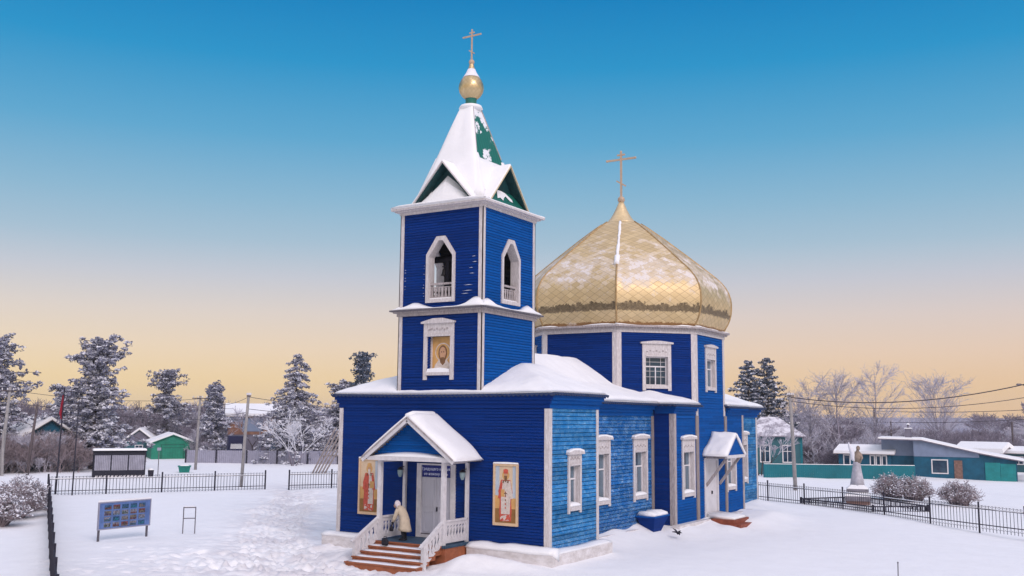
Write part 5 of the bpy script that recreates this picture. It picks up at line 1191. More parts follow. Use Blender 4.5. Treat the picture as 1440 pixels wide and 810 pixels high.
# photo board
L = Vector((-19.1, -3.4, -0.6)); root = thing('photo_board', L, 'blue notice board on two legs with five by four small photographs', 'notice board')
f = Fr((-19.1, -3.4, -0.6), (0.02, 1, 0), (1, -0.02, 0)); f.a = Vector((0.02, 1, 0)).normalized()
B = lambda mb, n, m, p=None, sm=False: mb.build(n, m, p or root, L, sm)
for s in (-1.2, 1.2): mb = MB(); mb.box(f, s - 0.04, s + 0.04, -0.04, 0.02, -0.4, 1.55); B(mb, 'leg', ['iron_grey'])
mb = MB(); mb.box(f, -1.28, 1.28, 0.02, 0.06, 0.50, 1.60, 0); bd = B(mb, 'board', ['board_blue'])
mb = MB(); mb.ring(f, [(-1.31, 0.47), (1.31, 0.47), (1.31, 1.63), (-1.31, 1.63)], [(-1.26, 0.52), (1.26, 0.52), (1.26, 1.58), (-1.26, 1.58)], 0.015, 0.075); B(mb, 'frame', ['grey_sheet'])
cols = [(0.03, 0.08, 0.16), (0.07, 0.06, 0.06), (0.14, 0.05, 0.05), (0.05, 0.08, 0.06), (0.16, 0.16, 0.20), (0.05, 0.05, 0.09), (0.14, 0.12, 0.10), (0.02, 0.13, 0.18)]
for i, c in enumerate(cols): M[f'print_{i}'] = plain(f'print_{i}', c, 0.4, 0, 0.9, 14)
for r in range(4):
    for c in range(5):
        mb = MB(); a = -1.02 + c * 0.425; z = 1.30 - r * 0.245
        mb.box(f, a, a + 0.33, 0.06, 0.064, z, z + 0.185, 0)
        hz = random.uniform(0.05, 0.11); mb.box(f, a + 0.01, a + 0.32, 0.064, 0.066, z + 0.01, z + hz, 1)
        for k in range(3): q = a + 0.03 + 0.1 * k; mb.box(f, q, q + random.uniform(0.04, 0.09), 0.066, 0.068, z + 0.02, z + random.uniform(0.06, 0.15), 2)
        i = (r * 5 + c)
        B(mb, 'photo', [f'print_{(i * 3 + 7) % 8 if i % 2 else (0 if r == 0 else 4)}', f'print_{(i * 5 + 1) % 8}', f'print_{(i * 7 + 2) % 8}'], bd)
mb = MB(); mb.prism(f, [(-1.31, 1.632), (1.31, 1.632), (1.27, 1.70), (-1.25, 1.71)], 0.0, 0.09); B(mb, 'snow', ['roof_snow'])
# empty frame
L = Vector((-18.5, -0.3, -0.6)); f = Fr((-18.55, -0.32, -0.6), (0.7, 0.72, 0), (0.72, -0.7, 0)); mb = MB()
for s in (-0.26, 0.26): mb.box(f, s - 0.022, s + 0.022, -0.022, 0.022, -0.3, 1.17)
mb.box(f, -0.238, 0.238, -0.02, 0.02, 1.12, 1.165); mb.box(f, -0.238, 0.238, -0.02, 0.02, 0.64, 0.68)
mb.box(f, -0.22, 0.22, -0.02, 0.02, 1.166, 1.19, 1)
tag(mb.build('metal_stand', ['iron_grey', 'roof_snow'], None, L), 'bare empty metal frame standing in the snow beside the photo board', 'frame')
# bus shelter
sx, sy = -54.8, 23.3; L = Vector((sx, sy, -0.6)); root = thing('bus_shelter', L, 'dark bus shelter with three glazed bays, a slatted bench and snow on its roof', 'bus shelter')
f = facing(sx, sy, -0.6, 4); mb = MB(); w, h, dp = 2.02, 2.2, 0.1
for a in (-w, -0.68, 0.68, w): mb.box(f, a - 0.05, a + 0.05, -dp, -dp + 0.1, -0.3, h)
for a in (-w, w): mb.box(f, a - 0.05, a + 0.05, -1.4, -1.3, -0.3, h); mb.box(f, a - 0.02, a + 0.02, -1.3, -0.1, 0.05, 0.6); mb.box(f, a - 0.02, a + 0.02, -1.3, -0.1, h - 0.3, h)
mb.box(f, -w, w, -dp, -dp + 0.08, h - 0.32, h - 0.05); mb.box(f, -w, w, -dp + 0.01, -dp + 0.07, 0.05, 0.62); mb.box(f, -w, w, -1.4, -1.3, h - 0.2, h)
B(mb, 'frame', ['shelter_navy'])
for a0, a1 in ((-w + 0.06, -0.74), (-0.62, 0.62), (0.74, w - 0.06)):
    mb = MB(); mb.box(f, a0, a1, -dp + 0.03, -dp + 0.05, 0.63, h - 0.33); pn = B(mb, 'glazing', ['shelter_pane'])
    mb = MB(); n = 9
    for k in range(1, n): q = a0 + (a1 - a0) * k / n; mb.box(f, q - 0.012, q + 0.012, -dp + 0.05, -dp + 0.065, 0.63, h - 0.33)
    B(mb, 'bars', ['iron_grey'], pn)
mb = MB(); mb.box(f, -w - 0.12, w + 0.12, -1.6, 0.15, h, h + 0.07); rf = B(mb, 'roof', ['shelter_navy'])
mb = MB(); mb.frustum(f, (-w - 0.12, w + 0.12, -1.6, 0.15), (-w - 0.04, w + 0.04, -1.5, 0.05), h + 0.07, h + 0.22); B(mb, 'snow', ['roof_snow'], rf)
mb = MB()
for k in range(3): mb.box(f, -w + 0.2, w - 0.2, -0.75 + k * 0.13, -0.65 + k * 0.13, 0.42, 0.46)
for a in (-1.5, 0, 1.5): mb.box(f, a - 0.04, a + 0.04, -0.75, -0.39, -0.2, 0.42)
B(mb, 'bench', ['plank'])
mb = MB()
for k in range(13): a = -w + 0.1 + k * 0.31; mb.prism(f, [(a, 0.02), (a + 0.2, 0.02), (a + 0.28, 0.2), (a + 0.08, 0.2)], 0.03, 0.05)
mb.box(f, -w, w, 0.01, 0.03, 0.0, 0.22, 1); B(mb, 'kick_board', ['white_paint', 'shelter_navy'])
mb = MB(); c = f(2.55, -0.2, 0); mb.lathe(c, [(0.2, -0.1), (0.24, 0.5), (0.26, 0.55), (0.2, 0.6)], 10); mb.lathe(c + Vector((0, 0, .6)), [(0.24, 0), (0.2, 0.1), (0.05, 0.16)], 10, 1)
tag(mb.build('litter_bin', ['iron', 'roof_snow'], None, c), 'small dark litter bin with a snow cap right of the bus shelter', 'bin')
# tub
L = Vector((-57.3, 32.3, -0.6)); root = thing('waste_tub', L, 'green tub shaped waste container standing in the snow in front of the garage', 'container')
f = facing(-57.3, 32.3); mb = MB(); mb.frustum(f, (-0.42, 0.42, -0.35, 0.35), (-0.55, 0.55, -0.45, 0.45), -0.1, 0.55); B(mb, 'tub', ['tub_green'])
mb = MB(); mb.ring(Fr(f(0, 0, 0.55), f.a, (0, 0, 1), f.b), [(-0.6, -0.5), (0.6, -0.5), (0.6, 0.5), (-0.6, 0.5)], [(-0.5, -0.4), (0.5, -0.4), (0.5, 0.4), (-0.5, 0.4)], -0.03, 0.05); B(mb, 'rim', ['tub_green'])
mb = MB(); mb.frustum(f, (-0.5, 0.5, -0.4, 0.4), (-0.3, 0.3, -0.2, 0.2), 0.5, 0.68); B(mb, 'snow', ['roof_snow'])

# ---- poles -----------------------------------------------------------
def pole(x, y, ztop, r0, r1, label, mat, lean=(0, 0), arms=None, name='utility_pole', cat='pole', grp='utility poles', struts=0):
    L = Vector((x, y, -0.6)); root = thing(name, L, label, cat, grp)
    mb = MB(); mb.tube([(x, y, -1.2), (x + lean[0] * 0.5, y + lean[1] * 0.5, ztop * 0.5), (x + lean[0], y + lean[1], ztop)], [r0, (r0 + r1) / 2, r1], 8); mb.build('shaft', [mat], root, L, True)
    if arms:
        f = facing(x + lean[0], y + lean[1], 0, arms[2]); mb = MB(); mb.beam(f(-arms[0], 0.08, ztop - arms[1]), f(arms[0], 0.08, ztop - arms[1]), 0.09, 0.09); mb.build('crossarm', ['pole_wood'], root, L)
        for a in (-arms[0] * 0.85, -arms[0] * 0.3, arms[0] * 0.3, arms[0] * 0.85):
            mb = MB(); mb.lathe(f(a, 0.08, ztop - arms[1] + 0.04), [(0.02, 0), (0.05, 0.06), (0.06, 0.16), (0.02, 0.2)], 6); mb.build('insulator', ['white_paint'], root, L)
    if struts:
        mb = MB(); mb.tube([(x + 0.9, y - 0.3, -1), (x + 0.25, y - 0.1, ztop * 0.45)], 0.11, 7); mb.build('stub_post', ['concrete'], root, L)
    return root
pole(-65.0, 19.0, 7.0, 0.17, 0.12, 'tall pole at the far left edge braced by a pale concrete stub', 'concrete', (0.3, 0.2), (0.8, 0.35, 20), struts=1)
pole(-63.6, 20.6, 5.5, 0.13, 0.10, 'short dark bare timber pole left of the flagpole', 'pole_wood', (0.4, 0.3))
pole(-60.3, 36.2, 6.6, 0.14, 0.11, 'grey pole with a crossarm right of the green garage', 'concrete', (0.1, 0.1), (0.75, 0.25, -10))
pole(-38.6, 21.7, 6.25, 0.13, 0.10, 'pale concrete pole close behind the metal fence', 'concrete', (0.25, 0.16), (0.16, 0.08, 10))
pole(-4.0, 45.8, 6.85, 0.16, 0.12, 'pale pole standing in the snow right of the church', 'concrete', (-0.22, -0.15), (0.3, 0.25, 40))
pole(-7.7, 91.9, 6.2, 0.12, 0.1, 'distant dark pole among the birches above the teal houses', 'pole_wood', (0.2, 0.1))
pole(5.7, 108.5, 4.8, 0.12, 0.1, 'distant dark pole at the far right above the snowy shed roofs', 'pole_wood')
pole(-8.3, 105.8, 5.0, 0.11, 0.09, 'faint distant pole left of the chimney', 'pole_wood')
pole(-41.4, 9.6, 5.6, 0.05, 0.035, 'thin dark bare mast right of the flagpole, at the metal fence', 'iron', (0.05, 0.05), name='mast', cat='mast', grp=None)
L = Vector((-42.3, 9.0, -0.6)); root = thing('flagpole', L, 'thin dark flagpole with a drooping red flag', 'flagpole')
mb = MB(); mb.tube([(-42.3, 9.0, -1.0), (-42.2, 9.1, 6.3)], [0.06, 0.04], 8); mb.blob((-42.2, 9.1, 6.33), 0.07); B(mb, 'shaft', ['iron'])
mb = MB(); rows = []
for i in range(9):
    z = 5.95 - i * 0.2; wv = 0.07 + 0.02 * i if i < 7 else 0.18 - 0.05 * (i - 6); c = Vector((-42.22, 9.08, z)); row = []
    for k in range(7): u = k / 6; row.append(c + Vector((-0.52, -0.85, 0)) * (u * wv * 1.1) + Vector((0.85, -0.52, 0)) * (0.05 * math.sin(u * 7 + i * 0.5)))
    rows.append(row)
mb.add([p for r in rows for p in r], [(i * 7 + k, i * 7 + k + 1, i * 7 + 7 + k + 1, i * 7 + 7 + k) for i in range(8) for k in range(6)]); B(mb, 'flag', ['red'], None, True)
L = Vector((-53.1, 25.9, -0.6)); root = thing('sign_post', L, 'thin post with a small sign plate between bus shelter and green garage', 'sign post')
f = facing(-53.1, 25.9); mb = MB(); mb.box(f, -0.035, 0.035, -0.035, 0.035, -0.4, 2.5); B(mb, 'post', ['iron_grey']); mb = MB(); mb.box(f, -0.16, 0.16, 0.04, 0.06, 2.25, 2.5); B(mb, 'plate', ['grey_sheet'])
mb = MB(); mb.tube([(11.02, 4.9, -0.9), (11.03, 4.92, -0.12)], 0.018, 6); mb.blob((11.03, 4.92, -0.1), 0.03); tag(mb.build('marker_stake', ['iron_grey'], None, (11.0, 4.9, -0.6)), 'thin short stake sticking out of the open snow in the foreground', 'stake')
L = Vector((12.3, 49.0, -0.6)); root = thing('street_lamp', L, 'street lamp at the far right edge whose arm reaches into the picture', 'street lamp')
mb = MB(); mb.tube([(12.3, 49.0, -1.0), (12.3, 49.0, 7.0)], [0.12, 0.08], 8); B(mb, 'shaft', ['concrete']); mb = MB(); mb.tube([(12.3, 49.0, 6.95), (12.1, 48.9, 7.3), (11.65, 48.65, 7.45)], 0.035, 6); B(mb, 'arm', ['iron'])
mb = MB(); mb.frustum(Fr((11.55, 48.6, 7.38), (0.85, 0.52, 0), (-0.52, 0.85, 0)), (-0.16, 0.16, -0.09, 0.09), (-0.12, 0.12, -0.06, 0.06), 0, 0.12); B(mb, 'lamp_head', ['iron_grey'])
# ---- wires ------------------------------------------------------------
def wire(p, q, sag, label, r=0.02, grp='overhead power lines'):
    p = Vector(p); q = Vector(q); mb = MB(); mb.tube([p.lerp(q, t) - Vector((0, 0, sag * 4 * t * (1 - t))) for t in np.linspace(0, 1, 17)], r, 4); tag(mb.build('overhead_wire', ['wire'], None, tuple(p), True), label, 'power line', grp)
wire((-64.5, 19.2, 6.7), (-60.2, 36.3, 6.3), 0.5, 'upper overhead wire between the far left pole and the pole by the green garage')
wire((-64.7, 19.2, 5.6), (-60.2, 36.3, 5.7), 0.5, 'lower overhead wire between the far left pole and the pole by the green garage')
wire((-63.3, 20.9, 5.4), (-38.4, 21.9, 4.4), 0.4, 'overhead wire from the short dark pole across the pines to the concrete pole')
wire((-60.2, 36.3, 6.3), (-38.4, 21.9, 6.1), 0.6, 'topmost overhead wire between the garage pole and the concrete pole')
wire((-60.2, 36.3, 5.2), (-38.4, 21.9, 5.0), 0.4, 'lower overhead wire between the garage pole and the concrete pole')
wire((-38.4, 21.9, 6.1), (-44.0, 58.0, 5.6), 0.6, 'topmost overhead wire from the concrete pole past the spruce')
wire((-38.4, 21.9, 5.2), (-44.0, 58.0, 5.0), 0.5, 'middle overhead wire from the concrete pole past the spruce')
wire((-38.4, 21.9, 4.7), (-44.0, 58.0, 4.2), 0.5, 'lowest overhead wire from the concrete pole past the spruce')
wire((-60.2, 36.3, 6.2), (-86.0, 66.0, 6.0), 0.6, 'overhead wire running back from the garage pole above the woods')
wire((-4.2, 45.6, 6.5), (13.5, 44.0, 7.6), 0.9, 'thick overhead wire rising to the right edge of the sky', 0.035)
wire((-4.2, 45.6, 6.2), (14.5, 48.0, 7.0), 0.9, 'second overhead wire rising to the right edge below the thick one', 0.022)
wire((-7.6, 92, 5.9), (12.0, 96.0, 6.4), 0.3, 'far thin overhead wire above the snowy shed roofs', 0.03)
wire((-7.6, 92, 4.6), (12.0, 96.0, 5.4), 0.3, 'lower far thin overhead wire above the chimney', 0.03)

# ---- houses -----------------------------------------------------------
def gable_house(f, w, d, h, rise, wall, label, name, cat, roof_over=0.25, eave_side='front', snow=0.25, trimm=None, along=False):
    """box house; gable towards b (front) unless along; returns root and frame"""
    L = f(0, 0, 0); root = thing(name, L, label, cat)
    mb = MB()
    if along: mb.box(f, -w, w, -d, 0, -0.8, h)
    else: mb.prism(f, [(-w, -0.8), (w, -0.8), (w, h), (0, h + rise), (-w, h)], -d, 0)
    if along:
        for s in (-1, 1): mb.add([f(s * w, 0, h), f(s * w, -d / 2, h + rise), f(s * w, -d, h)], [(0, 1, 2)])
    mb.build('wall', [wall], root, L)
    o = roof_over
    def slab(t0, t1, nm, m, ex=0.0):
        mb = MB()
        for s in (-1, 1):
            k = rise / (d / 2 if along else w)
            if along:
                e0 = (0 if s == 1 else -d); P = [(-w - o, e0 + s * o, h - o * k), (w + o, e0 + s * o, h - o * k), (w + o, -d / 2, h + rise), (-w - o, -d / 2, h + rise)]
            else:
                P = [(s * (w + o), o, h - o * k), (s * (w + o), -d - o, h - o * k), (0, -d - o, h + rise), (0, o, h + rise)]
            lo = [f(a, b, c + t0) for a, b, c in P]; hi = [f(a * (1 - ex), b, c + t1) for a, b, c in P]
            mb.add(lo + hi, [(0, 1, 2, 3), (4, 7, 6, 5), (0, 4, 5, 1), (1, 5, 6, 2), (3, 7, 4, 0)])
        return mb
    rf = slab(0.0, 0.07, 'roof', None).build('roof', [trimm or 'grey_trim'], root, L)
    slab(0.072, 0.07 + snow, 'snow', None, 0.012).build('roof_snow', ['roof_snow'], rf, L)
    return root, L
def hpart(mb, n, m, root, L): return mb.build(n, m, root, L)
def hwindow(f, a0, a1, c0, c1, root, L, frame='white_paint', bars=1):
    mb = MB(); mb.ring(f, [(a0, c0), (a1, c0), (a1, c1), (a0, c1)], [(a0 + 0.1, c0 + 0.1), (a1 - 0.1, c0 + 0.1), (a1 - 0.1, c1 - 0.1), (a0 + 0.1, c1 - 0.1)], 0.0, 0.06)
    for k in range(1, bars + 1): q = a0 + (a1 - a0) * k / (bars + 1); mb.box(f, q - 0.03, q + 0.03, 0.01, 0.05, c0 + 0.1, c1 - 0.1)
    if bars: mb.box(f, a0 + 0.1, a1 - 0.1, 0.01, 0.045, c0 + (c1 - c0) * 0.62, c0 + (c1 - c0) * 0.62 + 0.06)
    wn = hpart(mb, 'window', [frame], root, L); mb = MB(); mb.box(f, a0 + 0.1, a1 - 0.1, 0.003, 0.012, c0 + 0.1, c1 - 0.1); hpart(mb, 'pane', ['glass'], wn, L)
# green garage
f = facing(-80.9, 50.5, -0.6, 6); root, L = gable_house(f, 2.45, 6, 1.9, 0.95, 'garage_green', 'green wooden garage with double doors and a snowy gable roof', 'garage', 'garage', 0.3, trimm='garage_green_dark')
mb = MB(); mb.box(f, -1.25, -0.02, 0.0, 0.06, -0.3, 1.65); mb.box(f, 0.02, 1.25, 0.0, 0.06, -0.3, 1.65); mb.ring(f, [(-1.38, -0.3), (1.38, -0.3), (1.38, 1.78), (-1.38, 1.78)], [(-1.26, -0.3), (1.26, -0.3), (1.26, 1.66), (-1.26, 1.66)], 0, 0.09, 1)
for k in range(9): mb.box(f, -1.2 + k * 0.3, -1.18 + k * 0.3, 0.06, 0.075, -0.3, 1.3, 1)
mb.box(f, -1.25, 1.25, 0.06, 0.08, 1.3, 1.38, 1); hpart(mb, 'door', ['garage_green', 'garage_green_dark'], root, L)
# small teal house
f = facing(-88.7, 51.7, -0.6, -8); root, L = gable_house(f, 1.9, 6, 1.9, 1.45, 'teal', 'small teal house with a dark snowy gable left of the green garage', 'small_house', 'house', 0.3)
mb = MB(); mb.prism(f, [(-1.75, 1.9), (1.75, 1.9), (0, 3.2)], 0.0, 0.04); hpart(mb, 'gable', ['grey_wall'], root, L); hwindow(f, -0.5, 0.5, 0.4, 1.5, root, L)
# dark hut
f = facing(-71.9, 28.0, -0.6, 22); root, L = gable_house(f, 2.4, 5, 3.2, 1.5, 'teal_dark', 'dark hut with a low snowy roof behind the flagpole', 'hut', 'hut', 0.5); hwindow(f, -0.5, 0.5, 0.6, 1.7, root, L)
# brick two storey house
f = facing(-75.3, 60.3, -0.6, 2); root, L = gable_house(f, 4.7, 9, 5.25, 1.2, 'brick', 'two storey brick house with a snowy roof behind the concrete pole', 'brick_house', 'house', 0.45, along=True, snow=0.35)
mb = MB(); mb.box(f, -4.73, 4.73, -0.3, 0.05, -0.8, 2.9); hpart(mb, 'ground_floor', ['grey_wall'], root, L)
mb = MB(); mb.box(f, -2.9, -0.4, 0.0, 0.05, 3.3, 5.0); mb.box(f, -4.7, -3.0, 0.0, 0.03, 4.5, 5.1); hpart(mb, 'panel', ['grey_cladding'], root, L)
for a in (1.2, 3.3): hwindow(f, a, a + 1.1, 3.3, 4.5, root, L, 'grey_trim')
mb = MB(); mb.box(f, 0.5, 2.2, 0.05, 0.09, 0.2, 2.4); hpart(mb, 'door', ['teal_dark'], root, L)
# truck
tx, ty = -69.4, 49.9; L = Vector((tx, ty, -0.6)); root = thing('truck', L, 'dark blue box truck parked in front of the brick house', 'truck'); f = facing(tx, ty, -0.6, 3)
mb = MB(); mb.box(f, -0.85, 0.85, -4.0, -0.9, 0.75, 2.9); B(mb, 'box_body', ['truck_navy'])
mb = MB(); mb.box(f, -0.76, 0.76, -0.85, 0.6, 0.55, 1.45); mb.frustum(f, (-0.74, 0.74, -0.85, 0.35), (-0.68, 0.68, -0.85, 0.05), 1.45, 2.1); cb_ = B(mb, 'cab', ['truck_navy'])
mb = MB(); mb.add([f(-0.66, 0.342, 1.5), f(0.66, 0.342, 1.5), f(0.61, 0.09, 2.05), f(-0.61, 0.09, 2.05)], [(0, 1, 2, 3)]); B(mb, 'windscreen', ['glass'], cb_)
mb = MB(); mb.box(f, -0.76, 0.76, 0.6, 0.66, 0.5, 0.7); B(mb, 'bumper', ['iron_grey'], cb_)
for s in (-1, 1):
    mb = MB(); mb.box(f, s * 0.55 - 0.12, s * 0.55 + 0.12, 0.6, 0.63, 0.85, 1.0); B(mb, 'headlight', ['white_paint'], cb_)
    for b in (0.05, -3.0): mb = MB(); c = f(s * 0.72, b, 0.42); mb.tube([c - f.a * 0.12, c + f.a * 0.12], 0.42, 14); wl = B(mb, 'wheel', ['tyre']); mb = MB(); mb.tube([c - f.a * 0.13, c + f.a * 0.13], 0.2, 10); B(mb, 'rim', ['iron_grey'], wl)
mb = MB(); mb.box(f, -0.5, 0.5, -3.9, 0.5, 0.4, 0.6); B(mb, 'chassis', ['tyre'])
# grey sheet fence
L = Vector((-72.4, 45.1, -0.6)); root = thing('sheet_fence', L, 'pale grey corrugated sheet fence with dark posts in front of the spruce', 'fence'); a0, b0 = Vector((-71.6, 44.6, 0)), Vector((-45.5, 60.5, 0))
n = 9
for i in range(n + 1):
    p = a0.lerp(b0, i / n); fr_ = Fr((p.x, p.y, -0.6), b0 - a0, Vector(((b0 - a0).y, -(b0 - a0).x, 0)))
    mb = MB(); mb.box(fr_, -0.07, 0.07, -0.02, 0.08, -0.3, 1.5); B(mb, 'post', ['iron'])
    if i < n:
        w = (b0 - a0).length / n; mb = MB(); P = []; m = int(w / 0.12)
        for k in range(m + 1): P += [fr_(0.08 + (w - 0.16) * k / m, 0.02 * (1 if k % 2 else -1), -0.3), fr_(0.08 + (w - 0.16) * k / m, 0.02 * (1 if k % 2 else -1), 1.42)]
        mb.add(P, [(2 * k, 2 * k + 2, 2 * k + 3, 2 * k + 1) for k in range(m)]); mb.box(fr_, 0.08, w - 0.08, -0.04, -0.022, 1.3, 1.38); B(mb, 'panel', ['grey_sheet'])
# leaning planks
L = Vector((-46, 40, -0.6)); root = thing('timber_prop', L, 'weathered planks leaning in a tall frame beside the left wall of the church', 'timber frame')
f = facing(-46.3, 39.8, -0.6)
for k in range(5):
    mb = MB(); mb.beam(f(-1.5 + 0.28 * k, 0.1 * k, -0.2), f(0.6 + 0.22 * k, -0.4 + 0.08 * k, 4.2 - 0.25 * k), 0.16, 0.05, 0, (0, -1, 0)); B(mb, 'plank', ['plank'])
mb = MB(); mb.beam(f(1.2, -0.5, -0.3), f(1.2, -0.5, 4.6), 0.14, 0.14); mb.beam(f(-0.6, 0.0, 1.6), f(1.3, -0.45, 1.6), 0.1, 0.1); B(mb, 'upright', ['plank'])

# right side
f = Fr((-11.7, 66.6, -0.6), (0.93, 0.36, 0), (0.36, -0.93, 0)); L = f(0, 0, 0); root = thing('teal_house', L, 'muted teal house with a thinly snowed hipped roof, half hidden just right of the church', 'house')
mb = MB(); mb.box(f, -3.0, 2.45, -6, 0, -0.6, 3.7); hpart(mb, 'wall', ['teal'], root, L)
mb = MB(); mb.loft([[f(-3.4, 0.4, 3.66), f(2.85, 0.4, 3.66), f(2.85, -6.4, 3.66), f(-3.4, -6.4, 3.66)], [f(-3.4, 0.4, 3.74), f(2.85, 0.4, 3.74), f(2.85, -6.4, 3.74), f(-3.4, -6.4, 3.74)], [f(-1.2, -2.7, 5.55), f(0.4, -2.7, 5.55), f(0.4, -3.3, 5.55), f(-1.2, -3.3, 5.55)]]); rf = hpart(mb, 'roof', ['grey_wall'], root, L)
mb = MB(); mb.loft([[f(-3.38, 0.38, 3.76), f(2.83, 0.38, 3.76), f(2.83, -6.38, 3.76), f(-3.38, -6.38, 3.76)], [f(-3.3, 0.3, 3.86), f(2.75, 0.3, 3.86), f(2.75, -6.3, 3.86), f(-3.3, -6.3, 3.86)], [f(-1.2, -2.6, 5.65), f(0.4, -2.6, 5.65), f(0.4, -3.4, 5.65), f(-1.2, -3.4, 5.65)]]); hpart(mb, 'roof_snow', ['thin_snow'], rf, L)
hwindow(f, 0.55, 1.55, 1.15, 2.9, root, L); hwindow(f, -1.6, -0.6, 1.15, 2.9, root, L)
mb = MB(); mb.box(f, 2.27, 2.5, -0.1, 0.05, -0.3, 3.62); hpart(mb, 'corner_board', ['teal_fence'], root, L)
L = Vector((-11.4, 62.5, -0.6)); root = thing('board_fence', L, 'long solid teal board fence in front of the houses on the right', 'fence'); a0, b0 = Vector((-10.6, 59.0, 0)), Vector((1.35, 65.4, 0)); n = 5
for i in range(n + 1):
    p = a0.lerp(b0, i / n); fr_ = Fr((p.x, p.y, -0.6), b0 - a0, Vector(((b0 - a0).y, -(b0 - a0).x, 0))); w = (b0 - a0).length / n
    mb = MB(); mb.box(fr_, -0.06, 0.06, -0.1, -0.03, -0.3, 1.32); B(mb, 'post', ['teal_dark'])
    if i < n:
        mb = MB(); m = 14; 
        for k in range(m): mb.box(fr_, w * k / m + 0.004, w * (k + 1) / m - 0.004, -0.02, 0.012 + 0.004 * (k % 2), -0.4, 1.30 + random.uniform(-0.015, 0.015))
        B(mb, 'panel', ['teal_fence'])
        mb = MB(); mb.frustum(fr_, (0, w, -0.03, 0.02), (0.02, w - 0.02, -0.01, 0.0), 1.315, 1.36); B(mb, 'snow', ['roof_snow'])
# porch house
f = facing(-3.9, 69.3, -0.6, -12); root, L = gable_house(f, 2.45, 4, 2.2, 0.5, 'teal_dark', 'small dark teal porch with glazed veranda and a heavy snow roof behind the board fence', 'veranda_house', 'house', 0.4, along=True, snow=0.25)
for a in (-2.0, 0.5, 1.05, 1.6): hwindow(f, a, a + (0.7 if a < 0 else 0.5), 1.0, 2.05, root, L, 'white_paint', 0)
mb = MB(); mb.box(f, -1.0, -0.6, 0.0, 0.05, 0.3, 2.05); hpart(mb, 'door', ['white_paint'], root, L)
# big teal house with a lean-to roof falling to the right
A_, B_ = Vector((1.0, 68.9, -0.6)), Vector((9.3, 70.1, -0.6)); u_ = (B_ - A_).normalized(); f = Fr(A_, u_, Vector((u_.y, -u_.x, 0))); L = f(0, 0, 0); root = thing('long_house', L, 'long low teal house with grey upper cladding and a snowy roof falling to the right', 'house')
WL = (B_ - A_).length; P = [(-3.4, 3.56), (0.4, 3.50), (5.6, 2.32), (WL + 0.9, 1.66)]; zr = lambda x: float(np.interp(x, [p[0] for p in P], [p[1] for p in P]))
mb = MB(); mb.prism(f, [(-0.3, -0.8), (WL, -0.8), (WL, zr(WL) - 0.05), (5.4, zr(5.4) - 0.05), (5.0, 2.05), (-0.3, 2.05)], -7, 0); mb.box(f, -3.2, -0.3, -7, -1.2, -0.8, 2.05); hpart(mb, 'wall', ['teal_dark'], root, L)
mb = MB(); mb.prism(f, [(-0.3, 2.05), (5.3, 2.05), (5.3, zr(5.3) - 0.02), (0.4, zr(0.4) - 0.02), (-0.3, zr(-0.3) - 0.02)], -7, 0.05); mb.prism(f, [(-3.2, 2.05), (-0.3, 2.05), (-0.3, zr(-0.3) - 0.02), (-3.2, zr(-3.2) - 0.02)], -7, -1.15)
for k in range(28): x = -0.2 + k * 0.19; mb.box(f, x, x + 0.02, 0.05, 0.065, 2.08, zr(x) - 0.06)
hpart(mb, 'cladding', ['grey_cladding'], root, L)
def lean(t0, t1, o):
    mb = MB(); lo = [f(x, o, z + t0) for x, z in P]; hi = [f(x, o - 0.03, z + t1) for x, z in P]; lob = [f(x, -7.3, z + t0) for x, z in P]; hib = [f(x, -7.3, z + t1) for x, z in P]
    V = lo + hi + lob + hib; F = []
    for i in range(3): F += [(i, i + 1, 4 + i + 1, 4 + i), (4 + i, 5 + i, 13 + i, 12 + i), (8 + i, 12 + i, 13 + i, 9 + i), (i, 8 + i, 9 + i, i + 1)]
    F += [(0, 4, 12, 8), (3, 11, 15, 7)]; mb.add(V, F); return mb
rf = hpart(lean(0, 0.10, 0.35), 'roof', ['grey_wall'], root, L); hpart(lean(0.102, 0.24, 0.33), 'roof_snow', ['roof_snow'], rf, L)
hwindow(f, 1.2, 2.65, 0.48, 1.82, root, L, 'white_paint', 0)
mb = MB(); mb.box(f, 3.15, 3.85, 0.0, 0.06, -0.2, 1.75); hpart(mb, 'door', ['stone_red'], root, L)
for k in range(2):
    mb = MB(); x = 5.75 + k * 1.28; mb.box(f, x, x + 1.25, 0.02, 0.09, -0.3, 1.62 - 0.08 * k)
    for q in range(1, 8): mb.box(f, x + q * 0.156, x + q * 0.156 + 0.02, 0.09, 0.1, -0.3, 1.6 - 0.08 * k)
    hpart(mb, 'gate_leaf', ['teal_gate'], root, L)
mb = MB(); mb.box(f, -1.1, -0.5, -3.8, -3.2, 3.3, 4.6); mb.box(f, -1.15, -0.45, -3.85, -3.15, 4.6, 4.68, 1); mb.tube([f(-0.8, -3.5, 4.65), f(-0.8, -3.5, 5.0)], 0.1, 8, 0); mb.lathe(f(-0.8, -3.5, 5.0), [(0.22, 0), (0.03, 0.15)], 8, 1); hpart(mb, 'chimney', ['grey_wall', 'roof_snow'], root, L)
f = facing(9.4, 88.2, -0.6, -15); root, L = gable_house(f, 4.5, 6, 2.0, 0.4, 'teal', 'low teal shed with a broad snowy roof at the far right edge', 'shed', 'shed', 0.4, along=True)
hwindow(f, -2, -1, 0.8, 1.7, root, L)
f = facing(4.2, 87.0, -0.6, -15); root, L = gable_house(f, 2.2, 5, 2.0, 0.6, 'grey_wall', 'pale snow covered outbuilding behind the falling roof of the long house', 'outbuilding', 'shed', 0.3, along=True, snow=0.5)
f = facing(11.6, 70.0, -0.6, -10); L = f(0, 0, 0); root = thing('yard_gate', L, 'narrow teal yard gate with a snowy top right of the long house', 'gate')
for k in range(3): mb = MB(); mb.box(f, -1.5 + k, -0.52 + k, 0, 0.06, -0.3, 1.35); B(mb, 'leaf', ['teal_gate' if k != 1 else 'teal_dark'])
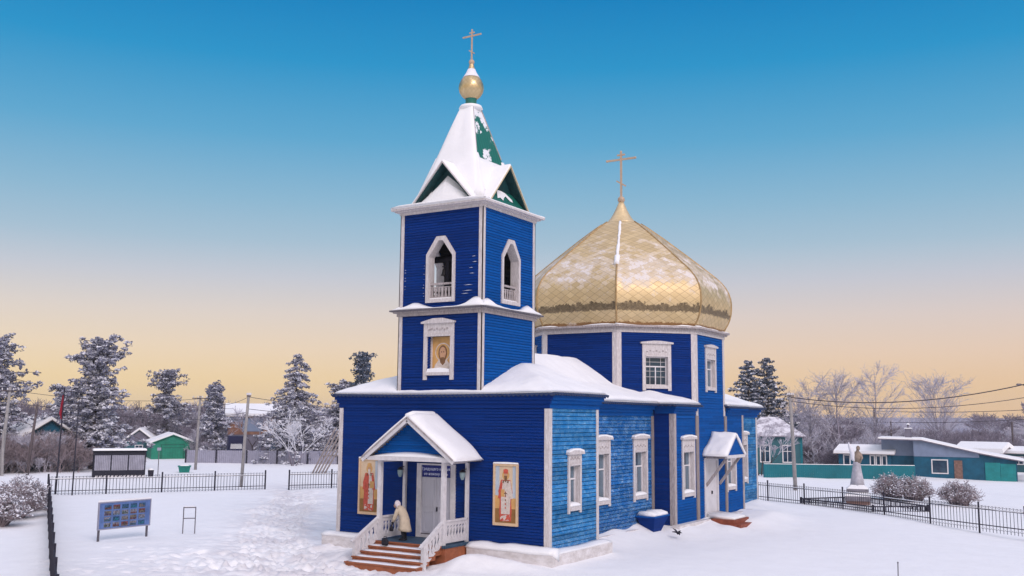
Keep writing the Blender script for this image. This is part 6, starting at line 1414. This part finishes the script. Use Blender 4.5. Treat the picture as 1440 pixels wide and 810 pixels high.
mb = MB(); mb.box(f, -1.6, 1.6, -0.1, 0.12, 1.37, 1.52); B(mb, 'snow', ['roof_snow'])

# monument
mx, my = 2.9, 35.6; L = Vector((mx, my, -0.6)); root = thing('monument', L, 'stone monument with a brown carved figure and snowy wing on a stepped plinth', 'monument'); f = facing(mx, my, -0.6, 0)
mb = MB(); mb.box(f, -0.72, 0.72, -0.72, 0.72, -0.5, 0.22); B(mb, 'base', ['stone_red'])
mb = MB(); mb.box(f, -0.80, 0.80, -0.8, 0.8, 0.22, 0.52); mb.box(f, -0.68, 0.68, -0.68, 0.68, 0.80, 0.98); B(mb, 'plinth', ['stone_grey'])
mb = MB(); mb.frustum(f, (-0.80, 0.80, -0.8, 0.8), (-0.62, 0.62, -0.62, 0.62), 0.522, 0.80); mb.frustum(f, (-0.66, 0.66, -0.66, 0.66), (-0.40, 0.40, -0.40, 0.40), 0.982, 1.22); B(mb, 'snow', ['roof_snow'])
mb = MB(); rings = []
for z, rx, ry in ((1.15, .46, .42), (1.5, .40, .34), (2.0, .31, .27), (2.5, .24, .22), (2.68, .21, .20)):
    rings.append([f(rx * math.cos(t) * (1 + 0.08 * math.sin(5 * t)), ry * math.sin(t) * (1 + 0.08 * math.cos(4 * t)), z) for t in np.linspace(0, 2 * math.pi, 16, endpoint=False)])
mb.loft(rings); B(mb, 'robe', ['stone_white'], None, True)
mb = MB(); mb.loft([[f(0.08 + rx * math.cos(t), ry * math.sin(t), z) for t in np.linspace(0, 2 * math.pi, 12, endpoint=False)] for z, rx, ry in ((2.62, .2, .18), (2.95, .25, .2), (3.25, .22, .17), (3.38, .1, .1), (3.46, .08, .08))]); mb.blob(f(0.12, 0.02, 3.56), (0.13, 0.13, 0.16)); mb.tube([f(0.26, 0, 3.2), f(0.34, 0.1, 2.95), f(0.25, 0.2, 2.75)], [.08, .07, .05], 8); B(mb, 'figure', ['statue_brown'], None, True)
mb = MB(); mb.loft([[f(c + rx * math.cos(t), 0.05 + 0.07 * math.sin(t), z) for t in np.linspace(0, 2 * math.pi, 10, endpoint=False)] for z, c, rx in ((2.72, -.14, .06), (2.82, -.2, .17), (3.1, -.2, .17), (3.4, -.3, .14), (3.7, -.40, .10), (3.92, -.46, .03))]); B(mb, 'wing', ['frost'], None, True)

# ================================================================== TREES
def quads(C, size, normal_up, rs):
    n = len(C); nv = rs.normal(size=(n, 3)); nv[:, 2] = nv[:, 2] * (1 - normal_up) + np.abs(nv[:, 2]) * normal_up + normal_up * 2.2; nv /= np.linalg.norm(nv, axis=1)[:, None]
    t = rs.normal(size=(n, 3)); u = np.cross(nv, t); u /= np.linalg.norm(u, axis=1)[:, None]; w = np.cross(nv, u); s = (size * rs.uniform(0.55, 1.35, n))[:, None]
    V = np.stack([C - u * s - w * s * 0.55, C + u * s - w * s * 0.35, C + u * s * 0.8 + w * s * 0.6, C - u * s * 0.7 + w * s * 0.45], 1).reshape(-1, 3); return V, np.arange(4 * n).reshape(n, 4)
def conifer(x, y, h, spread, style, label, seed, snow=0.5, needles='needles', z0=-0.6, dens=1.0, qs=0.13, crown0=0.12, up=0.0, pw=0.85):
    rs = np.random.default_rng(seed); L = Vector((x, y, z0)); root = thing('pine_tree' if style == 'pine' else 'spruce_tree', L, label, 'tree', 'snowy conifers')
    rd = random.Random(seed); mb = MB(); lx, ly = rd.uniform(-.3, .3), rd.uniform(-.3, .3)
    mb.tube([(x, y, z0 - 0.5), (x + lx * 0.4, y + ly * 0.4, z0 + h * 0.4), (x + lx, y + ly, z0 + h * 0.97)], [0.018 * h + 0.04, 0.012 * h + 0.03, 0.02], 8)
    tufts = []
    if style == 'pine':
        n = int(115 * dens)
        for i in range(n):
            t = crown0 + (1 - crown0) * ((i + rd.random()) / n) ** 0.85; a = i * 2.399 + rd.uniform(-.5, .5)
            env = (0.22 + 0.78 * (1 - t) ** 0.72) * (0.55 + 0.45 * min(1, t / 0.18)) * (1 + 0.4 * float(vnoise(t * 7, seed * 3.7, 2)) + 0.35 * math.sin(a * 2 + seed))
            ln = spread * env * rd.uniform(0.45, 1.15); b = Vector((x + lx * t, y + ly * t, z0 + h * t * 0.97)); lift = rd.uniform(-0.35, 0.30) + (0.55 if t > 0.75 else 0) - (0.35 if t < 0.4 else 0)
            e = b + Vector((math.cos(a) * ln, math.sin(a) * ln, lift * ln)); mid = b.lerp(e, 0.5) + Vector((0, 0, 0.12 * ln))
            mb.tube([b, mid, e], [0.05, 0.035, 0.015], 5, 0, False)
            for k in range(5): q = 0.22 + 0.195 * k; c = b.lerp(e, q) + Vector((rd.uniform(-.3, .3), rd.uniform(-.3, .3), 0.1 * ln * (1 - q) + rd.uniform(-.25, .25))); tufts.append((c, rd.uniform(0.24, 0.46) * (0.8 if t > 0.85 else 1)))
    else:
        m = int(h * 2.0)
        for i in range(m):
            t0_ = crown0 + (0.985 - crown0) * i / (m - 1); t = t0_; ln = spread * (1 - t) ** pw * rd.uniform(0.75, 1.15) + 0.12; nb = max(4, int(11 * (1 - t) + 4))
            for k in range(nb):
                t = min(0.985, t0_ + rd.uniform(-0.5, 0.5) / m); a = 2 * math.pi * (k + rd.random() * 0.7) / nb + i; l2 = ln * rd.uniform(0.55, 1.18); b = Vector((x + lx * t, y + ly * t, z0 + h * t)); e = b + Vector((math.cos(a) * l2, math.sin(a) * l2, (up - 0.28) * l2 - 0.05))
                mb.tube([b, b.lerp(e, 0.5) + Vector((0, 0, 0.04)), e], [0.03, 0.02, 0.008], 4, 0, False)
                for q in np.arange(0.3, 1.01, 0.32 if l2 < 1 else 0.23): tufts.append((b.lerp(e, q) + Vector((0, 0, 0.05)), (0.20 + 0.15 * (1 - t)) * rd.uniform(0.8, 1.25)))
    mb.build('trunk', ['bark'], root, L)
    C = np.array([tuple(c) for c, r in tufts]); Rr = np.array([r for c, r in tufts]); kn = 14 if style == 'pine' else 10; ks = max(1, int(kn * snow * 2.4))
    d = rs.normal(size=(len(C), kn, 3)); d /= np.linalg.norm(d, axis=2)[:, :, None]; d *= rs.uniform(0.2, 1, (len(C), kn, 1)) ** 0.5; d[:, :, 2] *= 0.85
    P1 = (C[:, None] + d * Rr[:, None, None]).reshape(-1, 3); V1, F1 = quads(P1, qs, 0.1, rs)
    d = rs.normal(size=(len(C), ks, 3)); d /= np.linalg.norm(d, axis=2)[:, :, None]; d *= rs.uniform(0.1, 1, (len(C), ks, 1)) ** 0.5; d[:, :, 2] = np.abs(d[:, :, 2]) * 0.6 + 0.1
    # some tufts carry a heap, some are bare
    load = rs.uniform(0, 1, len(C)) > (0.12 if snow > 0.4 else 0.4); dd = (C[:, None] + d * Rr[:, None, None])[load].reshape(-1, 3); V2, F2 = quads(dd, qs * np.interp(dd[:, 2], [z0, z0 + h * 0.5, z0 + h], [1.5, 1.25, 0.85]), 0.75, rs)
    V = np.concatenate([V1, V2]); F = np.concatenate([F1, F2 + len(V1)]); MI = np.r_[np.zeros(len(F1), int), np.ones(len(F2), int)]
    np_mesh('crown', V, F, MI, [needles, 'frost'], root, L); return root
conifer(-68.9, 30.7, 12.4, 5.0, 'pine', 'tallest snowy pine on the left with a broken open top, behind the mast', 1, 1.15, crown0=0.03, dens=1.5)
conifer(-92.0, 57.7, 11.0, 4.8, 'pine', 'snowy pine with two tops behind the small teal house', 2, 0.8, crown0=0.12)
conifer(-77.4, 53.7, 8.9, 2.9, 'pine', 'slender snowy pine left of the brick house', 3, 0.8)
conifer(-74.5, 24.0, 12.3, 5.2, 'pine', 'snow laden pine cut off by the left edge', 4, 1.0, crown0=0.06, dens=1.2)
conifer(-84.4, 37.8, 8.3, 2.6, 'pine', 'small snowy pine behind the flag', 5, 0.9, dens=0.8)
conifer(-63.8, 53.2, 12.5, 6.4, 'spruce', 'large pointed snowy spruce behind the grey sheet fence', 6, 1.2, crown0=0.05, pw=0.78)
conifer(-61.9, 60.2, 9.3, 3.3, 'pine', 'snowy pine between the spruce and the church wall', 7, 0.9)
conifer(-59.5, 60.1, 12.8, 3.0, 'pine', 'dark pine whose top rises above the left end of the church roof', 8, 0.3, 'needles_green', dens=1.2)
conifer(-18.1, 77.8, 11.9, 3.7, 'spruce', 'dark spruce with two tops just right of the altar end', 9, 0.5, 'needles_green', crown0=0.1, up=0.38, pw=0.6)
conifer(-16.6, 79.7, 12.3, 3.7, 'spruce', 'dark spruce half hidden behind the altar end of the church', 10, 0.5, 'needles_green', crown0=0.1, up=0.38, pw=0.6)

def bare_segments(rd, h, spread, levels=6, fork=(2, 3), lean=0.0, trunk=0.28, droop=0.0, minr=0.016, r0=None, multi=1):
    S = []
    def grow(p, d, ln, r, lv):
        n = 2; q = p
        for k in range(n):
            d2 = (d + Vector((rd.uniform(-.18, .18), rd.uniform(-.18, .18), rd.uniform(-.05, .12) - droop * (lv >= 3)))).normalized(); e = q + d2 * ln / n; r1 = max(minr, r * 0.84); S.append((q, e, r, r1, lv)); q, r, d = e, r1, d2
        if lv >= levels: return
        m = rd.randint(*fork) + (1 if lv >= 2 else 0)
        for k in range(m):
            ax = Vector((rd.uniform(-1, 1), rd.uniform(-1, 1), rd.uniform(-0.3, 0.5))).normalized(); d3 = (d * rd.uniform(0.75, 1.1) + ax * spread * rd.uniform(0.5, 1.0)).normalized()
            st = q if k == 0 or lv == 0 else p.lerp(q, rd.uniform(0.45, 1.0)); grow(st, d3, ln * rd.uniform(0.62, 0.84), max(minr, r * (0.72 if k else 0.85)), lv + 1)
    for m in range(multi):
        grow(Vector((0, 0, -0.3)), Vector((rd.uniform(-.12, .12) + lean + (m - (multi - 1) / 2) * 0.35, rd.uniform(-.12, .12), 1)).normalized(), h * trunk, r0 or h * 0.016, 0)
    mz = max(e.z for _, e, *_ in S); k = h / mz; return [(a * k, b * k, r, r1, lv) for a, b, r, r1, lv in S]
def seg_mesh(S):
    A = np.array([tuple(s[0]) for s in S]); Bv = np.array([tuple(s[1]) for s in S]); r0 = np.array([s[2] for s in S]); r1 = np.array([s[3] for s in S]); d = Bv - A; d /= np.linalg.norm(d, axis=1)[:, None] + 1e-9
    ref = np.where(np.abs(d[:, 2:3]) < 0.9, np.array([[0, 0, 1.0]]), np.array([[1.0, 0, 0]])); u = np.cross(d, ref); u /= np.linalg.norm(u, axis=1)[:, None]; w = np.cross(d, u); n = len(A); V = np.empty((n, 6, 3))
    for k in range(3):
        t = 2 * math.pi * k / 3; o = u * math.cos(t) + w * math.sin(t); V[:, k] = A + o * r0[:, None]; V[:, 3 + k] = Bv + o * r1[:, None]
    F = np.stack([np.stack([np.arange(n) * 6 + k, np.arange(n) * 6 + (k + 1) % 3, np.arange(n) * 6 + 3 + (k + 1) % 3, np.arange(n) * 6 + 3 + k], 1) for k in range(3)], 1).reshape(-1, 4); return V.reshape(-1, 3), F
def bare_tree(x, y, h, spread, label, seed, name='bare_tree', levels=6, twig='frosted_twig', bark='bark', split=2, z0=-0.6, grp='bare frosted trees', **kw):
    rd = random.Random(seed); S = bare_segments(rd, h, spread, levels, **kw); L = Vector((x, y, z0)); root = thing(name, L, label, 'tree', grp); o = np.array(tuple(L))
    for nm, sub, m in (('trunk', [s for s in S if s[4] < split], bark), ('crown', [s for s in S if s[4] >= split], twig)):
        V, F = seg_mesh(sub); np_mesh(nm, V + o, F, 0, [m], root, L)
    return root
bare_tree(-58.7, 48.1, 6.2, 1.0, 'wide frosted bare tree with white boughs in front of the spruce', 21, 'frosted_apple_tree', 5, 'frost', 'twig', 1, fork=(2, 2), multi=4, trunk=0.24, minr=0.022, r0=0.08)
def birch(x, y, h, w, label, seed, n=420, stems=1, lean=0.0, r0=0.13, tw=0.014, z0=-0.6, name='birch_tree', mat='frosted_twig'):
    rd = random.Random(seed); A = []; T = []; L = Vector((x, y, z0)); root = thing(name, L, label, 'tree', 'bare frosted trees'); o = np.array(tuple(L)); axes = []
    for s in range(stems):
        ph = rd.uniform(0, 6.28); sp = (0.16 * w * (stems > 1)) ; top = Vector((lean * h * 0.3 + sp * 2.2 * math.cos(ph + s * 6.28 / stems), sp * 2.2 * math.sin(ph + s * 6.28 / stems), h * rd.uniform(0.86, 0.97))); P = [Vector((0, 0, -0.4))]
        for k in range(1, 11): t = k / 10; P.append(Vector((top.x * t ** 1.4 + rd.uniform(-.1, .1), top.y * t ** 1.4 + rd.uniform(-.1, .1), top.z * t)))
        axes.append(P)
        for k in range(10): A.append((P[k], P[k + 1], r0 * (1 - k / 10.5) / stems ** 0.3, r0 * (1 - (k + 1) / 10.5) / stems ** 0.3 + 0.01, 0))
    mains = []
    for i in range(26 * stems):            # limbs climbing out of the stem
        P = axes[i % stems]; k = rd.uniform(2.2, 9.0); p = P[int(k)].lerp(P[int(k) + 1], k % 1); a = i * 2.4 + rd.uniform(-.4, .4); t = k / 10; ln = w * (0.34 + 0.66 * math.sin(math.pi * min(1, 0.15 + 0.85 * t) ** 1.2)) * rd.uniform(0.6, 1.0)
        q = p + Vector((math.cos(a) * ln * 0.5, math.sin(a) * ln * 0.5, ln * rd.uniform(0.45, 0.75))); e = q + Vector((math.cos(a) * ln * 0.42, math.sin(a) * ln * 0.42, ln * rd.uniform(0.25, 0.6)))
        if e.z > h: e.z = h - rd.uniform(0, 0.5)
        r = 0.045 * (1.15 - t); A.append((p, q, r, r * 0.7, 0)); A.append((q, e, r * 0.7, 0.018, 1)); mains.append((p, q, e))
    for i in range(n):                     # fine sprays, arching over at the tips
        p, q, e = mains[rd.randrange(len(mains))]; t = rd.uniform(0.15, 1.9); b = p.lerp(q, t) if t < 1 else q.lerp(e, t - 1); v = (e - p).normalized() * 0.8 + Vector((rd.gauss(0, 0.55), rd.gauss(0, 0.55), rd.gauss(0.15, 0.4))); ln = rd.uniform(0.5, 1.25) * (w / 3.2) ** 0.5
        c1 = b + v * ln * 0.5; c2 = c1 + v * ln * 0.4 + Vector((0, 0, -0.10 * ln)); T.append((b, c1, tw * 1.3, tw, 2)); T.append((c1, c2, tw, tw * 0.8, 3))
        for k in range(4):
            s_ = b.lerp(c1, rd.uniform(0.3, 1)) if k < 2 else c1.lerp(c2, rd.uniform(0, 1)); u = v.normalized() * 0.5 + Vector((rd.gauss(0, .5), rd.gauss(0, .5), rd.gauss(0.0, .45))); T.append((s_, s_ + u * ln * rd.uniform(0.2, 0.42), tw * 0.85, tw * 0.6, 3))
    V, F = seg_mesh(A); np_mesh('trunk', V + o, F, 0, ['birch_twig'], root, L); V, F = seg_mesh(T); np_mesh('crown', V + o, F, 0, [mat], root, L); return root
birch(-12.5, 81.9, 11.0, 2.9, 'tall narrow frosted birch left of the pair, behind the teal house', 22, 520)
birch(-8.6, 80.0, 10.3, 3.4, 'leaning frosted birch, left one of the pair behind the monument', 23, 560, lean=-0.2)
birch(-5.2, 81.6, 11.3, 3.6, 'tallest frosted birch of the right side, upright beside the leaning one', 24, 640)
birch(-2.9, 110, 10.7, 4.6, 'broad rounded frosted birch standing alone above the long house', 25, 760, stems=3, tw=0.018)
birch(-15.5, 88.0, 9.0, 2.8, 'lower frosted birch just right of the two topped spruce', 30, 420)
bare_tree(6.6, 138, 8.5, 0.6, 'faint frosted tree at the far right edge', 26, 'birch_tree', 7, 'birch_twig', multi=2, minr=0.03)
bare_tree(-11.3, 60.5, 5.0, 0.7, 'frosted garden tree in front of the teal house', 28, 'garden_tree', 6, 'frosted_twig', fork=(2, 2), multi=3, minr=0.013)
bare_tree(-70.5, 53.5, 6.5, 0.8, 'pale frosted tree in front of the slender pine', 29, 'bare_tree', 6, 'frosted_twig', minr=0.022)

def bush(x, y, r, h, label, seed, n=170, twig='frosted_twig', snow=True, z0=None, minr=0.012, cap=0.0):
    rd = random.Random(seed); S = []; z0 = G(x, y) if z0 is None else z0
    for i in range(n):
        a = rd.uniform(0, 6.283); t = rd.uniform(0, 1) ** 0.6; b = Vector((math.cos(a) * r * 0.35 * rd.random(), math.sin(a) * r * 0.35 * rd.random(), -0.15)); e = Vector((math.cos(a) * r * t, math.sin(a) * r * t, h * rd.uniform(0.5, 1.05) * math.sqrt(max(0.08, 1 - (t * 0.92) ** 2)))); m = b.lerp(e, 0.5) + Vector((0, 0, h * 0.14))
        S += [(b, m, 0.02, 0.016, 0), (m, e, 0.016, minr, 1)]
        for k in range(5): q = rd.uniform(0.35, 1); c = (m.lerp(e, (q - 0.35) / 0.65)); v = Vector((rd.gauss(0, 1), rd.gauss(0, 1), rd.gauss(0.5, 0.8))).normalized(); e2 = c + v * h * rd.uniform(0.1, 0.3); S.append((c, e2, minr * 1.1, minr, 2)); S.append((c.lerp(e2, 0.5), c.lerp(e2, 0.5) + Vector((rd.gauss(0, 1), rd.gauss(0, 1), rd.gauss(0.5, 0.6))).normalized() * h * 0.12, minr, minr * 0.8, 3))
    L = Vector((x, y, z0)); root = thing('bush', L, label, 'bush', 'bare snowy bushes'); o = np.array(tuple(L)); V, F = seg_mesh(S); rs = np.random.default_rng(seed)
    np_mesh('twigs', V + o, F, 0, [twig], root, L)
    if snow:
        E = np.array([tuple(s[1]) for s in S if s[4] >= 1]); E = E[rs.uniform(0, 1, len(E)) < snow]; V, F = quads(E + np.array([0, 0, 0.02]), 0.045 + cap, 0.6, rs); np_mesh('snow', V + o, F, 0, ['frost'], root, L)
bush(3.9, 41.2, 1.35, 1.7, 'left half of the big frosted bush right of the monument', 31, 240, 'twig_brown', 1.0)
bush(5.6, 40.1, 1.4, 1.6, 'right half of the big frosted bush right of the monument', 32, 240, 'twig_brown', 1.0)
bush(8.6, 38.2, 1.45, 1.5, 'rounded frosted bush standing alone behind the right fence', 33, 240, 'twig_brown', 0.95)
bush(-28.2, -3.6, 1.5, 1.6, 'nearest snow capped bush at the left edge behind the fence', 34, 200, 'twig_brown', 1.0, cap=0.02)
bush(-31.0, -1.0, 1.6, 1.7, 'tall bare bush leaning over the lower left fence', 35, 200, 'twig_brown', 0.7, cap=0.01)
bush(-34.0, 1.2, 1.6, 1.8, 'snowy bush behind the leaning one at the left edge', 36, 200, 'twig_brown', 1.0, cap=0.03)
bush(-35.4, -1.2, 2.0, 2.2, 'bush with a thick snow cap furthest left behind the fence', 37, 200, 'twig', 1.0, cap=0.06)
bush(-66.5, 33.6, 1.4, 1.6, 'snowy shrub at the foot of the tallest pine', 38, 150, 'twig_brown', 0.6, cap=0.03)

# massed woodland and undergrowth far behind: nobody could count it
tmpl = []
for k in range(7):
    rd = random.Random(100 + k); tmpl.append(seg_mesh(bare_segments(rd, 1.0, 0.5 + 0.05 * k, 6 if k < 4 else 5, trunk=0.26, minr=0.0028, r0=0.014, multi=1 + k % 3)))
def woodland(name, spots, mats, seed, wid=1.0):
    rs = np.random.default_rng(seed); VV = []; FF = []; MM = []; n = 0
    for (x, y, h, m) in spots:
        V, F = tmpl[rs.integers(len(tmpl))]; a = rs.uniform(0, 6.28); c, s = math.cos(a), math.sin(a); P = np.stack([(V[:, 0] * c - V[:, 1] * s) * h * wid, (V[:, 0] * s + V[:, 1] * c) * h * wid, V[:, 2] * h], 1) + np.array([x, y, G(x, y) - 0.1]); VV.append(P); FF.append(F + n); MM.append(np.full(len(F), m)); n += len(P)
    o = np_mesh(name, np.concatenate(VV), np.concatenate(FF), np.concatenate(MM), mats, None, (0, 0, 0)); o['kind'] = 'stuff'; return o
def ang(px): return math.atan((px - 720) / 1395)
def polar(px, d):
    a = 0.5518 - ang(px); return CAM.x - math.sin(a) * d, CAM.y + math.cos(a) * d
sp = []
rs = np.random.default_rng(5)
for i in range(150):     # undergrowth and thin trees on the left
    px = rs.uniform(-120, 520); d = rs.uniform(140, 175) if px > 170 else rs.uniform(116, 160) ; x, y = polar(px, d); sp.append((x, y, rs.uniform(4.0, 6.6) * (1.15 if d > 140 else 0.85), rs.integers(2)))
for i in range(80):
    px = rs.uniform(-60, 112); d = rs.uniform(100, 112); x, y = polar(px, d); sp.append((x, y, rs.uniform(2.0, 4.2), 1 + rs.integers(2)))
for i in range(25):
    px = rs.uniform(284, 306); d = rs.uniform(128, 136); x, y = polar(px, d); sp.append((x, y, rs.uniform(2.5, 4.5), rs.integers(2)))
wl = woodland('bare_thicket', sp, ['twig', 'frosted_twig', 'twig_brown'], 6, 1.15); tag(wl, 'mass of bare purple brown thicket and thin trees behind the left houses', 'woodland')
sp = []
for i in range(190):
    px = rs.uniform(1040, 1520); d = rs.uniform(130, 190); x, y = polar(px, d); t = (px - 1040) / 480; sp.append((x, y, rs.uniform(3.4, 5.6) * (1.05 - 0.3 * t), rs.integers(2)))
for i in range(45):
    px = rs.uniform(1085, 1215); d = rs.uniform(108, 122); x, y = polar(px, d); sp.append((x, y, rs.uniform(2.6, 4.6), rs.integers(2)))
wr_ = woodland('bare_woodland', sp, ['twig', 'frosted_twig'], 7, 1.2); tag(wr_, 'mass of bare grey violet woodland behind the teal houses on the right', 'woodland')
sp = []
for i in range(420):     # the wooded plain all round
    a = rs.uniform(0, 6.283); d = rs.uniform(190, 300); x, y = CAM.x + math.sin(a) * d, CAM.y + math.cos(a) * d; sp.append((x, y, rs.uniform(5.5, 9), rs.integers(2)))
wf = woodland('distant_woodland', sp, ['twig', 'frosted_twig'], 8, 1.8); tag(wf, 'far band of bare woods along the horizon', 'woodland')
# low wooded rise on the horizon
mb = MB(); N = 180; rows = []
for rr, hh in ((330, -2.0), (400, 2.5), (500, 4.5), (640, 6.5)):
    rows.append([Vector((CAM.x + rr * math.sin(2 * math.pi * k / N), CAM.y + rr * math.cos(2 * math.pi * k / N), hh * (1 + 0.35 * float(vnoise(k * 0.23, rr * 0.01, 3)) + 0.25 * float(vnoise(k * 0.9, 1, 4))))) for k in range(N)])
mb.add([p for r in rows for p in r], [(i * N + k, i * N + (k + 1) % N, (i + 1) * N + (k + 1) % N, (i + 1) * N + k) for i in range(3) for k in range(N)])
M['far_wood'] = plain('far_wood', (0.26, 0.25, 0.33), 0.95, 0, 0.35, 0.25, stretch=(1, 1, 3))  # pale blue-violet: distance haze put into the colour of the rise
hl = mb.build('hills', ['far_wood'], None, (0, 0, 0), True); hl['kind'] = 'structure'

# thin winter haze over the whole place
mb = MB(); mb.box(W0, -900, 900, -900, 900, -3.0, 23.0); hz = bpy.data.materials.new('haze'); hz.use_nodes = True; hn = hz.node_tree; hn.nodes.clear()
ho = hn.nodes.new('ShaderNodeOutputMaterial'); hv = hn.nodes.new('ShaderNodeVolumePrincipled'); hv.inputs['Color'].default_value = (0.9, 0.9, 1.0, 1); hv.inputs['Density'].default_value = 0.0003; hn.links.new(hv.outputs[0], ho.inputs['Volume']); M['haze'] = hz
hb = mb.build('haze', ['haze']); hb['kind'] = 'stuff'
# ================================================================== LIGHT, SKY, CAMERA
SUN_EL, SUN_AZ = 38.0, 62.0      # azimuth: degrees from +y towards +x ... seen as light from the right
wd = bpy.data.worlds.new('World'); scene.world = wd; wd.use_nodes = True; nt = wd.node_tree; nd = nt.nodes; nd.clear()
out = nd.new('ShaderNodeOutputWorld'); bg = nd.new('ShaderNodeBackground'); bg2 = nd.new('ShaderNodeBackground'); ad = nd.new('ShaderNodeAddShader')
sky = nd.new('ShaderNodeTexSky'); sky.sky_type = 'NISHITA'; sky.sun_disc = False; sky.sun_elevation = R(SUN_EL); sky.sun_rotation = R(SUN_ROT := 110.0); sky.air_density = 1.0; sky.dust_density = 1.0
nt.links.new(sky.outputs[0], bg2.inputs[0]); bg2.inputs[1].default_value = 0.004
tc = nd.new('ShaderNodeTexCoord'); sx_ = nd.new('ShaderNodeSeparateXYZ'); nt.links.new(tc.outputs['Generated'], sx_.inputs[0])
rp = nd.new('ShaderNodeValToRGB'); e = rp.color_ramp.elements
stops = [(0.0, (240, 208, 156)), (0.035, (240, 212, 168)), (0.065, (235, 213, 188)), (0.10, (221, 209, 202)), (0.135, (197, 200, 210)), (0.17, (165, 190, 208)), (0.21, (138, 181, 207)), (0.27, (92, 165, 205)), (0.34, (38, 146, 199)), (0.41, (6, 125, 187)), (0.52, (60, 120, 175)), (0.70, (218, 220, 248)), (1.0, (238, 240, 255))]
while len(e) < len(stops): e.new(0.5)
for el, (p, c) in zip(e, stops): el.position = p; el.color = (*srgb(*c), 1)
nt.links.new(sx_.outputs[2], rp.inputs[0])
rq = nd.new('ShaderNodeValToRGB'); e = rq.color_ramp.elements
st2 = [(0.0, (240, 214, 160)), (0.10, (240, 218, 168)), (0.22, (234, 218, 190)), (0.42, (212, 212, 226)), (0.70, (222, 224, 248)), (1.0, (238, 240, 255))]
while len(e) < len(st2): e.new(0.5)
for el, (p, c) in zip(e, st2): el.position = p; el.color = (*srgb(*c), 1)
nt.links.new(sx_.outputs[2], rq.inputs[0])
dt = nd.new('ShaderNodeVectorMath'); dt.operation = 'DOT_PRODUCT'; nt.links.new(tc.outputs['Generated'], dt.inputs[0]); dt.inputs[1].default_value = (0.5245, -0.8514, 0.0)
mr = nd.new('ShaderNodeMapRange'); mr.interpolation_type = 'SMOOTHSTEP'; mr.inputs[1].default_value = -0.35; mr.inputs[2].default_value = 0.35; nt.links.new(dt.outputs['Value'], mr.inputs[0])
# the glow near the horizon runs from straw yellow on the left to peach on the right
dr_ = nd.new('ShaderNodeVectorMath'); dr_.operation = 'DOT_PRODUCT'; nt.links.new(tc.outputs['Generated'], dr_.inputs[0]); dr_.inputs[1].default_value = (0.8515, 0.5243, 0.0)
mp_ = nd.new('ShaderNodeMapRange'); mp_.inputs[1].default_value = -0.45; mp_.inputs[2].default_value = 0.45; nt.links.new(dr_.outputs['Value'], mp_.inputs[0])
gl = nd.new('ShaderNodeValToRGB'); e = gl.color_ramp.elements; e[0].position = 0.0; e[0].color = (1.0, 1.0, 0.94, 1); e[1].position = 1.0; e[1].color = (0.93, 0.85, 0.86, 1); nt.links.new(mp_.outputs[0], gl.inputs[0])
lo = nd.new('ShaderNodeMapRange'); lo.inputs[1].default_value = 0.16; lo.inputs[2].default_value = 0.04; nt.links.new(sx_.outputs[2], lo.inputs[0])
mt = nd.new('ShaderNodeMix'); mt.data_type = 'RGBA'; mt.blend_type = 'MULTIPLY'; nt.links.new(lo.outputs[0], mt.inputs[0]); nt.links.new(rp.outputs[0], mt.inputs[6]); nt.links.new(gl.outputs[0], mt.inputs[7])
mx_ = nd.new('ShaderNodeMix'); mx_.data_type = 'RGBA'; nt.links.new(mr.outputs[0], mx_.inputs[0]); nt.links.new(mt.outputs[2], mx_.inputs[6]); nt.links.new(rq.outputs[0], mx_.inputs[7]); nt.links.new(mx_.outputs[2], bg.inputs[0])
bg.inputs[1].default_value = 1.0
nt.links.new(bg.outputs[0], ad.inputs[0]); nt.links.new(bg2.outputs[0], ad.inputs[1]); nt.links.new(ad.outputs[0], out.inputs[0])
sd = bpy.data.lights.new('sun', 'SUN'); sd.energy = 1.7; sd.angle = R(26); sd.color = (1.0, 0.88, 0.90); so = bpy.data.objects.new('sun', sd); COL.objects.link(so)
sdir = Vector((0.74, -0.48, 0.62)).normalized(); so.rotation_euler = sdir.to_track_quat('Z', 'Y').to_euler(); so.location = (30, -20, 40)
sky.sun_elevation = math.asin(sdir.z); sky.sun_rotation = math.atan2(sdir.x, sdir.y)

f_, pi_, ro_, ya_ = 1395.2, 0.1299, -0.009, 0.5518
fw = Vector((-math.sin(ya_), math.cos(ya_), 0)); rt = Vector((math.cos(ya_), math.sin(ya_), 0)); up = Vector((0, 0, 1))
Fv = fw * math.cos(pi_) + up * math.sin(pi_); Uv = -fw * math.sin(pi_) + up * math.cos(pi_); Rv = rt * math.cos(ro_) - Uv * math.sin(ro_); Uv = rt * math.sin(ro_) + Uv * math.cos(ro_)
cd = bpy.data.cameras.new('camera'); cd.sensor_width = 36; cd.lens = 36 * f_ / 1440; cd.clip_end = 4000; cd.clip_start = 0.1
co_ = bpy.data.objects.new('camera', cd); COL.objects.link(co_); m4 = Matrix((Rv, Uv, -Fv)).transposed().to_4x4(); m4.translation = CAM; co_.matrix_world = m4; scene.camera = co_
scene.view_settings.view_transform = 'Standard'; scene.view_settings.look = 'None'; scene.view_settings.exposure = 0.0; scene.view_settings.gamma = 1.0; scene.view_settings.use_curve_mapping = False
scene.render.engine = 'CYCLES'; scene.cycles.use_denoising = True; scene.cycles.max_bounces = 6
